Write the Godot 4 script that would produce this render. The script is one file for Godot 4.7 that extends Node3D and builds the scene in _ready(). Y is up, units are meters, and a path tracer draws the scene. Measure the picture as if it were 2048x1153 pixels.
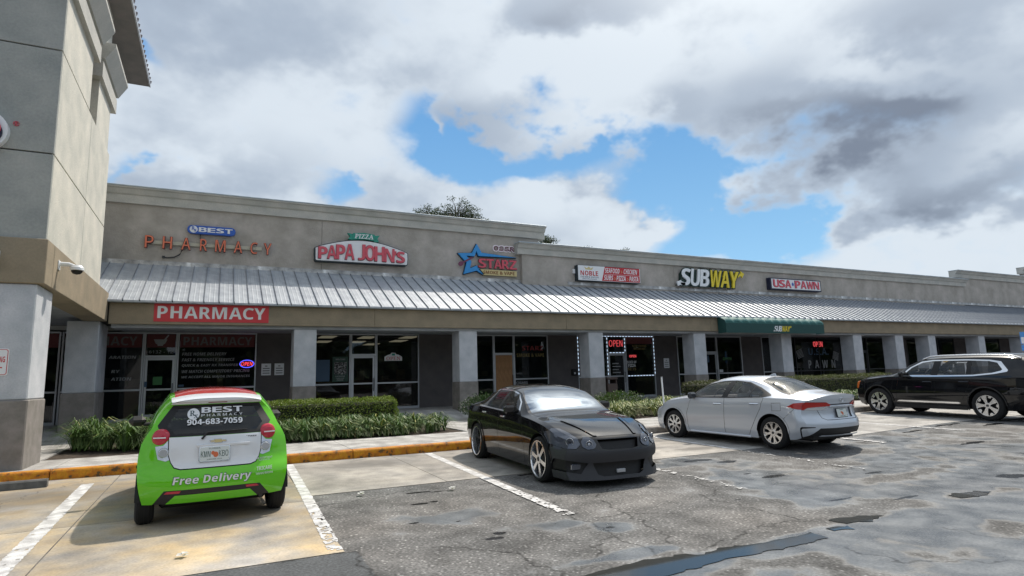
extends Node3D
# A strip mall seen from its parking lot on a day of broken cloud. y up, metres; the camera stands at x 0, z 0.

var rng := RandomNumberGenerator.new()
var taken := {}
var M := {}
var T := {}
var fonts := {}
var mean := {}
var face_k := 1.0
var face_z := 0.0
const SUN := Vector3(1.93, 3.47, -1.36)
const WALL := -23.5     # storefront and sign wall
const FRONT := -20.35   # canopy fascia
const FLOOR := 0.62     # covered walk


# ---------------------------------------------------------------- mesh builder
class MB:
	var v := PackedVector3Array()
	var n := PackedVector3Array()
	var t := PackedVector2Array()
	var xf := Transform3D()

	func vert(p: Vector3, nn: Vector3, uv := Vector2.ZERO) -> void:
		v.append(xf * p)
		n.append((xf.basis * nn).normalized())
		t.append(uv)

	func tri(a: Vector3, b: Vector3, c: Vector3, out := Vector3.ZERO) -> void:
		var nn := (c - a).cross(b - a)
		if nn.length_squared() < 1e-16:
			return
		nn = nn.normalized()
		if out != Vector3.ZERO and nn.dot(out) < 0.0:
			nn = -nn
			var k := b
			b = c
			c = k
		vert(a, nn)
		vert(b, nn)
		vert(c, nn)

	# a triangle whose corners carry normals of their own
	func tris(a: Vector3, b: Vector3, c: Vector3, na: Vector3, nb: Vector3, nc: Vector3, ua := Vector2.ZERO, ub := Vector2.ZERO, uc := Vector2.ZERO) -> void:
		var nn := (c - a).cross(b - a)
		if nn.length_squared() < 1e-18:
			return
		if nn.dot(na + nb + nc) < 0.0:
			vert(a, na, ua)
			vert(c, nc, uc)
			vert(b, nb, ub)
		else:
			vert(a, na, ua)
			vert(b, nb, ub)
			vert(c, nc, uc)

	func quad(a: Vector3, b: Vector3, c: Vector3, d: Vector3, out := Vector3.ZERO) -> void:
		tri(a, b, c, out)
		tri(a, c, d, out)

	# box given by two corners, edges chamfered by e
	func box(lo: Vector3, hi: Vector3, e := 0.0) -> void:
		var c := (lo + hi) / 2.0
		var h := (hi - lo).abs() / 2.0
		e = minf(e, minf(h.x, minf(h.y, h.z)) * 0.9)
		var ax := [Vector3.RIGHT, Vector3.UP, Vector3.BACK]
		for i in 3:
			var j := (i + 1) % 3
			var k := (i + 2) % 3
			for s in [-1.0, 1.0]:
				var o: Vector3 = c + ax[i] * h[i] * s
				var a: Vector3 = ax[j] * (h[j] - e)
				var b: Vector3 = ax[k] * (h[k] - e)
				quad(o - a - b, o + a - b, o + a + b, o - a + b, ax[i] * s)
		if e <= 0.0:
			return
		for i in 3:
			var j := (i + 1) % 3
			var k := (i + 2) % 3
			for s in [-1.0, 1.0]:
				for r in [-1.0, 1.0]:
					var p: Vector3 = c + ax[j] * h[j] * s + ax[k] * (h[k] - e) * r
					var q: Vector3 = c + ax[j] * (h[j] - e) * s + ax[k] * h[k] * r
					var w: Vector3 = ax[i] * (h[i] - e)
					quad(p - w, p + w, q + w, q - w, ax[j] * s + ax[k] * r)
		for s in [-1.0, 1.0]:
			for r in [-1.0, 1.0]:
				for q in [-1.0, 1.0]:
					var d := Vector3(s, r, q)
					tri(c + d * (h - Vector3(0, e, e)), c + d * (h - Vector3(e, 0, e)), c + d * (h - Vector3(e, e, 0)), d)

	# outline in x, y pushed from z0 to z1, front edge chamfered by e
	func prism(poly: PackedVector2Array, z0: float, z1: float, e := 0.0) -> void:
		var front := poly
		if e > 0.0:
			var r := Geometry2D.offset_polygon(poly, -e)
			if r.size() == 1 and r[0].size() == poly.size():
				# start the inset ring at the corner that lies nearest
				var at := 0
				for i in r[0].size():
					if r[0][i].distance_squared_to(poly[0]) < r[0][at].distance_squared_to(poly[0]):
						at = i
				front = r[0].slice(at)
				front.append_array(r[0].slice(0, at))
				if front.size() > 1 and front[1].distance_squared_to(poly[1]) > front[front.size() - 1].distance_squared_to(poly[1]):
					front = poly
					e = 0.0
			else:
				e = 0.0
		var ids := Geometry2D.triangulate_polygon(front)
		for i in range(0, ids.size(), 3):
			var a := front[ids[i]]
			var b := front[ids[i + 1]]
			var c := front[ids[i + 2]]
			tri(Vector3(a.x, a.y, z1), Vector3(b.x, b.y, z1), Vector3(c.x, c.y, z1), Vector3(0, 0, z1 - z0))
			if is_equal_approx(z0, z1):
				continue
			tri(Vector3(a.x, a.y, z0), Vector3(b.x, b.y, z0), Vector3(c.x, c.y, z0), Vector3(0, 0, z0 - z1))
		if is_equal_approx(z0, z1):
			return
		var cw := 1.0 if Geometry2D.is_polygon_clockwise(poly) else -1.0
		var zs := z1 - signf(z1 - z0) * e
		for i in poly.size():
			var j := (i + 1) % poly.size()
			var d := poly[j] - poly[i]
			var o := Vector3(-d.y, d.x, 0) * cw
			quad(Vector3(poly[i].x, poly[i].y, z0), Vector3(poly[j].x, poly[j].y, z0), Vector3(poly[j].x, poly[j].y, zs), Vector3(poly[i].x, poly[i].y, zs), o)
			if e > 0.0:
				quad(Vector3(poly[i].x, poly[i].y, zs), Vector3(poly[j].x, poly[j].y, zs), Vector3(front[j].x, front[j].y, z1), Vector3(front[i].x, front[i].y, z1), o + Vector3(0, 0, (z1 - z0)))

	# profile in (z, y) pushed along x: cornices, kerbs, trim
	func run(profile: PackedVector2Array, x0: float, x1: float, caps := true) -> void:
		var cw := 1.0 if Geometry2D.is_polygon_clockwise(profile) else -1.0
		for i in profile.size():
			var a := profile[i]
			var b := profile[(i + 1) % profile.size()]
			var d := b - a
			quad(Vector3(x0, a.y, a.x), Vector3(x1, a.y, a.x), Vector3(x1, b.y, b.x), Vector3(x0, b.y, b.x), Vector3(0, d.x, -d.y) * cw)
		if caps:
			var ids := Geometry2D.triangulate_polygon(profile)
			for i in range(0, ids.size(), 3):
				var a := profile[ids[i]]
				var b := profile[ids[i + 1]]
				var c := profile[ids[i + 2]]
				tri(Vector3(x0, a.y, a.x), Vector3(x0, b.y, b.x), Vector3(x0, c.y, c.x), Vector3.LEFT)
				tri(Vector3(x1, a.y, a.x), Vector3(x1, b.y, b.x), Vector3(x1, c.y, c.x), Vector3.RIGHT)

	func tube(path: Array, r0: float, r1: float, sides := 8, capped := true) -> void:
		var last := []
		for i in path.size():
			var d: Vector3 = (path[mini(i + 1, path.size() - 1)] - path[maxi(i - 1, 0)]).normalized()
			var a := d.cross(Vector3.UP if absf(d.y) < 0.9 else Vector3.RIGHT).normalized()
			var b := d.cross(a)
			var r := lerpf(r0, r1, float(i) / maxf(1.0, path.size() - 1))
			var ring := []
			for k in sides:
				var w := TAU * k / sides
				ring.append([path[i] + (a * cos(w) + b * sin(w)) * r, a * cos(w) + b * sin(w)])
			if i > 0:
				for k in sides:
					var p: Array = last[k]
					var q: Array = last[(k + 1) % sides]
					var s: Array = ring[(k + 1) % sides]
					var u: Array = ring[k]
					tris(p[0], q[0], s[0], p[1], q[1], s[1])
					tris(p[0], s[0], u[0], p[1], s[1], u[1])
			if capped and (i == 0 or i == path.size() - 1):
				for k in sides:
					tri(path[i], ring[k][0], ring[(k + 1) % sides][0], -d if i == 0 else d)
			last = ring

	# profile (radius, height) turned round the x axis
	func lathe(profile: Array, sides := 32, smooth := false) -> void:
		for i in profile.size() - 1:
			var p: Vector2 = profile[i]
			var q: Vector2 = profile[i + 1]
			var d := q - p
			var nn := Vector2(d.y, -d.x).normalized()
			for k in sides:
				var a := TAU * k / sides
				var b := TAU * (k + 1) / sides
				var ea := Vector3(0, cos(a), sin(a))
				var eb := Vector3(0, cos(b), sin(b))
				var P := func(w: Vector2, e: Vector3) -> Vector3: return e * w.x + Vector3(w.y, 0, 0)
				var na := ea * nn.x + Vector3(nn.y, 0, 0)
				var nb := eb * nn.x + Vector3(nn.y, 0, 0)
				tris(P.call(p, ea), P.call(q, ea), P.call(q, eb), na, na, nb)
				tris(P.call(p, ea), P.call(q, eb), P.call(p, eb), na, nb, nb)

	func mesh() -> ArrayMesh:
		var a := []
		a.resize(Mesh.ARRAY_MAX)
		a[Mesh.ARRAY_VERTEX] = v
		a[Mesh.ARRAY_NORMAL] = n
		a[Mesh.ARRAY_TEX_UV] = t
		var m := ArrayMesh.new()
		if v.size():
			m.add_surface_from_arrays(Mesh.PRIMITIVE_TRIANGLES, a)
		return m


func V(x: float, y: float, z: float) -> Vector3:
	return Vector3(x, y, z)


func poly(a: Array) -> PackedVector2Array:
	var p := PackedVector2Array()
	for i in range(0, a.size(), 2):
		p.append(Vector2(a[i], a[i + 1]))
	return p


func circle(cx: float, cy: float, rx: float, ry: float, k := 24) -> PackedVector2Array:
	var p := PackedVector2Array()
	for i in k:
		p.append(Vector2(cx + rx * cos(TAU * i / k), cy + ry * sin(TAU * i / k)))
	return p


# ---------------------------------------------------------------- scene tree
func numbered(called: String) -> String:
	var k: int = taken.get(called, 0)
	taken[called] = k + 1
	return called if k == 0 else "%s_%03d" % [called, k]


func tag(o: Node, label: String, category: String, group := "") -> Node:
	o.set_meta("label", label)
	o.set_meta("category", category)
	if group:
		o.set_meta("group", group)
	return o


func thing(called: String, label: String, category: String, at := Vector3.ZERO, turn := 0.0, group := "") -> Node3D:
	var o := Node3D.new()
	o.name = numbered(called)
	add_child(o)
	o.position = at
	o.rotation.y = turn
	tag(o, label, category, group)
	return o


func obj(called: String, shape, material: Material, parent: Node = self) -> MeshInstance3D:
	var o := MeshInstance3D.new()
	o.mesh = shape.mesh() if shape is MB else shape
	o.material_override = material
	if parent == self:
		o.name = numbered(called)
		add_child(o)
	else:
		o.name = called
		parent.add_child(o, true)
	return o


func part(called: String, parent: Node) -> Node3D:
	var o := Node3D.new()
	o.name = called
	parent.add_child(o, true)
	return o


func struct(called: String, shape, material: Material) -> MeshInstance3D:
	var o := obj(called, shape, material)
	o.set_meta("kind", "structure")
	return o


func bx(called: String, lo: Vector3, hi: Vector3, material: Material, parent: Node = self, e := 0.0) -> MeshInstance3D:
	var b := MB.new()
	b.box(lo, hi, e)
	return obj(called, b, material, parent)


# ---------------------------------------------------------------- materials
func mat(key: String, c: Color, rough := 0.8, metal := 0.0) -> StandardMaterial3D:
	var m := StandardMaterial3D.new()
	m.resource_name = key
	m.albedo_color = c.linear_to_srgb()
	m.roughness = rough
	m.metallic = metal
	M[key] = m
	return m


func glass(key: String, c: Color, alpha: float) -> StandardMaterial3D:
	var m := mat(key, c, 0.02)
	m.transparency = BaseMaterial3D.TRANSPARENCY_ALPHA
	m.albedo_color.a = alpha
	return m


func noise(sd: int, freq: float, oct := 4, kind := FastNoiseLite.TYPE_SIMPLEX_SMOOTH) -> FastNoiseLite:
	var f := FastNoiseLite.new()
	f.seed = sd
	f.noise_type = kind
	f.frequency = freq
	f.fractal_octaves = oct
	f.fractal_type = FastNoiseLite.FRACTAL_FBM if oct > 1 else FastNoiseLite.FRACTAL_NONE
	return f


# A grey tile made of a coarse and a fine pattern: value 1 - a * coarse - b * fine - c * speckle
func grain(size: int, sd: int, fc: float, ff: float, a: float, b: float, tint_lo := Color.WHITE, tint_hi := Color.WHITE) -> ImageTexture:
	var i1 := noise(sd, fc, 4).get_seamless_image(size, size)
	var i2 := noise(sd + 7, ff, 3).get_seamless_image(size, size)
	i1.convert(Image.FORMAT_L8)
	i2.convert(Image.FORMAT_L8)
	var d1 := i1.get_data()
	var d2 := i2.get_data()
	var o := PackedByteArray()
	o.resize(size * size * 3)
	var sum := 0.0
	for k in size * size:
		var p := d1[k] / 255.0
		var q := 1.0 - a * p - b * (d2[k] / 255.0)
		sum += pow(maxf(q, 0.0), 2.2)
		var tc := tint_lo.lerp(tint_hi, p)
		o[3 * k] = int(clampf(q * tc.r, 0, 1) * 255)
		o[3 * k + 1] = int(clampf(q * tc.g, 0, 1) * 255)
		o[3 * k + 2] = int(clampf(q * tc.b, 0, 1) * 255)
	var tex := ImageTexture.create_from_image(Image.create_from_data(size, size, false, Image.FORMAT_RGB8, o))
	mean[tex] = sum / (size * size)
	return tex


func bumps(size: int, sd: int, freq: float, strength: float, oct := 3) -> ImageTexture:
	var i := noise(sd, freq, oct).get_seamless_image(size, size)
	i.convert(Image.FORMAT_RGBA8)
	i.bump_map_to_normal_map(strength)
	return ImageTexture.create_from_image(i)


func world_tile(m: StandardMaterial3D, tex: Texture2D, metres: float, normal: Texture2D = null, ns := 1.0) -> StandardMaterial3D:
	m.uv1_triplanar = true
	m.uv1_world_triplanar = true
	m.uv1_scale = Vector3.ONE / metres
	if tex:
		m.albedo_texture = tex
		# the colour asked for is the mean of the textured surface
		var c := m.albedo_color.srgb_to_linear()
		var k: float = 1.0 / mean.get(tex, 1.0)
		m.albedo_color = Color(minf(c.r * k, 0.95), minf(c.g * k, 0.95), minf(c.b * k, 0.95)).linear_to_srgb()
	if normal:
		m.normal_enabled = true
		m.normal_texture = normal
		m.normal_scale = ns
	return m


func glow(key: String, c: Color, energy: float) -> StandardMaterial3D:
	var m := mat(key, Color(c.r * 0.5, c.g * 0.5, c.b * 0.5), 0.4)
	m.emission_enabled = true
	m.emission = c.linear_to_srgb()
	m.emission_energy_multiplier = energy
	return m


func make_materials() -> void:
	T.stucco = grain(512, 11, 0.006, 0.09, 0.09, 0.07, Color(1, 1, 1), Color(0.95, 0.97, 0.98))
	T.mould = grain(512, 17, 0.008, 0.05, 0.13, 0.05, Color(1, 1, 1), Color(0.97, 0.98, 0.96))
	T.stucco_n = bumps(512, 13, 0.13, 3.0)
	T.concrete = grain(512, 23, 0.007, 0.12, 0.22, 0.2, Color(1, 1, 1), Color(0.93, 0.92, 0.92))
	T.rusty = grain(512, 29, 0.006, 0.12, 0.34, 0.2, Color(1.0, 1.0, 1.0), Color(1.0, 0.86, 0.66))
	T.concrete_n = bumps(512, 31, 0.16, 2.5)
	T.metal = grain(256, 37, 0.012, 0.2, 0.16, 0.06, Color(1, 1, 1), Color(0.96, 0.97, 1.0))
	T.leaf = grain(128, 41, 0.03, 0.1, 0.3, 0.2)
	# painted stucco
	world_tile(mat("wall_taupe", Color(0.42, 0.385, 0.36), 0.93), T.mould, 5.0, T.stucco_n, 0.18)
	world_tile(mat("wall_cream", Color(0.6, 0.575, 0.51), 0.93), T.stucco, 3.0, T.stucco_n, 0.18)
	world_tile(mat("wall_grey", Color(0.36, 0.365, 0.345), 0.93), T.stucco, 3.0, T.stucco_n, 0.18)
	world_tile(mat("roof_dark", Color(0.16, 0.14, 0.15), 0.7), T.stucco, 1.5)
	world_tile(mat("poster_green", Color(0.03, 0.07, 0.05), 0.5), T.stucco, 1.0)
	world_tile(mat("poster_food", Color(0.42, 0.22, 0.15), 0.5), grain(256, 47, 0.02, 0.06, 0.9, 0.3), 0.5)
	world_tile(mat("trim_cream", Color(0.5, 0.485, 0.45), 0.85), T.stucco, 3.0, T.stucco_n, 0.25)
	world_tile(mat("coping", Color(0.46, 0.52, 0.55), 0.5, 0.3), T.metal, 1.5)
	world_tile(mat("fascia_tan", Color(0.3, 0.245, 0.175), 0.92), T.stucco, 2.6, T.stucco_n, 0.2)
	world_tile(mat("column_grey", Color(0.52, 0.53, 0.565), 0.93), T.stucco, 2.0, T.stucco_n, 0.25)
	world_tile(mat("column_base", Color(0.235, 0.215, 0.205), 0.93), T.mould, 1.6, T.stucco_n, 0.3)
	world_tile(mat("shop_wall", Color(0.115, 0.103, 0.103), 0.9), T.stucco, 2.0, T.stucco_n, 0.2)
	world_tile(mat("soffit", Color(0.36, 0.37, 0.39), 0.9), T.stucco, 2.0)
	world_tile(mat("roof_metal", Color(0.43, 0.46, 0.49), 0.45, 0.2), T.metal, 1.3)
	world_tile(mat("seam_metal", Color(0.24, 0.26, 0.29), 0.5, 0.2), T.metal, 1.3)  # darker than the pans: dirt and shadow along the seams put into the colour
	world_tile(mat("flashing", Color(0.52, 0.56, 0.62), 0.4, 0.4), grain(256, 43, 0.012, 0.16, 0.45, 0.1), 2.3)
	world_tile(mat("sidewalk", Color(0.42, 0.415, 0.4), 0.92), T.concrete, 2.2, T.concrete_n, 0.6)
	world_tile(mat("slab_tan", Color(0.42, 0.36, 0.28), 0.9), T.rusty, 2.7, T.concrete_n, 0.6)
	world_tile(mat("slab_grey", Color(0.38, 0.37, 0.35), 0.9), T.concrete, 3.1, T.concrete_n, 0.6)
	world_tile(mat("kerb_plain", Color(0.33, 0.31, 0.29), 0.95), T.concrete, 1.1, T.concrete_n, 0.8)
	mat("joint", Color(0.045, 0.042, 0.038), 1.0)
	mat("frame_alu", Color(0.47, 0.49, 0.52), 0.38, 0.6)
	mat("frame_dark", Color(0.05, 0.052, 0.058), 0.45, 0.4)
	glass("shop_glass", Color(0.008, 0.011, 0.012), 0.45)
	mat("room_dark", Color(0.07, 0.068, 0.066), 0.9)
	mat("room_floor", Color(0.16, 0.145, 0.13), 0.6)
	mat("room_ceiling", Color(0.3, 0.3, 0.29), 0.9)
	mat("black", Color(0.012, 0.012, 0.013), 0.5)
	mat("black_rubber", Color(0.018, 0.018, 0.019), 0.85)
	mat("white", Color(0.74, 0.75, 0.77), 0.45)
	mat("white_plastic", Color(0.76, 0.78, 0.8), 0.3)
	mat("chrome", Color(0.75, 0.76, 0.78), 0.12, 1.0)
	mat("red_vinyl", Color(0.58, 0.055, 0.065), 0.5)
	mat("print_red", Color(0.5, 0.035, 0.045), 0.5)
	mat("print_white", Color(0.76, 0.78, 0.8), 0.5)
	mat("green_dark", Color(0.012, 0.06, 0.055), 0.6)
	for m in M.values():
		if m.transparency == 0 and m.metallic == 0.0:
			m.metallic_specular = 0.4


func font(kind: String) -> SystemFont:
	if not fonts.has(kind):
		var f := SystemFont.new()
		f.font_names = PackedStringArray([{"sans": "Droid Sans", "bold": "Droid Sans", "serif": "Droid Serif", "serifbold": "Droid Serif", "mono": "Droid Sans Mono"}[kind]])
		f.font_weight = 700 if kind.ends_with("bold") else 400
		fonts[kind] = f
	return fonts[kind]


# Lettering stretched to w by h metres, its lower left corner at the origin of the returned node; slant shears it.
func lettering(called: String, words: String, w: float, h: float, depth: float, kind: String, m: Material, parent: Node, at: Vector3, basis := Basis(), slant := 0.0, curve := 0.6) -> MeshInstance3D:
	var tm := TextMesh.new()
	tm.font = font(kind)
	tm.text = words
	tm.font_size = 48
	tm.pixel_size = 0.01
	tm.depth = 0.1
	tm.curve_step = curve
	var box := tm.get_aabb()
	var arr := tm.surface_get_arrays(0)
	var vs: PackedVector3Array = arr[Mesh.ARRAY_VERTEX]
	var sx := w / maxf(box.size.x, 0.001)
	var sy := h / maxf(box.size.y, 0.001)
	var sz := depth / 0.1
	for i in vs.size():
		var p := vs[i] - box.position
		vs[i] = Vector3(p.x * sx + p.y * sy * slant, p.y * sy, p.z * sz)
	arr[Mesh.ARRAY_VERTEX] = vs
	var am := ArrayMesh.new()
	am.add_surface_from_arrays(Mesh.PRIMITIVE_TRIANGLES, arr)
	var o := obj(called, am, m, parent)
	o.transform = Transform3D(basis, at)
	return o


func g(x: float, z: float) -> float:
	return -0.015 * clampf(z, -40.0, 20.0) + 0.14 * smoothstep(9.0, 18.0, x)


func walk_y(x: float, z: float) -> float:
	return lerpf(g(x, -12.45) + 0.17, FLOOR, smoothstep(-19.3, -20.9, z))


# kerb line: the lot side of the kerb
func kerb_z(x: float) -> float:
	return lerpf(-12.88, -12.47, smoothstep(-0.9, 1.0, x))


# ---------------------------------------------------------------- sky
func blob(az: float, el: float, a: Array, k: float) -> float:
	var dx: float = (az - a[0]) / (a[2] * k)
	var dy: float = (el - a[1]) / (a[3] * k)
	return exp(-0.5 * (dx * dx + dy * dy))


func make_sky() -> ImageTexture:
	var w := 4096
	var h := 2048
	var o := PackedFloat32Array()
	o.resize(w * h * 3)
	var nb := noise(5, 0.85, 5)
	var nd := noise(9, 2.6, 6)
	nd.fractal_gain = 0.58
	var ns := noise(21, 1.1, 4)
	var blue := [[19.1, 22.8, 3.4, 2.8, 1.0], [23.8, 20.8, 3.4, 2.8, 1.0], [11.0, 17.3, 2.8, 0.9, 0.8], [-5.2, 27.9, 2.2, 1.7, 0.7], [40.0, 17.0, 5.0, 2.4, 1.0], [46.4, 12.9, 5.0, 2.1, 0.9], [32.0, 20.4, 3.2, 1.5, 0.8], [50.2, 10.2, 4.6, 1.2, 0.7], [43.1, 10.6, 4.0, 1.3, 0.9], [-7.6, 16.9, 1.2, 0.6, 0.5], [28.0, 18.5, 2.5, 1.2, 0.6]]
	var puff := [[31.3, 16.4, 4.4, 1.7, 1.6], [37.6, 12.6, 2.7, 1.1, 1.7], [19.9, 23.7, 0.8, 1.2, 1.0], [15.7, 16.6, 2.8, 0.9, 1.4], [29.7, 13.7, 2.6, 0.5, 1.0]]
	var dark := [[56.7, 18.6, 6.4, 2.6, 1.0], [60.0, 20.0, 4.0, 1.6, 0.4], [41.8, 23.8, 2.6, 2.4, 0.4], [63.1, 12.7, 5.1, 1.8, 0.7], [33.6, 33.5, 5.1, 1.7, 0.5], [63.5, 27.3, 5.1, 1.9, 0.4], [6.2, 31.5, 7.4, 3.4, 0.22], [1.4, 18.9, 6.4, 2.6, 0.28], [50.6, 22.8, 3.6, 2.2, 0.45], [24.6, 24.9, 3.0, 1.6, 0.3]]
	var lit := [[38.4, 28.6, 6.0, 2.1, 0.6], [28.3, 28.4, 2.6, 2.2, 0.5], [10.9, 23.0, 6.0, 3.0, 0.35], [57.7, 24.3, 4.0, 1.2, 0.3], [48.5, 12.8, 3.6, 1.4, 0.5], [60.4, 9.4, 6.4, 1.8, 0.5], [47.4, 17.2, 1.8, 2.0, 0.5], [31.0, 16.5, 4.4, 1.6, 0.6], [37.6, 12.7, 3.0, 1.2, 0.6], [66.5, 16.0, 3.0, 1.8, 0.4]]
	var sun := SUN.normalized()
	for y in h / 2:
		var el := (0.5 - (y + 0.5) / h) * 180.0
		var ce := cos(deg_to_rad(el))
		var se := sin(deg_to_rad(el))
		var k := pow(1.0 - se, 3.2)
		var clear := Vector3(0.085, 0.27, 0.6).lerp(Vector3(0.34, 0.62, 0.88), clampf(k * 1.5, 0, 1))
		for x in w:
			var az := fposmod((x + 0.5) / w * 360.0 + 180.0, 360.0) - 180.0
			var a := deg_to_rad(az)
			var d := Vector3(ce * sin(a), se, -ce * cos(a))
			var p := d / (se * 0.6 + 0.34)
			p.y = se * 1.6
			var n1 := nb.get_noise_3dv(p)
			var n2 := nd.get_noise_3dv(p * 1.15)
			var n3 := ns.get_noise_3dv(p * 1.1 + Vector3(3, 7, 1))
			var cover := 0.74 + n1 * 0.75 + n2 * 0.42
			var shade := 0.22 + n3 * 0.4 + n2 * 0.22
			# the clouds that stand over the mall
			if az > -40.0 and az < 92.0 and el < 52.0:
				var f := smoothstep(-40.0, -22.0, az) * smoothstep(92.0, 76.0, az) * smoothstep(52.0, 39.0, el)
				var c := 0.9 + n1 * 0.26 + n2 * 0.5
				var s := 0.22 + n3 * 0.22 + n2 * 0.3
				for b in blue:
					if absf(az - b[0]) < 3.0 * b[2] + 4.0:
						c -= 1.0 * b[4] * blob(az + n1 * 4.0 + n2 * 5.0, el + n2 * 3.6 + n1 * 1.5, b, 0.84)
				for b in puff:
					if absf(az - b[0]) < 3.0 * b[2] + 4.0:
						c += 0.8 * b[4] * blob(az + n2 * 5.0, el + n2 * 3.0, b, 0.9)
				for b in dark:
					if absf(az - b[0]) < 3.0 * b[2] + 4.0:
						s += 0.8 * b[4] * blob(az + n3 * 5.0 + n2 * 6.0, el + n2 * 3.6 + n1 * 2.0, b, 0.95)
				for b in lit:
					if absf(az - b[0]) < 3.0 * b[2] + 4.0:
						s -= 0.45 * b[4] * blob(az + n2 * 5.0, el + n2 * 3.4, b, 0.9)
				cover = lerpf(cover, c, f)
				shade = lerpf(shade, s, f)
			cover = smoothstep(0.17, 0.78, cover)
			shade = clampf(shade, 0.0, 1.0)
			var cl := Vector3(0.66, 0.725, 0.79).lerp(Vector3(0.39, 0.455, 0.545), smoothstep(0.05, 0.5, shade)).lerp(Vector3(0.19, 0.225, 0.29), smoothstep(0.45, 1.0, shade))
			# thin cloud round the sun shines through
			var off := d.angle_to(sun)
			if off < 0.7:
				var gl := 12.0 * exp(-pow(off / 0.15, 2)) + 2.2 * exp(-pow(off / 0.27, 2))
				cl += Vector3(1.0, 0.93, 0.8) * gl * 0.8
			var q := clear.lerp(cl, cover * 0.97)
			var at := 3 * (y * w + x)
			o[at] = q.x
			o[at + 1] = q.y
			o[at + 2] = q.z
	for i in range(w * h / 2, w * h):
		o[3 * i] = 0.2
		o[3 * i + 1] = 0.2
		o[3 * i + 2] = 0.19
	return ImageTexture.create_from_image(Image.create_from_data(w, h, false, Image.FORMAT_RGBF, o.to_byte_array()))


func make_light() -> void:
	var cam := Camera3D.new()
	cam.name = "camera"
	add_child(cam)
	cam.position = Vector3(0, 1.7, 0)
	cam.rotation_order = EULER_ORDER_YXZ
	cam.rotation_degrees = Vector3(8.472, -26.359, -1.577)
	cam.fov = 51.18
	cam.near = 0.1
	cam.far = 1500.0
	cam.current = true
	var sun := DirectionalLight3D.new()
	sun.name = "sun"
	add_child(sun)
	sun.look_at_from_position(SUN.normalized() * 60.0, Vector3.ZERO, Vector3.UP)
	sun.light_color = Color(1.0, 0.96, 0.9)
	sun.light_energy = 1.1
	sun.light_angular_distance = 1.0
	sun.shadow_enabled = true
	var we := WorldEnvironment.new()
	we.name = "world"
	var e := Environment.new()
	e.background_mode = Environment.BG_SKY
	var sk := Sky.new()
	var pm := PanoramaSkyMaterial.new()
	pm.panorama = make_sky()
	sk.sky_material = pm
	e.sky = sk
	e.background_energy_multiplier = 1.0
	e.tonemap_mode = Environment.TONE_MAPPER_LINEAR
	e.tonemap_exposure = 1.12
	e.sdfgi_enabled = true
	e.ssao_enabled = true
	e.ssil_enabled = true
	we.environment = e
	add_child(we)


func _ready() -> void:
	rng.seed = 20240611
	make_light()
	print("sky ", Time.get_ticks_msec())
	make_materials()
	print("materials ", Time.get_ticks_msec())
	make_ground()
	print("ground ", Time.get_ticks_msec())
	make_mall()
	make_corner_building()
	print("buildings ", Time.get_ticks_msec())
	make_signs()
	print("signs ", Time.get_ticks_msec())
	make_cars()
	print("cars ", Time.get_ticks_msec())
	make_plants()
	make_small_things()
	print("done ", Time.get_ticks_msec())


# ---------------------------------------------------------------- ground
func line_on(d: PackedByteArray, w: int, h: int, pts: Array, x0: float, z0: float, s: float, wide: float, val: float, ch: int, sd: int) -> void:
	# draws a crack: a jittered polyline that darkens what it crosses
	var r := RandomNumberGenerator.new()
	r.seed = sd
	var wob := noise(sd, 1.6, 3)
	for i in pts.size() - 1:
		var a: Vector2 = pts[i]
		var b: Vector2 = pts[i + 1]
		var steps := int(a.distance_to(b) * s * 1.5) + 1
		for k in steps:
			var p := a.lerp(b, float(k) / steps)
			var off := wob.get_noise_2dv(p * 1.3) * 0.16
			var n := (b - a).orthogonal().normalized()
			p += n * off
			var px := (p.x - x0) * s
			var py := (p.y - z0) * s
			var ww := wide * (0.5 + r.randf())
			for dy in range(-2, 3):
				for dx in range(-2, 3):
					var X := int(px) + dx
					var Y := int(py) + dy
					if X < 0 or Y < 0 or X >= w or Y >= h or dx * dx + dy * dy > ww * ww:
						continue
					for c in ch:
						var at := ch * (Y * w + X) + c
						d[at] = int(d[at] * val)


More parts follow.
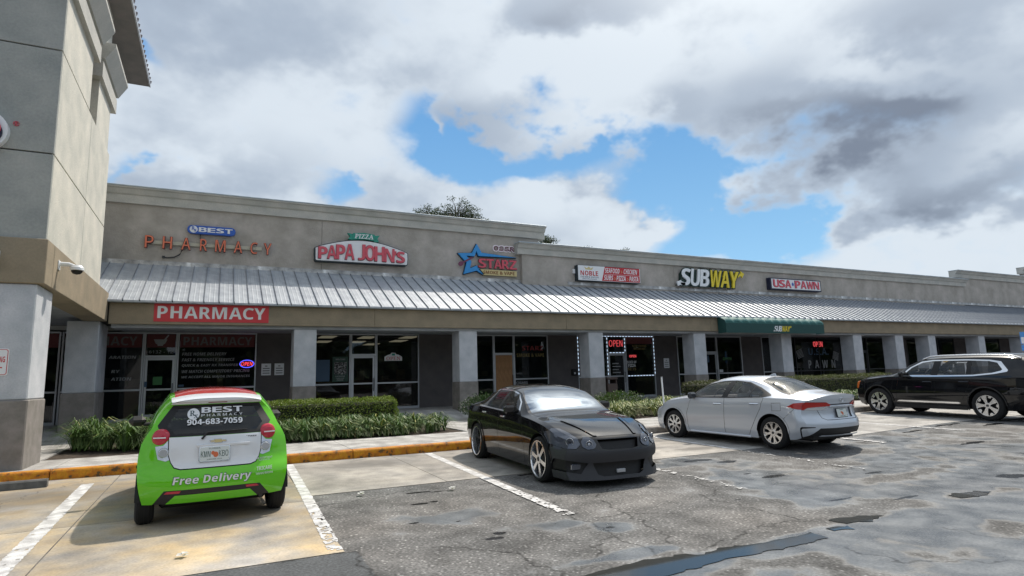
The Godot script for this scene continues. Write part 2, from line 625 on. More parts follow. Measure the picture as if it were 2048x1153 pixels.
func lot_material() -> StandardMaterial3D:
	var w := 2048
	var h := 832
	var s := 64.0          # texels in a metre; the sheet spans x -4 .. 28, z -13 .. 0
	var na := noise(51, 0.004, 4).get_image(w, h)
	var nb := noise(53, 0.03, 4).get_image(w, h)
	var nc := noise(57, 0.42, 2).get_image(w, h)
	var nd := noise(59, 0.011, 5).get_image(w, h)
	for i in [na, nb, nc, nd]:
		i.convert(Image.FORMAT_L8)
	var a := na.get_data()
	var b := nb.get_data()
	var c := nc.get_data()
	var e := nd.get_data()
	var o := PackedByteArray()
	var ro := PackedByteArray()
	o.resize(w * h * 3)
	ro.resize(w * h)
	# where water has run and dried: x, z, reach, reach, amount
	var wet := [[7.4, -8.6, 0.9, 0.35, 0.8], [7.9, -7.9, 0.5, 0.5, 0.7], [7.5, -6.6, 0.8, 0.8, 1.0], [7.4, -5.7, 1.0, 0.5, 1.0], [8.8, -5.2, 1.4, 0.4, 1.0], [10.3, -5.1, 1.4, 0.7, 1.0], [10.0, -6.3, 1.6, 0.5, 0.9], [12.0, -6.4, 2.2, 0.9, 0.8], [13.2, -8.2, 2.0, 0.7, 0.7], [6.0, -4.2, 3.0, 0.25, 1.0], [5.0, -3.6, 2.6, 0.4, 0.8], [8.6, -4.0, 3.0, 0.5, 1.0], [7.0, -3.0, 3.0, 0.5, 0.7], [11.5, -3.6, 3.0, 0.9, 1.0], [15.5, -6.5, 3.0, 1.4, 0.6], [17.0, -9.0, 2.4, 0.4, 0.8], [3.2, -6.0, 0.5, 0.25, 0.7], [2.7, -6.9, 0.6, 0.3, 0.5], [3.9, -5.65, 0.2, 0.2, 0.8], [3.3, -4.75, 0.7, 0.1, 0.8], [18.0, -4.0, 5.0, 2.0, 0.7]]
	var pits := [[2.66, -8.54, 0.24, 0.05], [2.95, -8.47, 0.16, 0.03], [2.45, -7.82, 0.11, 0.06], [2.66, -7.86, 0.06, 0.04], [2.53, -6.7, 0.1, 0.06], [2.76, -6.02, 0.1, 0.07], [2.64, -5.86, 0.12, 0.05], [2.1, -6.9, 0.06, 0.03], [7.95, -8.58, 0.3, 0.1], [8.2, -8.2, 0.28, 0.1], [7.63, -7.15, 0.16, 0.09], [7.66, -6.8, 0.26, 0.07], [16.2, -8.9, 0.6, 0.1], [17.0, -8.3, 0.6, 0.12], [14.6, -8.7, 0.5, 0.06], [13.5, -6.97, 0.36, 0.09], [10.5, -4.95, 0.3, 0.12], [3.89, -5.62, 0.05, 0.03], [9.2, -6.2, 0.2, 0.04], [4.6, -9.0, 0.2, 0.05], [6.05, -5.9, 0.07, 0.03], [7.1, -5.25, 0.2, 0.03], [7.9, -4.9, 0.25, 0.03]]
	for y in h:
		var z := -13.0 + (y + 0.5) / s
		# blobs that reach this row
		var rows := []
		for q in wet:
			if absf(z - q[1]) < 2.6 * q[3]:
				rows.append(q)
		var prow := []
		for q in pits:
			if absf(z - q[1]) < 2.0 * q[3]:
				prow.append(q)
		for x in w:
			var X := -4.0 + (x + 0.5) / s
			var k := y * w + x
			var A := a[k] / 255.0
			var B := b[k] / 255.0
			var C := c[k] / 255.0
			var E := e[k] / 255.0
			var m := 0.0
			for q in rows:
				var dx: float = (X - q[0]) / q[2]
				var dz: float = (z - q[1]) / q[3]
				var dd := dx * dx + dz * dz
				if dd < 7.0:
					m = maxf(m, q[4] * exp(-0.5 * dd))
			m = smoothstep(0.34, 0.6, m * 0.8 + (E - 0.5) * 0.75 + (B - 0.5) * 0.3 + 0.05)
			var val := 0.445 + (A - 0.5) * 0.07 + (B - 0.5) * 0.17 + (E - 0.5) * 0.16
			val += (C - 0.5) * 0.36 * (1.0 - 0.6 * m)
			if C > 0.8:
				val += 0.22 * (1.0 - m)       # pale chips of stone
			var R := 0.94 - 0.1 * B
			# dried silt is paler and smoother
			val = lerpf(val, 0.47 + (B - 0.5) * 0.16, m * 0.6)
			R = lerpf(R, 0.2 + 0.22 * B, m)
			var warm := 1.01 - 0.045 * m + (A - 0.5) * 0.05
			# newer, smoother patch near the camera
			if X < 1.3 + 0.04 * (B - 0.5) and z > -6.14 + 0.05 * (B - 0.5):
				val = 0.385 + (C - 0.5) * 0.16 + (B - 0.5) * 0.06
				warm = 0.97
			for q in prow:
				var dx: float = (X - q[0]) / q[2]
				var dz: float = (z - q[1]) / q[3]
				if dx * dx + dz * dz + (B - 0.5) * 2.6 < 0.8:
					val = 0.13 + 0.05 * C
					R = 0.2
			o[3 * k] = int(clampf(val * warm, 0, 1) * 255)
			o[3 * k + 1] = int(clampf(val, 0, 1) * 255)
			o[3 * k + 2] = int(clampf(val * (1.96 - 0.96 * warm) , 0, 1) * 255)
			ro[k] = int(clampf(R, 0, 1) * 255)
	var cracks := [[4.57, -6.82, 4.38, -5.84, 4.07, -4.97, 3.93, -4.46], [5.81, -6.41, 5.8, -5.72, 5.84, -5.1, 5.84, -4.83], [5.84, -4.83, 4.99, -4.74, 4.27, -4.56, 4.04, -4.51], [0.63, -6.1, 0.99, -6.16, 1.3, -6.12, 1.3, -5.68, 1.27, -5.0, 1.2, -4.2], [3.94, -7.03, 3.79, -6.07, 3.75, -5.26, 3.7, -4.6], [5.33, -3.94, 5.31, -3.6, 5.26, -3.4, 5.61, -3.27, 6.24, -2.95, 8.0, -2.6], [3.13, -4.79, 3.3, -5.13, 3.7, -5.29], [1.2, -8.3, 2.0, -8.5, 2.7, -8.75, 3.7, -8.6, 4.6, -8.8], [4.6, -7.0, 5.2, -7.4, 5.7, -7.0], [6.1, -8.9, 6.6, -7.6, 6.3, -6.6, 5.85, -5.9], [7.0, -9.0, 7.9, -8.3, 9.0, -7.9, 10.6, -7.8, 12.4, -8.4], [9.0, -7.9, 9.3, -6.6, 9.2, -5.4], [11.0, -7.0, 11.6, -5.8, 13.0, -5.4], [2.0, -5.9, 2.6, -5.3, 2.7, -4.6, 2.5, -3.9], [4.0, -6.0, 4.4, -6.1, 4.9, -5.7], [6.8, -3.9, 6.9, -3.2], [14.0, -8.9, 15.2, -7.7, 16.0, -6.0]]
	var i := 0
	for q in cracks:
		var pts := []
		for j in range(0, q.size(), 2):
			pts.append(Vector2(q[j], q[j + 1]))
		line_on(o, w, h, pts, -4.0, -13.0, s, 0.75, 0.7, 3, 300 + i)
		i += 1
	var m := mat("asphalt", Color(1, 1, 1), 1.0)
	m.albedo_texture = ImageTexture.create_from_image(Image.create_from_data(w, h, false, Image.FORMAT_RGB8, o))
	m.roughness_texture = ImageTexture.create_from_image(Image.create_from_data(w, h, false, Image.FORMAT_L8, ro))
	m.roughness_texture_channel = BaseMaterial3D.TEXTURE_CHANNEL_RED
	m.detail_enabled = true
	m.detail_blend_mode = BaseMaterial3D.BLEND_MODE_MUL
	m.detail_uv_layer = BaseMaterial3D.DETAIL_UV_2
	m.detail_albedo = grain(512, 61, 0.05, 0.3, 0.24, 0.42, Color(1.25, 1.25, 1.25), Color(1.25, 1.25, 1.25))
	m.metallic_specular = 0.5
	return m


func slab_material() -> StandardMaterial3D:
	# poured concrete with rust and oil, x -4.4 .. 9.6, z -12.95 .. -6.05
	var w := 1120
	var h := 552
	var s := 80.0
	var imgs := []
	for q in [[71, 0.005, 5], [73, 0.025, 4], [75, 0.4, 2], [77, 0.012, 5]]:
		var im := noise(q[0], q[1], q[2]).get_image(w, h)
		im.convert(Image.FORMAT_L8)
		imgs.append(im.get_data())
	var a: PackedByteArray = imgs[0]
	var b: PackedByteArray = imgs[1]
	var c: PackedByteArray = imgs[2]
	var e: PackedByteArray = imgs[3]
	var o := PackedByteArray()
	o.resize(w * h * 3)
	var oil := [[2.6, -11.55, 0.62, 0.3, 0.75], [3.1, -11.75, 0.3, 0.12, 0.4], [-2.6, -10.9, 0.9, 0.6, 0.5], [-0.6, -8.9, 0.7, 0.25, 0.3], [0.2, -8.2, 0.7, 0.2, 0.3], [5.4, -11.3, 0.6, 0.6, 0.5], [8.9, -9.75, 0.35, 0.14, 0.8], [8.4, -10.3, 0.3, 0.1, 0.4]]
	for y in h:
		var z := -12.95 + (y + 0.5) / s
		for x in w:
			var X := -4.4 + (x + 0.5) / s
			var k := y * w + x
			var A := a[k] / 255.0
			var B := b[k] / 255.0
			var C := c[k] / 255.0
			var E := e[k] / 255.0
			var val := 0.69 + (A - 0.5) * 0.22 + (B - 0.5) * 0.2 + (C - 0.5) * 0.13 + (E - 0.5) * 0.12
			# iron-stained bays under the hatchback
			var rust := 1.0 if X < 1.2 else 0.12
			rust *= clampf(0.62 + (E - 0.5) * 1.5 + (B - 0.5) * 0.5, 0.0, 1.2)
			var d := 0.0
			for q in oil:
				var dx: float = (X - q[0]) / q[2]
				var dz: float = (z - q[1]) / q[3]
				var dd := dx * dx + dz * dz
				if dd < 6.0:
					d = maxf(d, q[4] * smoothstep(0.25, 0.7, exp(-0.5 * dd) + (B - 0.5) * 0.9 + (E - 0.5) * 0.5))
			if X < 1.2 and z < -8.78:
				val *= 0.88
			if X > 1.2:
				val *= 0.9
			if C > 0.83 and B > 0.55:
				val *= 0.8
			val = lerpf(val, 0.4, d * 0.75)
			o[3 * k] = int(clampf(val * 1.0, 0, 1) * 255)
			o[3 * k + 1] = int(clampf(val * lerpf(0.975, 0.9, rust), 0, 1) * 255)
			o[3 * k + 2] = int(clampf(val * lerpf(0.945, 0.74, rust), 0, 1) * 255)
	line_on(o, w, h, [Vector2(-1.7, -12.9), Vector2(-2.3, -11.7), Vector2(-2.6, -10.2), Vector2(-3.4, -9.4)], -4.4, -12.95, s, 0.6, 0.75, 3, 401)
	line_on(o, w, h, [Vector2(4.2, -12.3), Vector2(5.1, -11.4), Vector2(5.3, -10.2), Vector2(6.2, -9.2)], -4.4, -12.95, s, 0.6, 0.75, 3, 402)
	var m := mat("slab", Color(0.92, 0.92, 0.92), 0.9)
	m.albedo_texture = ImageTexture.create_from_image(Image.create_from_data(w, h, false, Image.FORMAT_RGB8, o))
	return m


# A slab whose top follows yf, from x0 to x1 and from z0(x) to z1; 8 mm of edge
func slab(b: MB, x0: float, x1: float, zf: Callable, z1: float, yf: Callable, edge := 0.008) -> void:
	var nx := maxi(1, int((x1 - x0) / 0.7))
	var nz := 4
	var P := func(i: int, j: int) -> Vector3:
		var x := lerpf(x0, x1, float(i) / nx)
		var z := lerpf(zf.call(x), z1, float(j) / nz)
		return Vector3(x, yf.call(x, z), z)
	var uv := func(p: Vector3) -> Vector2: return Vector2((p.x + 4.4) / 14.0, (p.z + 12.95) / 6.9)
	for i in nx:
		for j in nz:
			var p: Vector3 = P.call(i, j)
			var q: Vector3 = P.call(i + 1, j)
			var r: Vector3 = P.call(i + 1, j + 1)
			var t: Vector3 = P.call(i, j + 1)
			var n := (r - p).cross(q - p)
			n = (n if n.y > 0 else -n).normalized()
			b.tris(p, q, r, n, n, n, uv.call(p), uv.call(q), uv.call(r))
			b.tris(p, r, t, n, n, n, uv.call(p), uv.call(r), uv.call(t))
	var dn := Vector3(0, -edge, 0)
	for i in nx:
		for j in [0, nz]:
			var p: Vector3 = P.call(i, j)
			var q: Vector3 = P.call(i + 1, j)
			b.quad(p, q, q + dn, p + dn, Vector3(0, 0, -1 if (j == 0) == (z1 > zf.call(x0)) else 1))
	for i in [0, nx]:
		for j in nz:
			var p: Vector3 = P.call(i, j)
			var q: Vector3 = P.call(i, j + 1)
			b.quad(p, q, q + dn, p + dn, Vector3(-1 if i == 0 else 1, 0, 0))


# A painted line worn into flakes: cells of paint that are kept where the paint has held
func stripe(ax: float, az: float, bx_: float, bz: float, wide: float, wear: Callable, sd: int, parent: Node, label := "") -> void:
	var b := MB.new()
	var n := noise(sd, 7.0, 3)
	var n2 := noise(sd + 1, 22.0, 2)
	var len := Vector2(ax, az).distance_to(Vector2(bx_, bz))
	var dir := Vector2(bx_ - ax, bz - az) / len
	var side := dir.orthogonal()
	var cell := 0.03
	var nl := int(len / cell)
	var nw := int(wide / cell) + 1
	for i in nl:
		for j in nw:
			var c := Vector2(ax, az) + dir * (i + 0.5) * cell + side * ((j + 0.5) / nw - 0.5) * wide
			if n.get_noise_2dv(c) + 0.6 * n2.get_noise_2dv(c) < wear.call(c.x, c.y):
				continue
			var k := []
			for q in [[0, 0], [1, 0], [1, 1], [0, 1]]:
				var cc: Vector2 = Vector2(ax, az) + dir * (i + q[0]) * cell + side * ((j + q[1]) / float(nw) - 0.5) * wide
				cc += Vector2(n2.get_noise_2dv(cc * 3.0), n2.get_noise_2dv(cc * 3.0 + Vector2(9, 9))) * 0.014
				k.append(Vector3(cc.x, g(cc.x, cc.y) + 0.0125, cc.y))
			b.quad(k[0], k[1], k[2], k[3], Vector3.UP)
	var o := obj("painted_stripe", b, M.road_paint, parent)
	if label:
		o.set_meta("label", label)


func puddle(pts: Array, label: String, sd: int) -> void:
	var n := noise(sd, 2.2, 3)
	var p := PackedVector2Array()
	for i in range(0, pts.size(), 2):
		var a := Vector2(pts[i], pts[i + 1])
		var b := Vector2(pts[(i + 2) % pts.size()], pts[(i + 3) % pts.size()])
		var k := maxi(1, int(a.distance_to(b) / 0.06))
		for j in k:
			var c := a.lerp(b, float(j) / k)
			p.append(c + Vector2(n.get_noise_2dv(c * 2.0), n.get_noise_2dv(c * 2.0 + Vector2(7, 3))) * 0.055)
	var ids := Geometry2D.triangulate_polygon(p)
	var b2 := MB.new()
	for i in range(0, ids.size(), 3):
		var q := []
		for j in 3:
			var c := p[ids[i + j]]
			q.append(Vector3(c.x, g(c.x, c.y) + 0.006, c.y))
		b2.tri(q[0], q[1], q[2], Vector3.UP)
	var o := struct("puddle", b2, M.water)
	o.set_meta("label", label)


func make_ground() -> void:
	var w := mat("water", Color(0.03, 0.03, 0.028), 0.03)
	w.metallic_specular = 0.35
	world_tile(mat("road_paint", Color(0.66, 0.67, 0.68), 0.8), T.concrete, 0.9)
	world_tile(mat("asphalt_far", Color(0.2, 0.2, 0.2), 0.93), T.concrete, 1.7, T.concrete_n, 0.8)
	# yellow paint that has chipped down to the concrete
	var yi := noise(83, 0.02, 5).get_seamless_image(512, 512)
	yi.convert(Image.FORMAT_L8)
	var yj := noise(85, 0.09, 3).get_seamless_image(512, 512)
	yj.convert(Image.FORMAT_L8)
	var d1 := yi.get_data()
	var d2 := yj.get_data()
	var yo := PackedByteArray()
	yo.resize(512 * 512 * 3)
	for k in 512 * 512:
		var q := d1[k] / 255.0 + (d2[k] / 255.0 - 0.5) * 0.4
		var c := Color(0.88, 0.6, 0.08).lerp(Color(0.8, 0.48, 0.07), smoothstep(0.35, 0.6, q)).lerp(Color(0.36, 0.28, 0.17), smoothstep(0.7, 0.78, q))
		var f := 0.9 + 0.2 * (d2[k] / 255.0 - 0.5)
		yo[3 * k] = int(clampf(c.r * f, 0, 1) * 255)
		yo[3 * k + 1] = int(clampf(c.g * f, 0, 1) * 255)
		yo[3 * k + 2] = int(clampf(c.b * f, 0, 1) * 255)
	world_tile(mat("kerb_yellow", Color(1, 1, 1), 0.75), ImageTexture.create_from_image(Image.create_from_data(512, 512, false, Image.FORMAT_RGB8, yo)), 2.3, T.concrete_n, 0.6)

	# ground to the horizon
	var b := MB.new()
	b.box(V(-420, -2.0, -420), V(420, -0.9, 420))
	struct("ground", b, M.asphalt_far).set_meta("label", "flat ground reaching to the horizon")
	# the lot: one sheet near the shops with its own stains, and the paving that goes on around it
	var st := SurfaceTool.new()
	st.begin(Mesh.PRIMITIVE_TRIANGLES)
	for i in 64:
		for j in 26:
			var c := []
			for q in [[0, 0], [1, 0], [1, 1], [0, 0], [1, 1], [0, 1]]:
				var x: float = -4.0 + (i + q[0]) * 0.5
				var z: float = -13.0 + (j + q[1]) * 0.5
				st.set_uv(Vector2((x + 4.0) / 32.0, (z + 13.0) / 13.0))
				st.set_uv2(Vector2(x, z) / 0.9)
				st.set_normal(Vector3(0, 1, 0.015).normalized())
				st.add_vertex(Vector3(x, g(x, z), z))
	var lot := struct("parking_lot", st.commit(), lot_material())
	lot.set_meta("label", "worn grey asphalt parking lot with cracks and damp patches")
	b = MB.new()
	for q in [[-70, -4, -13.0, 0.0], [28, 110, -13.0, 0.0], [-70, 110, 0.0, 60.0]]:
		var nx := 40
		for i in nx:
			var x0 := lerpf(q[0], q[1], float(i) / nx)
			var x1 := lerpf(q[0], q[1], float(i + 1) / nx)
			b.quad(V(x0, g(x0, q[2]), q[2]), V(x1, g(x1, q[2]), q[2]), V(x1, g(x1, q[3]), q[3]), V(x0, g(x0, q[3]), q[3]), Vector3.UP)
	struct("parking_lot_beyond", b, M.asphalt_far).set_meta("label", "asphalt paving that goes on around the stalls")
	# concrete apron in front of the kerb, slab by slab
	var yf := func(x: float, z: float) -> float: return g(x, z) + 0.008
	var apron := Node3D.new()
	apron.name = numbered("concrete_apron")
	add_child(apron)
	apron.set_meta("kind", "structure")
	apron.set_meta("label", "poured concrete bays along the kerb, rust stained at one end")
	var sm := slab_material()
	var grey: Material = M.slab_grey
	var kz := func(x: float) -> float: return kerb_z(x) + 0.0
	var c878 := func(_x: float) -> float: return -8.772
	for q in [[-7.4, -4.42], [-4.4, -1.405], [-1.39, 1.19]]:
		var s1 := MB.new()
		slab(s1, q[0], q[1], kz, -8.786, yf)
		obj("slab", s1, sm if q[0] > -5 else M.slab_tan, apron)
		var s2 := MB.new()
		slab(s2, q[0], q[1], c878, -6.16, yf)
		obj("slab", s2, sm if q[0] > -5 else M.slab_tan, apron)
	for q in [[1.205, 3.29], [3.3, 6.36], [6.37, 9.5], [9.515, 12.6], [12.615, 15.7], [15.715, 18.8], [18.815, 22.0], [22.015, 25.1], [25.115, 28.2], [28.215, 31.4]]:
		var s1 := MB.new()
		slab(s1, q[0], q[1], kz, -9.1, yf)
		obj("slab", s1, sm if q[1] < 9.6 else grey, apron)
	# painted lines
	var firm := func(_x: float, z: float) -> float: return lerpf(-0.85, -0.02, smoothstep(-9.6, -6.2, z))
	var worn := func(_x: float, z: float) -> float: return lerpf(-0.5, 0.2, smoothstep(-10.0, -6.4, z))
	var thin := func(_x: float, z: float) -> float: return lerpf(0.0, 0.34, smoothstep(-10.0, -6.4, z))
	stripe(1.34, -12.35, 1.12, -6.2, 0.14, firm, 501, lot, "white stall line with a cracked, flaking outer half")
	stripe(4.05, -12.3, 3.79, -6.3, 0.15, firm, 503, lot)
	stripe(-1.75, -12.05, -1.62, -6.4, 0.17, func(_x, _z): return -0.7, 505, lot, "broad white stall line left of the green hatchback")
	stripe(6.8, -12.3, 6.62, -6.3, 0.13, thin, 507, lot)
	stripe(9.62, -12.3, 9.5, -9.2, 0.13, func(_x, _z): return -0.6, 509, lot)
	stripe(9.5, -9.1, 9.35, -6.4, 0.13, func(_x, _z): return 0.3, 510, lot)
	stripe(12.55, -12.3, 12.4, -8.0, 0.13, worn, 511, lot)
	stripe(15.4, -12.3, 15.3, -8.0, 0.13, worn, 513, lot)
	stripe(18.4, -12.3, 18.3, -8.0, 0.13, worn, 515, lot)
	# standing water
	puddle([2.2, -4.36, 2.93, -4.5, 3.49, -4.55, 3.93, -4.49, 4.05, -4.42, 4.31, -4.48, 4.87, -4.4, 5.49, -4.4, 5.44, -4.22, 5.09, -4.17, 4.38, -4.19, 3.9, -4.2, 3.44, -4.14, 2.8, -4.05, 2.1, -4.1], "long dark puddle in the gutter near the camera", 601)
	puddle([6.05, -4.66, 6.5, -4.6, 6.75, -4.47, 6.4, -4.39, 6.1, -4.48], "small puddle beyond the long gutter puddle", 603)
	puddle([5.74, -4.46, 6.05, -4.4, 5.95, -4.28, 5.74, -4.34], "smallest puddle beside the end of the gutter puddle", 605)
	puddle([8.42, -4.72, 8.98, -4.68, 9.09, -4.54, 8.64, -4.46, 8.38, -4.55], "shallow silty puddle farthest along the gutter", 607)

	# kerb, section by section
	var kerb := Node3D.new()
	kerb.name = numbered("kerb")
	add_child(kerb)
	kerb.set_meta("kind", "structure")
	kerb.set_meta("label", "kerb along the shops, yellow paint chipped, bare toward the silver sedan")
	var cuts := [-9.0, -5.6, -2.42, 0.1, 2.55, 5.5, 8.4, 11.3, 14.3, 17.3, 20.3, 23.3, 26.3, 29.3, 32.3, 36.0, 40.0]
	for i in cuts.size() - 1:
		b = MB.new()
		var x0: float = cuts[i] + 0.008
		var x1: float = cuts[i + 1] - 0.008
		var k := 6
		for j in k:
			var xa := lerpf(x0, x1, float(j) / k)
			var xb := lerpf(x0, x1, float(j + 1) / k)
			var ring := func(x: float) -> Array:
				var z := kerb_z(x)
				var y := g(x, z)
				var r := []
				for q in [[0.012, -0.05], [0.0, 0.135], [-0.012, 0.158], [-0.035, 0.172], [-0.165, 0.176], [-0.165, -0.05]]:
					r.append(Vector3(x, y + q[1], z + q[0]))
				return r
			var ra: Array = ring.call(xa)
			var rb: Array = ring.call(xb)
			var outs := [V(0, 0, 1), V(0, 0.5, 1), V(0, 1, 0.6), V(0, 1, 0), V(0, 0, -1)]
			for m in 5:
				b.quad(ra[m], rb[m], rb[m + 1], ra[m + 1], outs[m])
			if j == 0:
				for m in 4:
					b.tri(ra[0], ra[m + 1], ra[m + 2 if m < 4 else 5], Vector3.LEFT)
			if j == k - 1:
				for m in 4:
					b.tri(rb[0], rb[m + 1], rb[m + 2], Vector3.RIGHT)
		obj("kerb_section", b, M.kerb_yellow if x0 < 8.3 else M.kerb_plain, kerb)
	# sidewalk
	var walk := Node3D.new()
	walk.name = numbered("sidewalk")
	add_child(walk)
	walk.set_meta("kind", "structure")
	walk.set_meta("label", "pale concrete sidewalk between the kerb and the planting")
	var kb := func(x: float) -> float: return kerb_z(x) - 0.168
	var wy := func(x: float, z: float) -> float: return walk_y(x, z) + 0.006
	for i in cuts.size() - 1:
		b = MB.new()
		slab(b, cuts[i] + 0.006, cuts[i + 1] - 0.006, kb, -14.75, wy, 0.03)
		obj("slab", b, M.sidewalk, walk)
	for q in [[-9.0, -6.0, -14.76, -17.7], [-9.0, -6.0, -17.71, -20.6], [-5.99, -2.95, -14.76, -17.7], [-5.99, -2.95, -17.71, -20.6], [5.95, 8.95, -14.76, -17.0], [5.95, 8.95, -17.01, -19.3]]:
		b = MB.new()
		var zz: float = q[2]
		slab(b, q[0], q[1], func(_x): return zz, q[3], wy, 0.03)
		obj("slab", b, M.sidewalk, walk)
	# covered walk and the soil of the beds
	b = MB.new()
	for i in 60:
		var x0 := -9.0 + i
		for q in [[-19.31, -20.1], [-20.1, -21.0], [-21.0, -23.6]]:
			b.quad(V(x0, walk_y(x0, q[0]), q[0]), V(x0 + 1, walk_y(x0 + 1, q[0]), q[0]), V(x0 + 1, walk_y(x0 + 1, q[1]), q[1]), V(x0, walk_y(x0, q[1]), q[1]), Vector3.UP)
	struct("covered_walk", b, M.sidewalk).set_meta("label", "concrete walk under the canopy along the shop fronts")
	b = MB.new()
	for i in 60:
		var x0 := -9.0 + i
		b.quad(V(x0, walk_y(x0, -14) - 0.02, -14.7), V(x0 + 1, walk_y(x0 + 1, -14) - 0.02, -14.7), V(x0 + 1, walk_y(x0 + 1, -14) - 0.02, -19.4), V(x0, walk_y(x0, -14) - 0.02, -19.4), Vector3.UP)
	world_tile(mat("soil", Color(0.06, 0.045, 0.033), 1.0), T.concrete, 0.7, T.concrete_n, 1.0)
	struct("planting_bed", b, M.soil).set_meta("label", "dark mulch of the planting beds before the columns")


# ---------------------------------------------------------------- the strip mall
func cornice(z: float, top: float, drop: float, out: float) -> PackedVector2Array:
	# seen from the side: flat band below, cove that leans out above
	return poly([z - 0.3, top - drop, z + 0.09, top - drop, z + 0.09, top - drop * 0.5, z + 0.13, top - drop * 0.46, z + 0.16, top - drop * 0.42, z + out * 0.75, top - drop * 0.18, z + out, top - drop * 0.13, z + out, top - 0.03, z - 0.3, top - 0.03])


func wall_run(mall: Node, called: String, x0: float, x1: float, z: float, y0: float, top: float, drop: float, over0: float, over1: float, label := "") -> void:
	# the wall in panels with a fine joint, its cornice and the metal coping
	var w := part(called, mall)
	if label:
		w.set_meta("label", label)
	var k := maxi(1, int((x1 - x0) / 8.3))
	for i in k:
		var a := lerpf(x0, x1, float(i) / k) + (0.006 if i else 0.0)
		var c := lerpf(x0, x1, float(i + 1) / k) - (0.006 if i < k - 1 else 0.0)
		bx("wall_panel", V(a, y0, z - 0.25), V(c, top - drop + 0.02, z), M.wall_taupe, w)
	var b := MB.new()
	b.run(cornice(z, top, drop, 0.3), x0 - over0, x1 + over1)
	obj("cornice", b, M.trim_cream, w)
	bx("coping", V(x0 - over0 - 0.02, top - 0.03, z - 0.32), V(x1 + over1 + 0.02, top + 0.012, z + 0.325), M.coping, w, 0.008)


# bays: [x0, x1, kind]; w window, n window without mid rail, d door, s solid
func storefront(mall: Node, bays: Array, frame_m: Material, label: String) -> Node3D:
	var sf := part("storefront", mall)
	sf.set_meta("label", label)
	var f := MB.new()
	var z := WALL
	var y0 := FLOOR
	var y1 := 3.53
	var e := 0.004
	for q in bays:
		var a: float = q[0]
		var c: float = q[1]
		if q[2] == "s":
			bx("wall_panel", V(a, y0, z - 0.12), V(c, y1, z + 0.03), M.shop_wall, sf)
			continue
		# jambs, sill and head
		f.box(V(a, y0, z - 0.06), V(a + 0.045, y1, z + 0.06), e)
		f.box(V(c - 0.045, y0, z - 0.06), V(c, y1, z + 0.06), e)
		f.box(V(a + 0.045, y1 - 0.045, z - 0.058), V(c - 0.045, y1, z + 0.058), e)
		if q[2] == "d":
			f.box(V(a + 0.045, 2.68, z - 0.058), V(c - 0.045, 2.76, z + 0.058), e)
			bx("pane", V(a + 0.045, 2.76, z - 0.006), V(c - 0.045, y1 - 0.045, z + 0.006), M.shop_glass, sf)
			var d := MB.new()
			var m := 0.075
			var da := a + 0.05
			var dc := c - 0.05
			d.box(V(da, y0 + 0.01, z - 0.022), V(da + m, 2.675, z + 0.03), 0.004)
			d.box(V(dc - m, y0 + 0.01, z - 0.022), V(dc, 2.675, z + 0.03), 0.004)
			d.box(V(da + m, 2.675 - m, z - 0.022), V(dc - m, 2.675, z + 0.03), 0.004)
			d.box(V(da + m, y0 + 0.01, z - 0.022), V(dc - m, y0 + 0.2, z + 0.03), 0.004)
			d.box(V(da + m, 1.6, z - 0.02), V(dc - m, 1.66, z + 0.028), 0.004)
			obj("door", d, frame_m, sf)
			if q.size() > 3 and q[3] == "plywood":
				bx("plywood_sheet", V(da + m * 0.4, y0 + 0.1, z + 0.03), V(dc - m * 0.4, 2.66, z + 0.045), M.plywood, sf).set_meta("label", "plywood sheet boarded over the door glass")
			else:
				bx("door_pane", V(da + m, y0 + 0.2, z - 0.004), V(dc - m, 1.6, z + 0.008), M.shop_glass, sf)
				bx("door_pane", V(da + m, 1.66, z - 0.004), V(dc - m, 2.675 - m, z + 0.008), M.shop_glass, sf)
			var h := MB.new()
			h.tube([V(dc - 0.04, 1.35, z + 0.03), V(dc - 0.04, 1.37, z + 0.09), V(dc - 0.04, 1.8, z + 0.09), V(dc - 0.04, 1.82, z + 0.03)], 0.014, 0.014, 6)
			obj("door_handle", h, M.frame_dark, sf)
		else:
			f.box(V(a + 0.045, y0, z - 0.058), V(c - 0.045, y0 + 0.09, z + 0.058), e)
			var mid: float = 1.63
			f.box(V(a + 0.045, mid - 0.03, z - 0.056), V(c - 0.045, mid + 0.03, z + 0.056), e)
			bx("pane", V(a + 0.045, y0 + 0.09, z - 0.006), V(c - 0.045, mid - 0.03, z + 0.006), M.shop_glass, sf)
			var xs := [a + 0.045]
			for k in range(3, q.size()):
				f.box(V(q[k] - 0.025, y0 + 0.09, z - 0.054), V(q[k] + 0.025, y1 - 0.045, z + 0.054), e)
				bx("pane", V(xs[-1], mid + 0.03, z - 0.006), V(q[k] - 0.025, y1 - 0.045, z + 0.006), M.shop_glass, sf)
				xs.append(q[k] + 0.025)
			bx("pane", V(xs[-1], mid + 0.03, z - 0.006), V(c - 0.045, y1 - 0.045, z + 0.006), M.shop_glass, sf)
	obj("frame", f, frame_m, sf)
	return sf


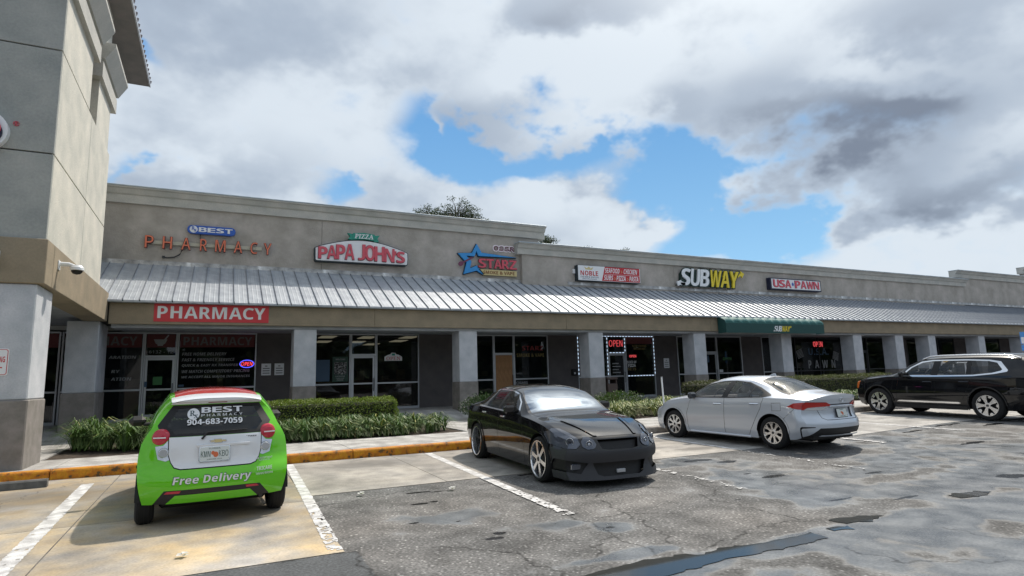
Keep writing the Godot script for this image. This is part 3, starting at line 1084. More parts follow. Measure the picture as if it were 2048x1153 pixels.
func make_mall() -> void:
	var pw := grain(256, 91, 0.02, 0.1, 0.2, 0.12)
	world_tile(mat("plywood", Color(0.36, 0.19, 0.085), 0.75), pw, 1.0)
	M.plywood.uv1_scale = Vector3(5.0, 0.6, 5.0)
	var mall := thing("strip_mall", "long single-storey strip mall with grey metal canopy roof and taupe sign wall", "building")
	# sign walls
	wall_run(mall, "sign_wall", -6.0, 13.05, WALL, 5.75, 8.48, 0.56, 0.0, 0.28, "tall section of the taupe sign wall")
	wall_run(mall, "sign_wall", 12.08, 46.6, WALL + 0.2, 5.75, 7.61, 0.5, 0.26, 0.26, "low section of the taupe sign wall")
	wall_run(mall, "sign_wall", 46.3, 57.0, WALL, 5.75, 8.27, 0.5, 0.26, 0.0, "far section of the taupe sign wall")
	wall_run(mall, "sign_wall", 56.2, 76.0, WALL - 0.3, 5.75, 9.1, 0.5, 0.26, 0.0, "farthest and tallest section of the sign wall")
	# body of the building behind
	bx("main_roof", V(-6.0, 3.75, -37.0), V(76.0, 5.9, WALL - 0.35), M.room_dark, mall)
	bx("rear_wall", V(-6.0, 0.3, -37.0), V(76.0, 3.74, -36.7), M.wall_taupe, mall)
	# canopy roof
	var canopy := part("canopy_roof", mall)
	var low := V(0, 4.2, -20.16)
	var high := V(0, 5.84, WALL + 0.02)
	var down := (low - high).normalized()
	var up := V(0, -down.z * -1.0, 0)
	up = V(0, down.z, -down.y)
	var pitch := 0.4137
	var cross := poly([0.0, 0.0, 0.0, 0.004, 0.12, 0.004, 0.135, 0.008, 0.148, 0.008, 0.163, 0.004, 0.255, 0.004, 0.27, 0.008, 0.283, 0.008, 0.298, 0.004, pitch - 0.002, 0.004, pitch - 0.002, 0.0])
	var b := MB.new()
	b.xf = Transform3D(Basis(Vector3.RIGHT, up, down), Vector3.ZERO)
	b.prism(cross, 0.0, low.distance_to(high))
	# hem turned down at the eave
	b.xf = Transform3D()
	b.box(V(0.026, low.y - high.y - 0.05, low.z - high.z - 0.012), V(pitch - 0.004, low.y - high.y + 0.004, low.z - high.z + 0.004))
	var pan := b.mesh()
	b = MB.new()
	b.xf = Transform3D(Basis(Vector3.RIGHT, up, down), Vector3.ZERO)
	b.prism(poly([0.006, 0.0, 0.006, 0.046, 0.02, 0.046, 0.02, 0.0]), 0.0, low.distance_to(high) + 0.006)
	var seam := b.mesh()
	var x := -2.432 - 3 * pitch
	while x < 62.0:
		var o := obj("roof_panel", pan, M.roof_metal, canopy)
		o.position = V(x, high.y + 0.0015 * sin(x * 37.0), high.z)
		obj("standing_seam", seam, M.seam_metal, canopy).position = V(x, high.y, high.z)
		x += pitch
	bx("roof_deck", V(-3.6, 5.5, WALL + 0.02), V(62, 5.7, WALL + 0.3), M.room_dark, canopy)
	b = MB.new()
	b.quad(V(-3.3, 4.17, -20.2), V(62, 4.17, -20.2), V(62, 5.8, WALL + 0.02), V(-3.6, 5.8, WALL + 0.02), V(0, -1, -0.4))
	obj("roof_underlay", b, M.room_dark, canopy)
	x = -3.9
	while x < 62.0:
		bx("flashing", V(x, 5.84, WALL + 0.004 if x < 11.9 else WALL + 0.204), V(x + 3.04, 5.985, WALL + 0.03 if x < 11.9 else WALL + 0.23), M.flashing, canopy)
		x += 3.05
	bx("eave_trim", V(-2.84, 4.14, -20.33), V(62, 4.178, -20.19), M.coping, canopy, 0.006)
	# fascia, header beam, soffit
	x = -2.76
	while x < 60.0:
		bx("fascia_panel", V(x + 0.003, 3.53, FRONT - 0.12), V(minf(x + 7.6, 62.0) - 0.003, 4.14, FRONT), M.fascia_tan, mall, 0.006)
		x += 7.6
	bx("header_beam", V(-2.7, 3.43, -21.25), V(62, 3.62, FRONT - 0.14), M.soffit, mall)
	bx("soffit", V(-2.7, 3.535, WALL - 0.1), V(62, 3.6, -21.25), M.soffit, mall)
	for q in [7.75, 13.1, 18.9, 24.4]:
		bx("soffit_light", V(q, 3.47, -21.9), V(q + 0.55, 3.54, -21.75), M.black, mall, 0.01)
	bx("soffit_light", V(31.2, 3.4, -20.9), V(31.4, 3.5, -20.75), M.white, mall, 0.01)
	# columns
	for cx in [2.27, 7.96, 13.56, 19.12, 24.68, 30.08, 33.66, 36.73, 41.9, 47.0, 52.0]:
		var c := part("column", mall)
		bx("shaft", V(cx, 1.6, -21.25), V(cx + 0.7, 3.43, -20.5), M.column_grey, c, 0.012)
		bx("base", V(cx - 0.015, 0.3, -21.265), V(cx + 0.715, 1.6, -20.485), M.column_base, c, 0.015)
	# shop fronts
	var fa: Material = M.frame_alu
	var fd: Material = M.frame_dark
	var s1 := storefront(mall, [[-7.6, -4.4, "w"], [-4.36, -2.13, "w"], [-2.12, -1.15, "d"], [-1.14, 1.34, "w"], [1.345, 3.1, "s"]], fa, "pharmacy shop front with lettered windows")
	var s2 := storefront(mall, [[3.105, 4.66, "w"], [4.665, 5.64, "d"], [5.645, 7.37, "w"], [7.375, 9.3, "s"]], fa, "pizza shop front with poster and lit ceiling panels")
	var s3 := storefront(mall, [[9.305, 10.67, "w"], [10.675, 11.62, "d", "plywood"], [11.625, 13.32, "w"], [13.325, 14.86, "s"], [14.865, 15.35, "w"]], fa, "smoke shop front with boarded door")
	var s4 := storefront(mall, [[15.36, 16.53, "w"], [16.535, 17.56, "d"], [17.565, 19.28, "w"], [19.285, 20.73, "s"], [20.735, 21.4, "w"]], fa, "restaurant front outlined with a string of small lights")
	var s5 := storefront(mall, [[21.41, 22.3, "w"], [22.305, 23.38, "d"], [23.385, 25.14, "w"], [25.145, 26.65, "s"], [26.655, 28.2, "w"]], fa, "sandwich shop front under the green awning")
	var s6 := storefront(mall, [[28.21, 33.3, "w", 29.3, 31.26], [33.305, 34.6, "s"], [34.605, 35.6, "d"], [35.605, 38.1, "w", 37.2]], fd, "pawn shop front with wide dark windows")
	storefront(mall, [[38.11, 39.6, "s"], [39.605, 43.0, "w", 41.3], [43.005, 44.9, "w"], [44.905, 46.4, "s"], [46.405, 50.6, "w", 48.5], [50.605, 52.4, "s"], [52.405, 58.0, "w", 54.0, 56.0], [58.005, 62.0, "s"]], fd, "far shop fronts behind the black sport utility vehicle")
	# rooms behind the glass
	var rooms := part("shop_interior", mall)
	bx("room_floor", V(-6.0, 0.4, -33.0), V(62.0, FLOOR - 0.01, WALL - 0.13), M.room_floor, rooms)
	bx("room_ceiling", V(-6.0, 3.6, -33.0), V(62.0, 3.74, WALL - 0.13), M.room_ceiling, rooms)
	bx("back_wall", V(-6.0, 0.4, -33.2), V(62.0, 3.7, -33.0), M.room_dark, rooms)
	for q in [-6.0, 2.9, 9.2, 15.3, 21.35, 28.15, 38.05, 46.3, 52.3, 62.0]:
		bx("party_wall", V(q - 0.08, 0.4, -33.0), V(q + 0.08, 3.6, WALL - 0.13), M.room_dark, rooms)
	# counters, shelves and stock that show through the glass
	var stock := [Color(0.2, 0.16, 0.1), Color(0.09, 0.1, 0.12), Color(0.3, 0.28, 0.25), Color(0.16, 0.05, 0.045), Color(0.05, 0.1, 0.09), Color(0.33, 0.27, 0.1)]
	for i in stock.size():
		mat("stock_%d" % i, stock[i], 0.7)
	for q in [[-5.0, -26.0, 3.0, 1.1], [-0.9, -25.6, 2.0, 1.05], [3.5, -26.8, 4.6, 1.15], [10.0, -26.0, 3.6, 1.2], [16.6, -26.5, 3.4, 1.1], [22.0, -26.2, 4.6, 1.25], [29.0, -25.5, 3.0, 1.0], [35.5, -26.0, 2.2, 1.1], [40.0, -25.4, 4.0, 1.3], [47.5, -25.6, 3.6, 1.2]]:
		bx("counter", V(q[0], FLOOR, q[1] - 0.6), V(q[0] + q[2], FLOOR + q[3], q[1]), M["stock_%d" % (int(q[0] + 6) % 6)], rooms, 0.01)
		for k in 5:
			var xx: float = q[0] + q[2] * (k + 0.2 + 0.5 * rng.randf()) / 5.0
			bx("stock_box", V(xx, FLOOR + q[3] + 0.002, q[1] - 0.45), V(xx + 0.18 + 0.2 * rng.randf(), FLOOR + q[3] + 0.15 + 0.35 * rng.randf(), q[1] - 0.1), M["stock_%d" % rng.randi_range(0, 5)], rooms)
	# the pizza shop's ceiling panels are lit
	glow("ceiling_panel", Color(0.62, 0.57, 0.4), 0.55)
	for q in [[3.9, -26.0], [4.2, -29.0], [5.6, -26.2], [5.8, -29.2], [7.4, -26.0], [7.6, -28.4], [6.9, -31.0]]:
		bx("ceiling_light", V(q[0], 3.575, q[1] - 0.6), V(q[0] + 0.6, 3.598, q[1] + 0.6), M.ceiling_panel, rooms)
	var l := AreaLight3D.new()
	l.name = "shop_light"
	l.area_size = Vector2(3.6, 4.0)
	l.light_energy = 0.12
	l.light_color = Color(1.0, 0.9, 0.7)
	l.shadow_enabled = true
	l.position = V(5.9, 3.55, -28.4)
	l.rotation_degrees = V(-90, 0, 0)
	rooms.add_child(l)
	window_print(s1, s2, s3, s4, s5, s6)


func window_print(s1: Node, s2: Node, s3: Node, s4: Node, s5: Node, s6: Node) -> void:
	face_z = WALL + 0.008
	var W := func(p: Node, t: String, x: float, y: float, w: float, h: float, m: String, kind := "bold", slant := 0.0) -> void:
		lettering("lettering", t, w, h, 0.003, kind, M[m], p, V(x, y, face_z), Basis(), slant, 1.0)
	mat("vinyl_grey", Color(0.3, 0.31, 0.32), 0.6)
	mat("vinyl_red", Color(0.11, 0.018, 0.02), 0.6)
	mat("vinyl_dim", Color(0.13, 0.13, 0.135), 0.6)
	mat("vinyl_gold", Color(0.2, 0.15, 0.05), 0.6)
	mat("vinyl_redtext", Color(0.24, 0.03, 0.03), 0.6)
	mat("vinyl_green", Color(0.05, 0.2, 0.06), 0.6)
	mat("vinyl_blue", Color(0.05, 0.1, 0.17), 0.6)
	# pharmacy: red heads with the word, services below
	for q in [[-7.5, -4.46], [-4.29, -2.2], [-2.05, -1.22], [-1.07, 1.27]]:
		bx("printed_band", V(q[0], 3.03, WALL + 0.007), V(q[1], 3.47, WALL + 0.009), M.vinyl_red, s1)
	face_z = WALL + 0.01
	W.call(s1, "PHARMACY", -0.98, 3.1, 2.16, 0.29, "vinyl_dim")
	W.call(s1, "PHARMACY", -4.45, 3.1, 2.12, 0.29, "vinyl_dim")
	W.call(s1, "PHARMACY", -7.0, 3.1, 2.1, 0.29, "vinyl_dim")
	face_z = WALL + 0.008
	var rows := ["FREE HOME DELIVERY", "FAST & FRIENDLY SERVICE", "QUICK & EASY RX TRANSFER", "WE MATCH COMPETITORS' PRICING", "WE ACCEPT ALL MAJOR INSURANCES"]
	var wide := [1.36, 1.62, 1.75, 2.12, 2.14]
	for i in 5:
		W.call(s1, rows[i], -1.0, 2.75 - i * 0.198, wide[i], 0.1, "vinyl_grey", "bold", 0.15)
	W.call(s1, "ARATION", -3.1, 2.66, 0.75, 0.1, "vinyl_grey", "bold", 0.15)
	W.call(s1, "RY", -3.0, 2.2, 0.22, 0.1, "vinyl_grey", "bold", 0.15)
	W.call(s1, "ATION", -3.0, 1.95, 0.55, 0.1, "vinyl_grey", "bold", 0.15)
	for i in 4:
		W.call(s1, ["F", "B", "A", "W"][i], -5.2, 2.66 - 0.235 * i, 0.1, 0.1, "vinyl_grey", "bold", 0.15)
	W.call(s1, "6132 - 12", -1.98, 2.83, 0.7, 0.1, "vinyl_grey", "sans")
	# mortar and pestle
	var b := MB.new()
	b.prism(poly([-1.86, 3.3, -1.46, 3.3, -1.52, 3.16, -1.58, 3.12, -1.58, 3.08, -1.74, 3.08, -1.74, 3.12, -1.8, 3.16]), WALL + 0.011, WALL + 0.013)
	b.prism(poly([-1.56, 3.3, -1.44, 3.46, -1.41, 3.44, -1.5, 3.3]), WALL + 0.011, WALL + 0.013)
	obj("mortar_emblem", b, M.vinyl_grey, s1)
	bx("notice", V(-1.82, 1.78, WALL + 0.009), V(-1.55, 2.05, WALL + 0.011), M.vinyl_green, s1)
	bx("notice", V(-2.06, 1.72, WALL + 0.031), V(-1.98, 1.9, WALL + 0.033), M.vinyl_blue, s1)
	bx("notice", V(-1.06, 1.7, WALL + 0.009), V(-0.9, 1.77, WALL + 0.011), M.vinyl_blue, s1)
	# pizza: poster and hours
	bx("poster", V(4.0, 1.72, WALL + 0.008), V(4.58, 2.66, WALL + 0.014), M.poster_green, s2)
	bx("poster_picture", V(4.07, 2.0, WALL + 0.0145), V(4.52, 2.46, WALL + 0.0165), M.poster_food, s2)
	face_z = WALL + 0.0165
	W.call(s2, "WELCOME", 4.11, 2.53, 0.36, 0.06, "vinyl_grey")
	W.call(s2, "EVERYONE", 4.12, 1.9, 0.34, 0.05, "vinyl_grey")
	W.call(s2, "LOVES OUR", 4.14, 1.83, 0.3, 0.04, "vinyl_grey")
	W.call(s2, "PIZZA!", 4.17, 1.76, 0.24, 0.05, "vinyl_grey")
	face_z = WALL + 0.008
	bx("hours_sheet", V(3.3, 1.75, WALL + 0.008), V(3.9, 2.55, WALL + 0.012), M.vinyl_blue, s2)
	# smoke shop
	W.call(s3, "STARZ", 12.05, 2.86, 1.05, 0.2, "vinyl_redtext")
	W.call(s3, "SMOKE & VAPE", 11.78, 2.58, 1.36, 0.15, "vinyl_gold")
	W.call(s3, "CIGARS", 11.72, 1.42, 0.55, 0.1, "vinyl_grey")
	# restaurant
	face_z = WALL + 0.011
	bx("printed_band", V(17.64, 3.14, WALL + 0.007), V(19.2, 3.46, WALL + 0.009), M.vinyl_red, s4)
	face_z = WALL + 0.008
	W.call(s4, "NOW SERVING", 18.0, 3.0, 0.85, 0.1, "vinyl_gold")
	W.call(s4, "BREAKFAST", 18.08, 2.86, 0.7, 0.1, "vinyl_gold")
	W.call(s4, "SLICE OF", 17.65, 2.22, 0.55, 0.12, "print_white")
	W.call(s4, "PIZZA", 17.7, 2.05, 0.45, 0.13, "print_white")
	W.call(s4, "$2.75", 17.68, 1.88, 0.48, 0.13, "vinyl_gold")
	for i in 4:
		bx("hours_line", V(16.8, 2.2 - 0.14 * i, WALL + 0.009), V(17.15 + 0.1 * (i % 2), 2.25 - 0.14 * i, WALL + 0.011), M.vinyl_grey, s4)
	# sandwich shop
	W.call(s5, "OPEN", 23.8, 2.3, 0.6, 0.14, "vinyl_green")
	bx("notice", V(22.6, 2.2, WALL + 0.009), V(22.85, 2.55, WALL + 0.011), M.vinyl_blue, s5)
	bx("notice", V(23.5, 1.68, WALL + 0.009), V(23.75, 1.82, WALL + 0.011), M.print_white, s5)
	# pawn shop
	W.call(s6, "U.S.A.", 30.4, 2.5, 1.7, 0.4, "vinyl_blue")
	W.call(s6, "P  A  W  N", 30.3, 1.76, 2.3, 0.46, "vinyl_grey")
	for q in [[29.5, 1.0], [32.4, -1.0]]:
		b = MB.new()
		b.xf = Transform3D(Basis(Vector3.BACK, 0.3 * q[1]), V(q[0], 2.3, WALL + 0.009))
		for i in 7:
			b.box(V(0.0, i * 0.07, 0.0), V(0.5, i * 0.07 + 0.035, 0.003))
		obj("flag_stripes", b, M.vinyl_grey, s6)


# ---------------------------------------------------------------- the taller building at the left
func make_corner_building() -> void:
	var c := thing("corner_building", "tall cream and grey stucco building corner with heavy cornice and deep eave", "building")
	var XL := -2.84
	world_tile(mat("pillar_grey", Color(0.4, 0.415, 0.445), 0.93), T.stucco, 2.0, T.stucco_n, 0.6)
	world_tile(mat("soffit_dark", Color(0.2, 0.18, 0.17), 0.9), T.stucco, 2.0)
	# core
	bx("core_wall", V(-14, 4.0, -19.0), V(XL - 0.42, 10.3, -13.39), M.fascia_tan, c)
	# stucco panels: the side toward the shops
	for q in [[4.415, 6.03, -13.382, -16.44], [4.415, 6.03, -16.46, -19.1], [6.055, 8.09, -13.382, -16.44], [6.055, 8.09, -16.46, -19.1], [8.115, 10.3, -13.382, -16.1]]:
		bx("stucco_panel", V(XL - 0.08, q[0], q[3]), V(XL, q[1], q[2]), M.wall_cream, c, 0.006)
	bx("stucco_panel", V(XL - 0.3, 8.115, -19.1), V(XL - 0.05, 10.3, -17.3), M.wall_cream, c, 0.006)
	bx("recess_wall", V(XL - 0.4, 8.1, -17.35), V(XL - 0.3, 10.3, -16.05), M.fascia_tan, c)
	# and toward the lot
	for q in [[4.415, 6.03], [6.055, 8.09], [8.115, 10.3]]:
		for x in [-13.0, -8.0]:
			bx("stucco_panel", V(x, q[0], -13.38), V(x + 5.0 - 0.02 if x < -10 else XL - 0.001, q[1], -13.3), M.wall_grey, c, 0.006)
	# band
	bx("tan_band", V(-14.0, 3.59, -13.75), V(XL + 0.05, 4.41, -13.22), M.fascia_tan, c, 0.012)
	bx("tan_band", V(XL - 0.5, 3.592, -20.36), V(XL + 0.05, 4.408, -13.76), M.fascia_tan, c, 0.012)
	bx("walk_ceiling", V(-14.0, 3.7, -23.0), V(XL - 0.51, 3.8, -13.76), M.soffit, c)
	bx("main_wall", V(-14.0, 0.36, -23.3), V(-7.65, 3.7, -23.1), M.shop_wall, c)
	# cornices along the side and the front
	var side := Basis(V(0, 0, -1), Vector3.UP, V(1, 0, 0))
	var prof := func(at: float) -> PackedVector2Array: return poly([at - 0.2, 9.42, at + 0.1, 9.42, at + 0.1, 9.82, at + 0.05, 9.84, at + 0.05, 9.9, at + 0.13, 9.9, at + 0.34, 10.26, at + 0.34, 10.34, at - 0.2, 10.34])
	var b := MB.new()
	b.xf = Transform3D(side, Vector3.ZERO)
	b.run(prof.call(XL), 12.96, 16.35)
	obj("cornice", b, M.trim_cream, c)
	b = MB.new()
	b.xf = Transform3D(side, Vector3.ZERO)
	b.run(prof.call(XL - 0.06), 17.05, 19.42)
	obj("cornice", b, M.trim_cream, c)
	b = MB.new()
	b.run(prof.call(-13.3), -14.0, XL - 0.2)
	obj("cornice", b, M.trim_cream, c)
	# the taller block behind carries the deep eave
	bx("upper_wall", V(-14.0, 10.3, -19.0), V(XL - 0.12, 12.05, -13.5), M.wall_cream, c)
	bx("tower_wall", V(-14.0, 4.0, -22.6), V(-3.42, 12.05, -19.02), M.wall_cream, c)
	bx("eave_soffit", V(-14.0, 12.05, -23.1), V(-2.42, 12.11, -12.4), M.soffit_dark, c)
	var roof := part("roof", c)
	b = MB.new()
	b.quad(V(-2.4, 12.13, -23.1), V(-2.4, 12.13, -12.4), V(-14, 16.2, -12.4), V(-14, 16.2, -23.1), V(0.4, 1, 0))
	b.quad(V(-2.4, 12.11, -12.4), V(-14, 16.2, -12.4), V(-14, 12.11, -12.4), V(-8, 12.11, -12.4), V(0, 0, 1))
	b.quad(V(-2.4, 12.13, -23.1), V(-14, 16.2, -23.1), V(-14, 12.13, -23.1), V(-8, 12.13, -23.1), V(0, 0, -1))
	obj("roof_slope", b, M.roof_dark, roof)
	bx("eave_fascia", V(-2.42, 12.04, -23.12), V(-2.385, 12.16, -12.4), M.frame_alu, roof)
	b = MB.new()
	b.tube([V(-2.37, 12.17, 0.0), V(-3.1, 12.43, 0.0)], 0.06, 0.06, 8)
	var tile := b.mesh()
	for i in 34:
		var o := obj("roof_tile", tile, M.roof_dark, roof)
		o.position.z = -23.0 + i * 0.31
	# pillars
	var p := part("pillar", c)
	bx("shaft", V(-5.2, 1.55, -14.45), V(XL - 0.06, 3.59, -13.27), M.column_grey, p, 0.02)
	bx("base", V(-5.22, 0.33, -14.475), V(XL - 0.04, 1.55, -13.245), M.column_base, p, 0.02)
	p = part("pillar", c)
	bx("shaft", V(-3.72, 1.6, -21.9), V(XL - 0.12, 3.6, -20.38), M.column_grey, p, 0.02)
	bx("base", V(-3.74, 0.33, -21.925), V(XL - 0.1, 1.6, -20.355), M.column_base, p, 0.02)


# ---------------------------------------------------------------- signs
# measured on the wall plane; brings a point forward to a sign face at z without changing where it is seen
func at_face(x: float, y: float, z: float) -> Vector3:
	var k := z / WALL
	return Vector3(x * k, 1.7 + (y - 1.7) * k, z)


func letters_along(parent: Node, words: Array, z: float, depth: float, kind: String, m: Material, backm: Material, fat := 0.02) -> void:
	# words: [letter, x, y, w, h] one by one, each a channel letter with a darker return
	for q in words:
		lettering("letter", q[0], q[3], q[4], depth, kind, m, parent, V(q[1], q[2], z))
		if backm:
			lettering("letter_return", q[0], q[3] + fat, q[4] + fat, depth * 0.7, kind, backm, parent, V(q[1] - fat / 2, q[2] - fat / 2, z - 0.005))


func spread(text: String, x: float, y: float, w: float, h: float, gap: float, narrow := "I1'.") -> Array:
	var units := 0.0
	for ch in text:
		units += 0.45 if ch in narrow else (1.25 if ch in "MW" else (0.6 if ch == " " else 1.0))
	var u := (w - gap * (text.length() - 1)) / units
	var out := []
	for ch in text:
		var k := 0.45 if ch in narrow else (1.25 if ch in "MW" else (0.6 if ch == " " else 1.0))
		if ch != " ":
			out.append([ch, x, y, u * k, h])
		x += u * k + gap
	return out


func arrow_word(parent: Node, x: float, y: float, w: float, h: float, z: float, depth: float, white: Material, yellow: Material, back: Material) -> void:
	# slanted two-colour word with an arrow at each end
	var s := 0.16
	var a := spread("SUB", x + 0.03 * w, y, w * 0.43, h, w * 0.006)
	var b := spread("WAY", x + 0.47 * w, y, w * 0.46, h, -w * 0.004)
	for q in a:
		lettering("letter", q[0], q[3], q[4], depth, "bold", white, parent, V(q[1], q[2], z), Basis(), s)
	for q in b:
		lettering("letter", q[0], q[3], q[4], depth, "bold", yellow, parent, V(q[1], q[2], z), Basis(), s)
	if back:
		for q in a + b:
			var f := h * 0.13
			lettering("letter_return", q[0], q[3] + f, q[4] + f, depth, "bold", back, parent, V(q[1] - f / 2 + 0.03 * h, q[2] - f / 2, z - 0.012), Basis(), s)
	var m := MB.new()
	m.prism(poly([x + 0.1 * w, y, x + 0.1 * w, y + 0.16 * h, x + 0.03 * w, y + 0.16 * h, x + 0.045 * w, y + 0.3 * h, x - 0.02 * w, y + 0.2 * h, x - 0.005 * w, y - 0.06 * h, x + 0.02 * w, y + 0.02 * h]), z, z + depth)
	obj("arrow", m, white, parent)
	m = MB.new()
	var r := x + 0.95 * w
	m.prism(poly([r - 0.01 * w, y + 0.62 * h, r + 0.01 * w, y + 0.84 * h, r + 0.045 * w, y + 0.9 * h, r + 0.04 * w, y + 1.06 * h, r + 0.1 * w, y + 0.9 * h, r + 0.06 * w, y + 0.64 * h, r + 0.055 * w, y + 0.76 * h, r + 0.02 * w, y + 0.74 * h]), z, z + depth)
	obj("arrow", m, yellow, parent)


func star(cx: float, cy: float, r: float, ri: float, turn := 0.0, k := 5) -> PackedVector2Array:
	var p := PackedVector2Array()
	for i in 2 * k:
		var a := PI / 2 + turn + PI * i / k
		var q := r if i % 2 == 0 else ri
		p.append(Vector2(cx + q * cos(a), cy + q * sin(a)))
	return p


func rounded(x0: float, y0: float, x1: float, y1: float, r: float) -> PackedVector2Array:
	var p := PackedVector2Array()
	for q in [[x1 - r, y0 + r, -90.0], [x1 - r, y1 - r, 0.0], [x0 + r, y1 - r, 90.0], [x0 + r, y0 + r, 180.0]]:
		for i in 7:
			var a := deg_to_rad(q[2] + 15.0 * i)
			p.append(Vector2(q[0] + r * cos(a), q[1] + r * sin(a)))
	return p


func make_signs() -> void:
	mat("sign_blue", Color(0.02, 0.1, 0.46), 0.35)
	mat("sign_face", Color(0.76, 0.78, 0.81), 0.4)
	mat("sign_red", Color(0.6, 0.085, 0.12), 0.4)
	mat("sign_red_edge", Color(0.1, 0.02, 0.03), 0.5)
	mat("sign_orange", Color(0.72, 0.19, 0.1), 0.45)
	mat("raceway", Color(0.5, 0.48, 0.39), 0.6)
	mat("sign_case", Color(0.02, 0.035, 0.045), 0.5)
	mat("ribbon_green", Color(0.015, 0.26, 0.19), 0.4)
	mat("star_blue", Color(0.03, 0.27, 0.64), 0.4)
	mat("sign_gold", Color(0.6, 0.5, 0.24), 0.45)
	mat("gold_text", Color(0.22, 0.09, 0.03), 0.5)
	mat("pink_edge", Color(0.8, 0.74, 0.78), 0.5)
	mat("plum", Color(0.16, 0.04, 0.09), 0.5)
	mat("sub_yellow", Color(0.76, 0.6, 0.03), 0.4)
	mat("sub_white", Color(0.76, 0.79, 0.82), 0.4)
	mat("sub_green", Color(0.012, 0.035, 0.03), 0.45)
	mat("navy", Color(0.012, 0.016, 0.045), 0.5)
	# blue capsule
	var t := thing("pharmacy_sign", "small blue capsule sign with white lettering above the spaced orange letters", "sign")
	var z := WALL + 0.16
	var k := z / WALL
	face_k = k
	var P := func(x: float, y: float) -> Vector2: return Vector2(x * face_k, 1.7 + (y - 1.7) * face_k)
	var a: Vector2 = P.call(-1.05, 7.045)
	var c: Vector2 = P.call(0.5, 7.345)
	var b := MB.new()
	b.prism(rounded(a.x, a.y, c.x, c.y, (c.y - a.y) / 2 - 0.001), WALL + 0.03, z, 0.01)
	obj("panel", b, M.sign_blue, t)
	b = MB.new()
	b.prism(circle(a.x + 0.2, (a.y + c.y) / 2, 0.125, 0.125), z, z + 0.012)
	obj("emblem_disc", b, M.sign_face, t)
	lettering("emblem_letter", "R", 0.09, 0.12, 0.012, "serifbold", M.sign_blue, t, V(a.x + 0.135, a.y + 0.13, z + 0.013))
	lettering("emblem_letter", "x", 0.08, 0.08, 0.012, "serifbold", M.sign_blue, t, V(a.x + 0.21, a.y + 0.075, z + 0.013))
	for q in spread("BEST", a.x + 0.36, a.y + 0.07, 1.08, 0.165, 0.025):
		lettering("letter", q[0], q[3], q[4], 0.02, "bold", M.sign_face, t, V(q[1], q[2], z))
	bx("standoff", V(a.x + 0.4, a.y - 0.14, WALL + 0.001), V(a.x + 0.43, a.y + 0.02, WALL + 0.06), M.sign_case, t)
	# orange channel letters on a raceway
	t = thing("channel_letter_sign", "widely spaced orange channel letters on a pale raceway", "sign")
	z = WALL + 0.2
	k = z / WALL
	face_k = k
	var px := [[-2.3, 0.25], [-1.77, 0.28], [-1.2, 0.28], [-0.62, 0.22], [-0.14, 0.33], [0.47, 0.27], [1.02, 0.23], [1.47, 0.26]]
	for i in 8:
		var at: Vector2 = P.call(px[i][0], 6.445)
		lettering("letter", "PHARMACY"[i], px[i][1] * k, 0.42 * k, 0.1, "sans", M.sign_orange, t, V(at.x, at.y, z - 0.1))
		lettering("letter_return", "PHARMACY"[i], px[i][1] * k + 0.02, 0.42 * k + 0.02, 0.09, "bold", M.sign_red_edge, t, V(at.x - 0.01, at.y - 0.01, z - 0.11))
	bx("raceway", V(-2.12 * k, 6.56, WALL + 0.001), V(1.42 * k, 6.69, WALL + 0.08), M.raceway, t, 0.01)
	b = MB.new()
	b.tube([V(-1.72, 6.13, WALL + 0.03), V(-1.6, 6.11, WALL + 0.04), V(-1.4, 6.14, WALL + 0.05), V(-1.24, 6.24, WALL + 0.05), V(-1.17, 6.4, WALL + 0.05), V(-1.15, 6.57, WALL + 0.05)], 0.02, 0.02, 8)
	b.box(V(-1.76, 6.09, WALL + 0.001), V(-1.68, 6.17, WALL + 0.06))
	obj("conduit", b, M.frame_dark, t)
	# arched cabinet with red letters
	t = thing("pizza_sign", "arched white cabinet sign with fat red letters and a green ribbon on top", "sign")
	z = WALL + 0.3
	k = z / WALL
	face_k = k
	var arch := PackedVector2Array()
	var N := 22
	for i in N + 1:
		var u := float(i) / N
		var xx := lerpf(3.27, 6.94, u)
		var yy := 6.86 + 0.38 * sin(PI * u) + 0.02
		if i == 0 or i == N:
			yy -= 0.03
		arch.append(P.call(xx, yy))
	for q in [[6.95, 6.6], [6.93, 6.36], [6.87, 6.325], [3.34, 6.315], [3.28, 6.36]]:
		arch.append(P.call(q[0], q[1]))
	b = MB.new()
	b.prism(arch, WALL + 0.002, z - 0.03)
	obj("cabinet", b, M.sign_case, t)
	var inner := Geometry2D.offset_polygon(arch, -0.035)
	b = MB.new()
	b.prism(inner[0], z - 0.03, z)
	obj("face", b, M.sign_face, t)
	var base: Vector2 = P.call(3.4, 6.4)
	var xx := base.x
	var word := "PAPA JOHN'S"
	var ws := [0.33, 0.34, 0.33, 0.36, 0.16, 0.27, 0.37, 0.4, 0.4, 0.1, 0.33]
	var tot := 0.0
	for q in ws:
		tot += q
	for i in word.length():
		var u: float = (xx - base.x + ws[i] / 2) / 3.36
		var hh := 0.42 + 0.2 * sin(PI * clampf(u, 0, 1))
		if word[i] != " ":
			var yy := base.y + 0.02 + 0.02 * sin(PI * u)
			var w2: float = ws[i] * 3.34 / tot
			if word[i] == "'":
				lettering("letter", "'", 0.09, 0.16, 0.05, "bold", M.sign_red, t, V(xx, yy + hh - 0.2, z))
			else:
				lettering("letter_return", word[i], w2 + 0.03, hh + 0.03, 0.03, "bold", M.sign_red_edge, t, V(xx - 0.012, yy - 0.02, z))
				lettering("letter", word[i], w2 + 0.01, hh, 0.06, "bold", M.sign_red, t, V(xx, yy, z))
		xx += ws[i] * 3.34 / tot
	var A: Vector2 = P.call(4.5, 7.2)
	b = MB.new()
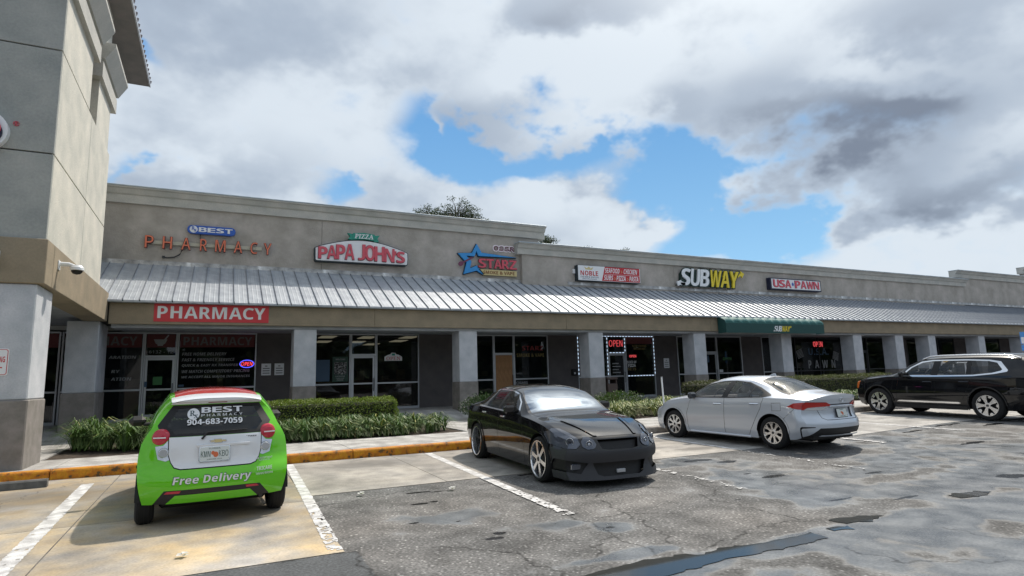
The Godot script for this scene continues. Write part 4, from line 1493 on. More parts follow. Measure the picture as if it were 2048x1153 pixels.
	b.prism(poly([A.x, A.y + 0.3, A.x + 0.22, A.y + 0.26, A.x + 0.24, A.y + 0.03, A.x + 0.02, A.y + 0.06, A.x + 0.1, A.y + 0.17]), z - 0.14, z + 0.02)
	b.prism(poly([A.x + 1.02, A.y + 0.26, A.x + 1.25, A.y + 0.29, A.x + 1.16, A.y + 0.15, A.x + 1.22, A.y + 0.02, A.x + 1.02, A.y + 0.0]), z - 0.14, z + 0.02)
	b.prism(poly([A.x + 0.2, A.y + 0.3, A.x + 0.62, A.y + 0.34, A.x + 1.05, A.y + 0.3, A.x + 1.05, A.y + 0.05, A.x + 0.62, A.y + 0.09, A.x + 0.2, A.y + 0.05]), z - 0.12, z + 0.05)
	obj("ribbon", b, M.ribbon_green, t)
	lettering("lettering", "PIZZA", 0.72, 0.18, 0.02, "serifbold", M.sign_face, t, V(A.x + 0.26, A.y + 0.1, z + 0.05), Basis(), 0.1)
	# star sign
	t = thing("smoke_shop_sign", "blue star outline sign with red letters and a gold strip", "sign")
	z = WALL + 0.14
	k = z / WALL
	face_k = k
	var S := func(arr: Array) -> PackedVector2Array:
		var r := PackedVector2Array()
		for i in range(0, arr.size(), 2):
			r.append(P.call(arr[i], arr[i + 1]))
		return r
	var outline: PackedVector2Array = S.call([10.0, 7.47, 10.22, 7.1, 11.9, 6.98, 10.3, 6.95, 10.08, 6.95, 9.98, 7.16, 9.88, 6.92, 9.5, 6.93, 9.74, 6.68, 9.66, 6.38, 9.98, 6.52, 10.32, 6.18, 10.3, 6.14, 9.98, 6.3, 9.38, 6.12, 9.52, 6.62, 9.14, 7.01, 9.78, 7.06])
	b = MB.new()
	b.prism(outline, z - 0.1, z)
	obj("star_outline", b, M.star_blue, t)
	var back := Geometry2D.offset_polygon(outline, 0.03)
	b = MB.new()
	b.prism(back[0], WALL + 0.03, z - 0.1)
	obj("star_backing", b, M.sign_case, t)
	b = MB.new()
	b.xf = Transform3D(Basis(Vector3.BACK, 0.5), V(9.2, 6.5, z))
	b.box(V(0, 0, 0), V(0.62, 0.07, 0.02))
	b.prism(circle(0.0, 0.03, 0.12, 0.1, 14), 0, 0.03)
	obj("hookah_emblem", b, M.plum, t)
	letters_along(t, spread("STARZ", P.call(10.05, 6.42).x, P.call(10, 6.43).y, 1.84 * k, 0.4, 0.01), z, 0.05, "bold", M.sign_red, M.sign_red_edge, 0.05)
	b = MB.new()
	b.prism(S.call([10.06, 6.37, 11.9, 6.37, 11.9, 6.13, 10.3, 6.13]), WALL + 0.03, z)
	obj("gold_strip", b, M.sign_gold, t)
	lettering("lettering", "SMOKE & VAPE", 1.5, 0.14, 0.01, "bold", M.gold_text, t, V(P.call(10.28, 6).x, P.call(0, 6.18).y, z))
	t = thing("letter_sign", "four thin plum letters on pale backing above the star sign", "sign")
	for q in spread("OSSR", P.call(10.86, 7.25).x, P.call(0, 7.27).y, 0.98, 0.2, 0.06):
		lettering("letter_backing", q[0], q[3] + 0.1, q[4] + 0.1, 0.03, "bold", M.pink_edge, t, V(q[1] - 0.05, q[2] - 0.05, WALL + 0.004))
		lettering("letter", q[0], q[3], q[4], 0.02, "sans", M.plum, t, V(q[1], q[2], WALL + 0.034))
	# signs on the low wall
	var wall2 := WALL + 0.2
	t = thing("restaurant_sign", "flat box sign, white at one end and red with white rows of food names", "sign")
	z = wall2 + 0.28
	k = z / WALL
	face_k = k
	a = P.call(15.1, 6.115)
	c = P.call(18.74, 6.86)
	bx("cabinet", V(a.x, a.y, wall2 + 0.002), V(c.x, c.y, z), M.sign_case, t, 0.01)
	bx("face", V(a.x + 0.02, a.y + 0.02, z), V(c.x - 0.02, c.y - 0.02, z + 0.012), M.sign_face, t)
	var W := c.x - a.x
	var H := c.y - a.y
	for q in [[0.5, 0.97], [0.05, 0.48]]:
		b = MB.new()
		b.prism(poly([a.x + W * (0.365 + 0.06 * q[0]), a.y + H * q[0], a.x + W * 0.985, a.y + H * q[0], a.x + W * 0.985, a.y + H * q[1], a.x + W * (0.365 + 0.06 * q[1]), a.y + H * q[1]]), z + 0.012, z + 0.016)
		obj("red_field", b, M.print_red, t)
	lettering("lettering", "NOBLE", W * 0.27, H * 0.3, 0.004, "bold", M.print_red, t, V(a.x + W * 0.04, a.y + H * 0.34, z + 0.013))
	lettering("lettering", "CHICKEN & SEAFOOD", W * 0.28, H * 0.09, 0.004, "sans", M.vinyl_blue, t, V(a.x + W * 0.04, a.y + H * 0.2, z + 0.013))
	lettering("lettering", "RESTAURANT", W * 0.22, H * 0.06, 0.004, "sans", M.vinyl_blue, t, V(a.x + W * 0.07, a.y + H * 0.09, z + 0.013))
	b = MB.new()
	b.prism(poly([a.x + W * 0.12, a.y + H * 0.72, a.x + W * 0.22, a.y + H * 0.72, a.x + W * 0.24, a.y + H * 0.9, a.x + W * 0.2, a.y + H * 0.8, a.x + W * 0.17, a.y + H * 0.92, a.x + W * 0.14, a.y + H * 0.8, a.x + W * 0.1, a.y + H * 0.9]), z + 0.012, z + 0.016)
	obj("crown_emblem", b, M.sign_gold, t)
	lettering("lettering", "SEAFOOD", W * 0.23, H * 0.32, 0.004, "bold", M.sign_face, t, V(a.x + W * 0.42, a.y + H * 0.58, z + 0.017), Basis(), 0.15)
	lettering("lettering", "CHICKEN", W * 0.22, H * 0.32, 0.004, "bold", M.sign_face, t, V(a.x + W * 0.72, a.y + H * 0.58, z + 0.017), Basis(), 0.15)
	lettering("lettering", "SUBS", W * 0.14, H * 0.32, 0.004, "bold", M.sign_face, t, V(a.x + W * 0.4, a.y + H * 0.11, z + 0.017), Basis(), 0.15)
	lettering("lettering", "PIZZA", W * 0.15, H * 0.32, 0.004, "bold", M.sign_face, t, V(a.x + W * 0.6, a.y + H * 0.11, z + 0.017), Basis(), 0.15)
	lettering("lettering", "PASTA", W * 0.15, H * 0.32, 0.004, "bold", M.sign_face, t, V(a.x + W * 0.81, a.y + H * 0.11, z + 0.017), Basis(), 0.15)
	for q in [[0.68, 0.6], [0.565, 0.13], [0.775, 0.13]]:
		lettering("chevron", ">", W * 0.02, H * 0.2, 0.004, "sans", M.sign_gold, t, V(a.x + W * q[0], a.y + H * q[1], z + 0.017))
	bx("junction_box", V(a.x - 0.12, a.y + 0.35, wall2 + 0.002), V(a.x - 0.02, a.y + 0.55, wall2 + 0.1), M.sign_face, t)
	t = thing("sandwich_shop_sign", "large slanted white and yellow channel letters with arrow tips", "sign")
	z = wall2 + 0.2
	k = z / WALL
	face_k = k
	a = P.call(21.1, 6.14)
	c = P.call(25.55, 7.04)
	arrow_word(t, a.x, a.y, c.x - a.x, c.y - a.y, z, 0.08, M.sub_white, M.sub_yellow, M.sub_green)
	b = MB.new()
	var g2 := poly([a.x, a.y + 0.02, a.x + 0.6, a.y + 0.0, c.x - 0.5, a.y + 0.02, c.x - 0.25, a.y + 0.5, c.x - 0.2, c.y - 0.05, a.x + 0.5, c.y - 0.02, a.x + 0.28, c.y - 0.25, a.x + 0.25, a.y + 0.3])
	b.prism(g2, wall2 + 0.002, z - 0.02)
	obj("backing", b, M.sub_green, t)
	t = thing("pawn_sign", "long white box sign with dark frame, red letters and a small blue star", "sign")
	z = wall2 + 0.28
	k = z / WALL
	face_k = k
	a = P.call(27.84, 6.21)
	c = P.call(32.08, 6.88)
	bx("cabinet", V(a.x, a.y, wall2 + 0.002), V(c.x, c.y, z), M.navy, t, 0.012)
	bx("face", V(a.x + 0.09, a.y + 0.06, z - 0.002), V(c.x - 0.09, c.y - 0.06, z + 0.01), M.sign_face, t)
	letters_along(t, spread("USA", a.x + 0.2, a.y + 0.13, 1.4, 0.42, 0.03), z + 0.01, 0.03, "bold", M.sign_red, M.sign_red_edge, 0.02)
	letters_along(t, spread("PAWN", a.x + 1.92, a.y + 0.13, 2.02, 0.42, 0.03), z + 0.01, 0.03, "bold", M.sign_red, M.sign_red_edge, 0.02)
	b = MB.new()
	b.prism(star(a.x + 1.76, a.y + 0.34, 0.12, 0.05), z + 0.01, z + 0.03)
	obj("star", b, M.sign_blue, t)
	# banner on the fascia
	t = thing("banner", "red vinyl banner with one white word hung on the tan fascia", "banner")
	bx("vinyl_sheet", V(-1.65, 3.61, FRONT + 0.004), V(1.48, 4.19, FRONT + 0.012), M.red_vinyl, t)
	lettering("lettering", "PHARMACY", 2.94, 0.36, 0.004, "bold", M.print_white, t, V(-1.56, 3.71, FRONT + 0.0125))
	# fabric awning
	t = thing("awning", "dark green fabric awning with scalloped crown over the sandwich shop", "awning")
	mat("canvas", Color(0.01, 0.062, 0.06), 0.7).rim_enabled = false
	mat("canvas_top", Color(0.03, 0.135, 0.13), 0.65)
	var x0 := 20.42
	var x1 := 26.95
	var prof := [Vector2(-20.3, 4.15)]
	for i in 9:
		var an := deg_to_rad(90.0 - 11.25 * i)
		prof.append(Vector2(-20.28 + 0.46 * cos(an), 3.86 + 0.27 * sin(an)))
	prof.append(Vector2(-19.82, 3.42))
	b = MB.new()
	var seg := 13
	for s in seg:
		for j in 4:
			var ua := (s + j / 4.0) / seg
			var ub := (s + (j + 1) / 4.0) / seg
			for i in prof.size() - 2:
				var q := func(u: float, p: Vector2, puff: float) -> Vector3:
					var f := sin(PI * fposmod(u * seg, 1.0)) * puff
					if absf(fposmod(u * seg, 1.0)) < 0.001:
						f = 0.0
					return Vector3(lerpf(x0, x1, u), p.y + f * 0.05, p.x + f * 0.03)
				var pf := 1.0 if i < 9 else 0.0
				var pg := 1.0 if i < 8 else 0.0
				b.quad(q.call(ua, prof[i], pf), q.call(ub - 0.0001, prof[i], pf), q.call(ub - 0.0001, prof[i + 1], pg), q.call(ua, prof[i + 1], pg), V(0, 1, 1))
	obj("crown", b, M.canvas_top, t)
	b = MB.new()
	b.box(V(x0, 3.42, -19.83), V(x1, 3.86, -19.82))
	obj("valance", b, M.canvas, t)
	for xe in [x0, x1]:
		b = MB.new()
		var e := PackedVector2Array()
		for p in prof:
			e.append(p)
		e.append(Vector2(-20.3, 3.42))
		b.run(e, xe - 0.004, xe + 0.004)
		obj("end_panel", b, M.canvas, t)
	var la := at_face(23.9, 3.5, -19.81)
	arrow_word(t, 23.42, 3.5, 1.15, 0.26, -19.815, 0.006, M.sub_white, M.sub_yellow, null)
	# round emblem at the left edge of the picture
	t = thing("round_sign", "round white and red sign cut by the left edge of the picture", "sign")
	b = MB.new()
	b.prism(circle(-3.86, 6.33, 0.36, 0.36, 36), -13.3, -13.16)
	obj("disc", b, M.sign_face, t)
	b = MB.new()
	b.prism(circle(-3.84, 6.28, 0.27, 0.24, 30), -13.16, -13.13)
	obj("dark_field", b, M.navy, t)
	b = MB.new()
	b.prism(circle(-3.86, 6.35, 0.27, 0.21, 30), -13.13, -13.1)
	obj("red_field", b, M.sign_red, t)
	lettering("registered_mark", "®", 0.09, 0.09, 0.02, "sans", M.sign_red, t, V(-3.47, 6.49, -13.3))
	# no-parking plate on the front pillar
	t = thing("parking_notice", "white notice with red border on the corner pillar", "sign")
	b = MB.new()
	b.prism(rounded(-3.66, 1.97, -3.2, 2.44, 0.04), -13.268, -13.26)
	obj("plate", b, M.white, t)
	b = MB.new()
	b.prism(rounded(-3.645, 1.985, -3.215, 2.425, 0.035), -13.26, -13.258)
	obj("border", b, M.print_red, t)
	b = MB.new()
	b.prism(rounded(-3.635, 1.995, -3.225, 2.415, 0.03), -13.258, -13.255)
	obj("field", b, M.white, t)
	lettering("lettering", "NO PARKING", 0.36, 0.1, 0.002, "bold", M.print_red, t, V(-3.61, 2.2, -13.255))
	bx("small_print", V(-3.58, 2.1, -13.255), V(-3.28, 2.12, -13.2535), M.print_red, t)
	# small notices by the shop doors
	var spots := [[1.52, 2.02, 0.32, 0.42, "white notice nearest the pharmacy window"], [1.96, 2.02, 0.32, 0.42, "paler notice nearer the first column"], [19.85, 1.96, 0.34, 0.48, "white notice on the dark wall beside the restaurant window"]]
	for q in spots:
		t = thing("notice_plate", q[4], "notice", V(q[0], q[1], WALL + 0.03), 0.0, "notices on the dark shop walls")
		bx("plate", V(0, 0, 0.001), V(q[2], q[3], 0.006), M.sign_face, t)
		for i in 4:
			var wx: float = q[2] * (0.12 if i == 0 else 0.36)
			bx("print_line", V(q[2] / 2 - wx, q[3] * (0.75 - 0.2 * i), 0.006), V(q[2] / 2 + wx, q[3] * (0.75 - 0.2 * i) + 0.03, 0.0075), M.vinyl_dim, t)
	# lit signs behind the glass
	glow("neon_blue", Color(0.08, 0.1, 0.95), 1.6)
	glow("neon_red", Color(0.95, 0.07, 0.06), 1.5)
	glow("neon_dim", Color(0.75, 0.08, 0.09), 0.7)
	glow("led_white", Color(0.6, 0.75, 0.95), 1.0)
	t = thing("neon_open_sign", "oval blue neon with red OPEN in the pharmacy window", "neon sign")
	var ring := []
	for i in 33:
		ring.append(V(1.04 + 0.23 * cos(TAU * i / 32), 2.44 + 0.13 * sin(TAU * i / 32), WALL + 0.02))
	b = MB.new()
	b.tube(ring, 0.014, 0.014, 6, false)
	obj("neon_ring", b, M.neon_blue, t)
	lettering("neon_word", "OPEN", 0.36, 0.13, 0.015, "sans", M.neon_red, t, V(0.85, 2.375, WALL + 0.012), Basis(), 0.15)
	var l := OmniLight3D.new()
	l.name = "neon_glow"
	l.light_color = Color(0.8, 0.2, 0.6)
	l.light_energy = 0.02
	l.light_size = 0.1
	l.shadow_enabled = true
	l.position = V(1.04, 2.44, WALL + 0.12)
	t.add_child(l)
	t = thing("open_plaque", "white house-shaped OPEN plaque hanging in the pizza shop window", "sign")
	b = MB.new()
	b.prism(S.call([6.1, 2.5, 6.82, 2.5, 6.82, 2.66, 6.68, 2.74, 6.58, 2.76, 6.54, 2.82, 6.38, 2.82, 6.34, 2.76, 6.24, 2.74, 6.1, 2.66]), WALL + 0.008, WALL + 0.016)
	obj("plate", b, M.print_white, t)
	lettering("lettering", "OPEN", 0.56, 0.13, 0.004, "serif", M.print_red, t, V(P.call(6.18, 0).x, P.call(0, 2.53).y, WALL + 0.016))
	bx("green_tab", V(P.call(6.4, 0).x, P.call(0, 2.71).y, WALL + 0.016), V(P.call(6.53, 0).x, P.call(0, 2.79).y, WALL + 0.018), M.ribbon_green, t)
	t = thing("neon_open_sign", "red tube OPEN sign above the restaurant door", "neon sign")
	lettering("neon_word", "OPEN", 0.78, 0.3, 0.012, "sans", M.neon_dim, t, V(16.65, 3.02, WALL + 0.012))
	t = thing("neon_open_sign", "small red OPEN sign in the restaurant window above the slice advert", "neon sign")
	lettering("neon_word", "OPEN", 0.4, 0.12, 0.012, "bold", M.neon_dim, t, V(17.8, 2.5, WALL + 0.012))
	t = thing("neon_open_sign", "red OPEN sign high in the pawn shop window", "neon sign")
	lettering("neon_word", "OPEN", 0.8, 0.3, 0.012, "bold", M.neon_dim, t, V(30.85, 2.98, WALL + 0.012))
	t = thing("light_string", "string of small white lights outlining the restaurant windows", "light string")
	b = MB.new()
	var dash := func(pa: Vector2, pb: Vector2) -> void:
		var n := int(pa.distance_to(pb) / 0.17)
		for i in n:
			var pp := pa.lerp(pb, (i + 0.5) / n)
			var dd := (pb - pa).normalized() * 0.045
			b.box(V(minf(pp.x - absf(dd.x), pp.x - 0.014), minf(pp.y - absf(dd.y), pp.y - 0.014), WALL + 0.062), V(maxf(pp.x + absf(dd.x), pp.x + 0.014), maxf(pp.y + absf(dd.y), pp.y + 0.014), WALL + 0.074))
	dash.call(Vector2(16.5, 1.66), Vector2(16.5, 3.48))
	dash.call(Vector2(15.5, 3.5), Vector2(19.25, 3.5))
	dash.call(Vector2(16.6, 2.73), Vector2(17.5, 2.73))
	dash.call(Vector2(17.52, 2.75), Vector2(17.52, 3.45))
	dash.call(Vector2(19.25, 1.66), Vector2(19.25, 3.45))
	dash.call(Vector2(17.6, 1.63), Vector2(19.2, 1.63))
	dash.call(Vector2(14.89, 1.7), Vector2(14.89, 3.5))
	obj("leds", b, M.led_white, t)


# ---------------------------------------------------------------- cars
# A body is lofted from curves along its length u (0 at the nose), then windows, lamps and seams are cut out of the skin.
func cv(pts: Array, u: float) -> float:
	var n := pts.size()
	if u <= pts[0][0]:
		return pts[0][1]
	if u >= pts[n - 1][0]:
		return pts[n - 1][1]
	var i := 0
	while u > pts[i + 1][0]:
		i += 1
	var h: float = pts[i + 1][0] - pts[i][0]
	var t: float = (u - pts[i][0]) / h
	var s: float = (pts[i + 1][1] - pts[i][1]) / h
	var s0: float = s if i == 0 else (pts[i][1] - pts[i - 1][1]) / (pts[i][0] - pts[i - 1][0])
	var s1: float = s if i == n - 2 else (pts[i + 2][1] - pts[i + 1][1]) / (pts[i + 2][0] - pts[i + 1][0])
	var m0 := 0.0 if s0 * s <= 0.0 else 2.0 * s0 * s / (s0 + s)
	var m1 := 0.0 if s1 * s <= 0.0 else 2.0 * s1 * s / (s1 + s)
	var t2 := t * t
	var t3 := t2 * t
	return (2 * t3 - 3 * t2 + 1) * pts[i][1] + (t3 - 2 * t2 + t) * h * m0 + (-2 * t3 + 3 * t2) * pts[i + 1][1] + (t3 - t2) * h * m1


# half of a cross-section at u, from the sill up and over to the centre line
func section(s: Dictionary, u: float) -> Array:
	var yb := cv(s.yb, u)
	var ys := cv(s.ys, u)
	var yr := cv(s.yr, u)
	var yt := cv(s.yt, u)
	var wb := cv(s.wb, u)
	var wm := cv(s.wm, u)
	var ws := cv(s.ws, u)
	var wt := cv(s.wt, u)
	var qm: float = s.qm
	var out := []
	for i in 15:
		var q := i / 14.0
		var x := wm - (wm - wb) * pow(1.0 - q / qm, 2) if q < qm else wm - (wm - ws) * pow((q - qm) / (1.0 - qm), 2.2)
		for c in s.crease:
			x += c[1] * maxf(0.0, 1.0 - absf(q - c[0]) / c[2])
		out.append(Vector2(x, lerpf(yb, ys, q)))
	for i in range(1, 7):
		var q := i / 6.0
		out.append(Vector2(lerpf(ws, wt, q) + s.get("bulge", 0.02) * sin(PI * q) * clampf((yr - ys) / 0.3, 0.15, 1.0), lerpf(ys, yr, q)))
	for i in range(1, 10):
		var q := 1.0 - i / 9.0
		var m := pow(q, 0.8)
		out.append(Vector2(wt * m, yr + (yt - yr) * (1.0 - pow(m, s.get("crown", 2.6)))))
	return out


func shift(s: Dictionary, u: float, x: float, y: float) -> float:
	var L: float = s.L
	var W: float = s.W
	var f := clampf(1.0 - u / s.fB, 0, 1)
	var r := clampf(1.0 - (L - u) / s.rB, 0, 1)
	var sx := absf(x) / W
	return u + f * f * (cv(s.fo, y) + s.fs * pow(sx, s.fn)) - r * r * (cv(s.ro, y) + s.rs * pow(sx, s.rn))


func skin(grid: Array, out_hint: Callable) -> PackedVector3Array:
	# triangles of a grid of points: three corners and their three normals
	var ni := grid.size()
	var nj: int = grid[0].size()
	var nrm := []
	for i in ni:
		var row := []
		for j in nj:
			var a: Vector3 = grid[mini(i + 1, ni - 1)][j] - grid[maxi(i - 1, 0)][j]
			var b: Vector3 = grid[i][mini(j + 1, nj - 1)] - grid[i][maxi(j - 1, 0)]
			var n := a.cross(b)
			n = n.normalized() if n.length_squared() > 1e-14 else Vector3.UP
			row.append(n)
		nrm.append(row)
	var flip := 1.0
	var mid: Vector3 = nrm[ni / 2][nj / 2]
	if mid.dot(out_hint.call(grid[ni / 2][nj / 2])) < 0.0:
		flip = -1.0
	var t := PackedVector3Array()
	for i in ni - 1:
		for j in nj - 1:
			var p: Vector3 = grid[i][j]
			var q: Vector3 = grid[i + 1][j]
			var r: Vector3 = grid[i + 1][j + 1]
			var w: Vector3 = grid[i][j + 1]
			if p.distance_squared_to(q) > 1e-10 or r.distance_squared_to(w) > 1e-10:
				t.append_array([p, q, r, nrm[i][j] * flip, nrm[i + 1][j] * flip, nrm[i + 1][j + 1] * flip])
				t.append_array([p, r, w, nrm[i][j] * flip, nrm[i + 1][j + 1] * flip, nrm[i][j + 1] * flip])
	return t


func shell(s: Dictionary) -> Dictionary:
	var L: float = s.L
	var us := []
	var n := int(L / 0.055)
	for i in n + 1:
		us.append(L * i / n)
	var secs := []
	for u in us:
		secs.append(section(s, u))
	var k: int = secs[0].size()
	var grp := {}
	for sd in [-1.0, 1.0]:
		var low := []
		var gh := []
		for i in us.size():
			var a := []
			var b := []
			for j in k:
				var p: Vector2 = secs[i][j]
				var v := Vector3(p.x * sd, p.y, shift(s, us[i], p.x, p.y))
				if j <= 14:
					a.append(v)
				if j >= 14 and j <= 20:
					b.append(v)
			low.append(a)
			gh.append(b)
		var key := "l" if sd < 0 else "r"
		grp["side_" + key] = skin(low, func(_p): return Vector3(sd, 0, 0))
		grp["gh_" + key] = skin(gh, func(_p): return Vector3(sd, 0.3, 0))
	var top := []
	for i in us.size():
		var a := []
		for j in range(20, k):
			var p: Vector2 = secs[i][j]
			a.append(Vector3(-p.x, p.y, shift(s, us[i], p.x, p.y)))
		for j in range(k - 2, 19, -1):
			var p: Vector2 = secs[i][j]
			a.append(Vector3(p.x, p.y, shift(s, us[i], p.x, p.y)))
		top.append(a)
	grp["top"] = skin(top, func(_p): return Vector3.UP)
	for e in ["front", "rear"]:
		var u: float = 0.0 if e == "front" else L
		var sec: Array = secs[0] if e == "front" else secs[-1]
		var gd := []
		for j in k - 1:
			var row := []
			var p: Vector2 = sec[j]
			for m in 25:
				var f := (m - 12) / 12.0
				f = signf(f) * (1.0 - pow(1.0 - absf(f), 1.25))
				row.append(Vector3(p.x * f, p.y, shift(s, u, p.x * f, p.y)))
			gd.append(row)
		grp[e] = skin(gd, func(_p): return Vector3(0, 0, -1 if e == "front" else 1))
	return grp


func flat(p: Vector3, proj: int) -> Vector2:
	if proj == 0:
		return Vector2(p.z, p.y)
	if proj == 1:
		return Vector2(p.x, p.z)
	return Vector2(p.x, p.y)


# splits triangles by an outline seen from the side (0), above (1) or end on (2): [inside, outside]
func clip(t: PackedVector3Array, pg: PackedVector2Array, proj: int) -> Array:
	var ins := PackedVector3Array()
	var outs := PackedVector3Array()
	var lo := pg[0]
	var hi := pg[0]
	for p in pg:
		lo = lo.min(p)
		hi = hi.max(p)
	for i in range(0, t.size(), 6):
		var a := flat(t[i], proj)
		var b := flat(t[i + 1], proj)
		var c := flat(t[i + 2], proj)
		if maxf(a.x, maxf(b.x, c.x)) < lo.x or minf(a.x, minf(b.x, c.x)) > hi.x or maxf(a.y, maxf(b.y, c.y)) < lo.y or minf(a.y, minf(b.y, c.y)) > hi.y:
			outs.append_array(t.slice(i, i + 6))
			continue
		var area := (b - a).cross(c - a)
		if absf(area) < 2e-7:
			outs.append_array(t.slice(i, i + 6))
			continue
		var tri := PackedVector2Array([a, b, c])
		var got := Geometry2D.intersect_polygons(tri, pg)
		if got.is_empty():
			outs.append_array(t.slice(i, i + 6))
			continue
		var left := Geometry2D.clip_polygons(tri, pg)
		var holed := false
		for q in left:
			if Geometry2D.is_polygon_clockwise(q) != Geometry2D.is_polygon_clockwise(left[0]):
				holed = true
		if holed:
			left = [tri]
		for side in 2:
			for q in (got if side == 0 else left):
				if q.size() < 3:
					continue
				var ids := Geometry2D.triangulate_polygon(q)
				if ids.is_empty():
					ids = PackedInt32Array()
					for m in range(1, q.size() - 1):
						ids.append_array([0, m, m + 1])
				for m in range(0, ids.size(), 3):
					var pos := []
					var nor := []
					for e in 3:
						var w: Vector2 = q[ids[m + e]]
						var wb := (w - a).cross(c - a) / area
						var wc := (b - a).cross(w - a) / area
						var wa := 1.0 - wb - wc
						pos.append(t[i] * wa + t[i + 1] * wb + t[i + 2] * wc)
						nor.append((t[i + 3] * wa + t[i + 4] * wb + t[i + 5] * wc).normalized())
					if side == 0:
						ins.append_array(pos + nor)
					else:
						outs.append_array(pos + nor)
	return [ins, outs]


# takes an outline out of the named groups; gives back what was cut
func cut(grp: Dictionary, keys: Array, pg: PackedVector2Array, proj: int, u_lo := -9.0, u_hi := 99.0) -> PackedVector3Array:
	var got := PackedVector3Array()
	for k in keys:
		var t: PackedVector3Array = grp[k]
		var far := PackedVector3Array()
		if u_lo > -9.0 or u_hi < 99.0:
			var near := PackedVector3Array()
			for i in range(0, t.size(), 6):
				var u := (t[i].z + t[i + 1].z + t[i + 2].z) / 3.0
				if u < u_lo or u > u_hi:
					far.append_array(t.slice(i, i + 6))
				else:
					near.append_array(t.slice(i, i + 6))
			t = near
		var r := clip(t, pg, proj)
		got.append_array(r[0])
		grp[k] = r[1] + far
	return got


func mirrored(pg: PackedVector2Array) -> PackedVector2Array:
	var p := PackedVector2Array()
	for q in pg:
		p.append(Vector2(-q.x, q.y))
	return p


func ribbon(pts: Array, wide: float) -> Array:
	# a polyline as a chain of thin quads
	var out := []
	for i in range(0, pts.size() - 2, 2):
		var a := Vector2(pts[i], pts[i + 1])
		var b := Vector2(pts[i + 2], pts[i + 3])
		var n := (b - a).orthogonal().normalized() * wide / 2
		var e := (b - a).normalized() * wide * 0.3
		out.append(PackedVector2Array([a - n - e, b - n + e, b + n + e, a + n - e]))
	return out


func skin_mesh(t: PackedVector3Array, u0: float, push := 0.0) -> MB:
	var b := MB.new()
	var o := Vector3(0, 0, -u0)
	for i in range(0, t.size(), 6):
		b.tris(t[i] + t[i + 3] * push + o, t[i + 1] + t[i + 4] * push + o, t[i + 2] + t[i + 5] * push + o, t[i + 3], t[i + 4], t[i + 5])
	return b


func put(called: String, t: PackedVector3Array, m: Material, root: Node, u0: float, push := 0.0) -> MeshInstance3D:
	if t.is_empty():
		return null
	return obj(called, skin_mesh(t, u0, push), m, root)


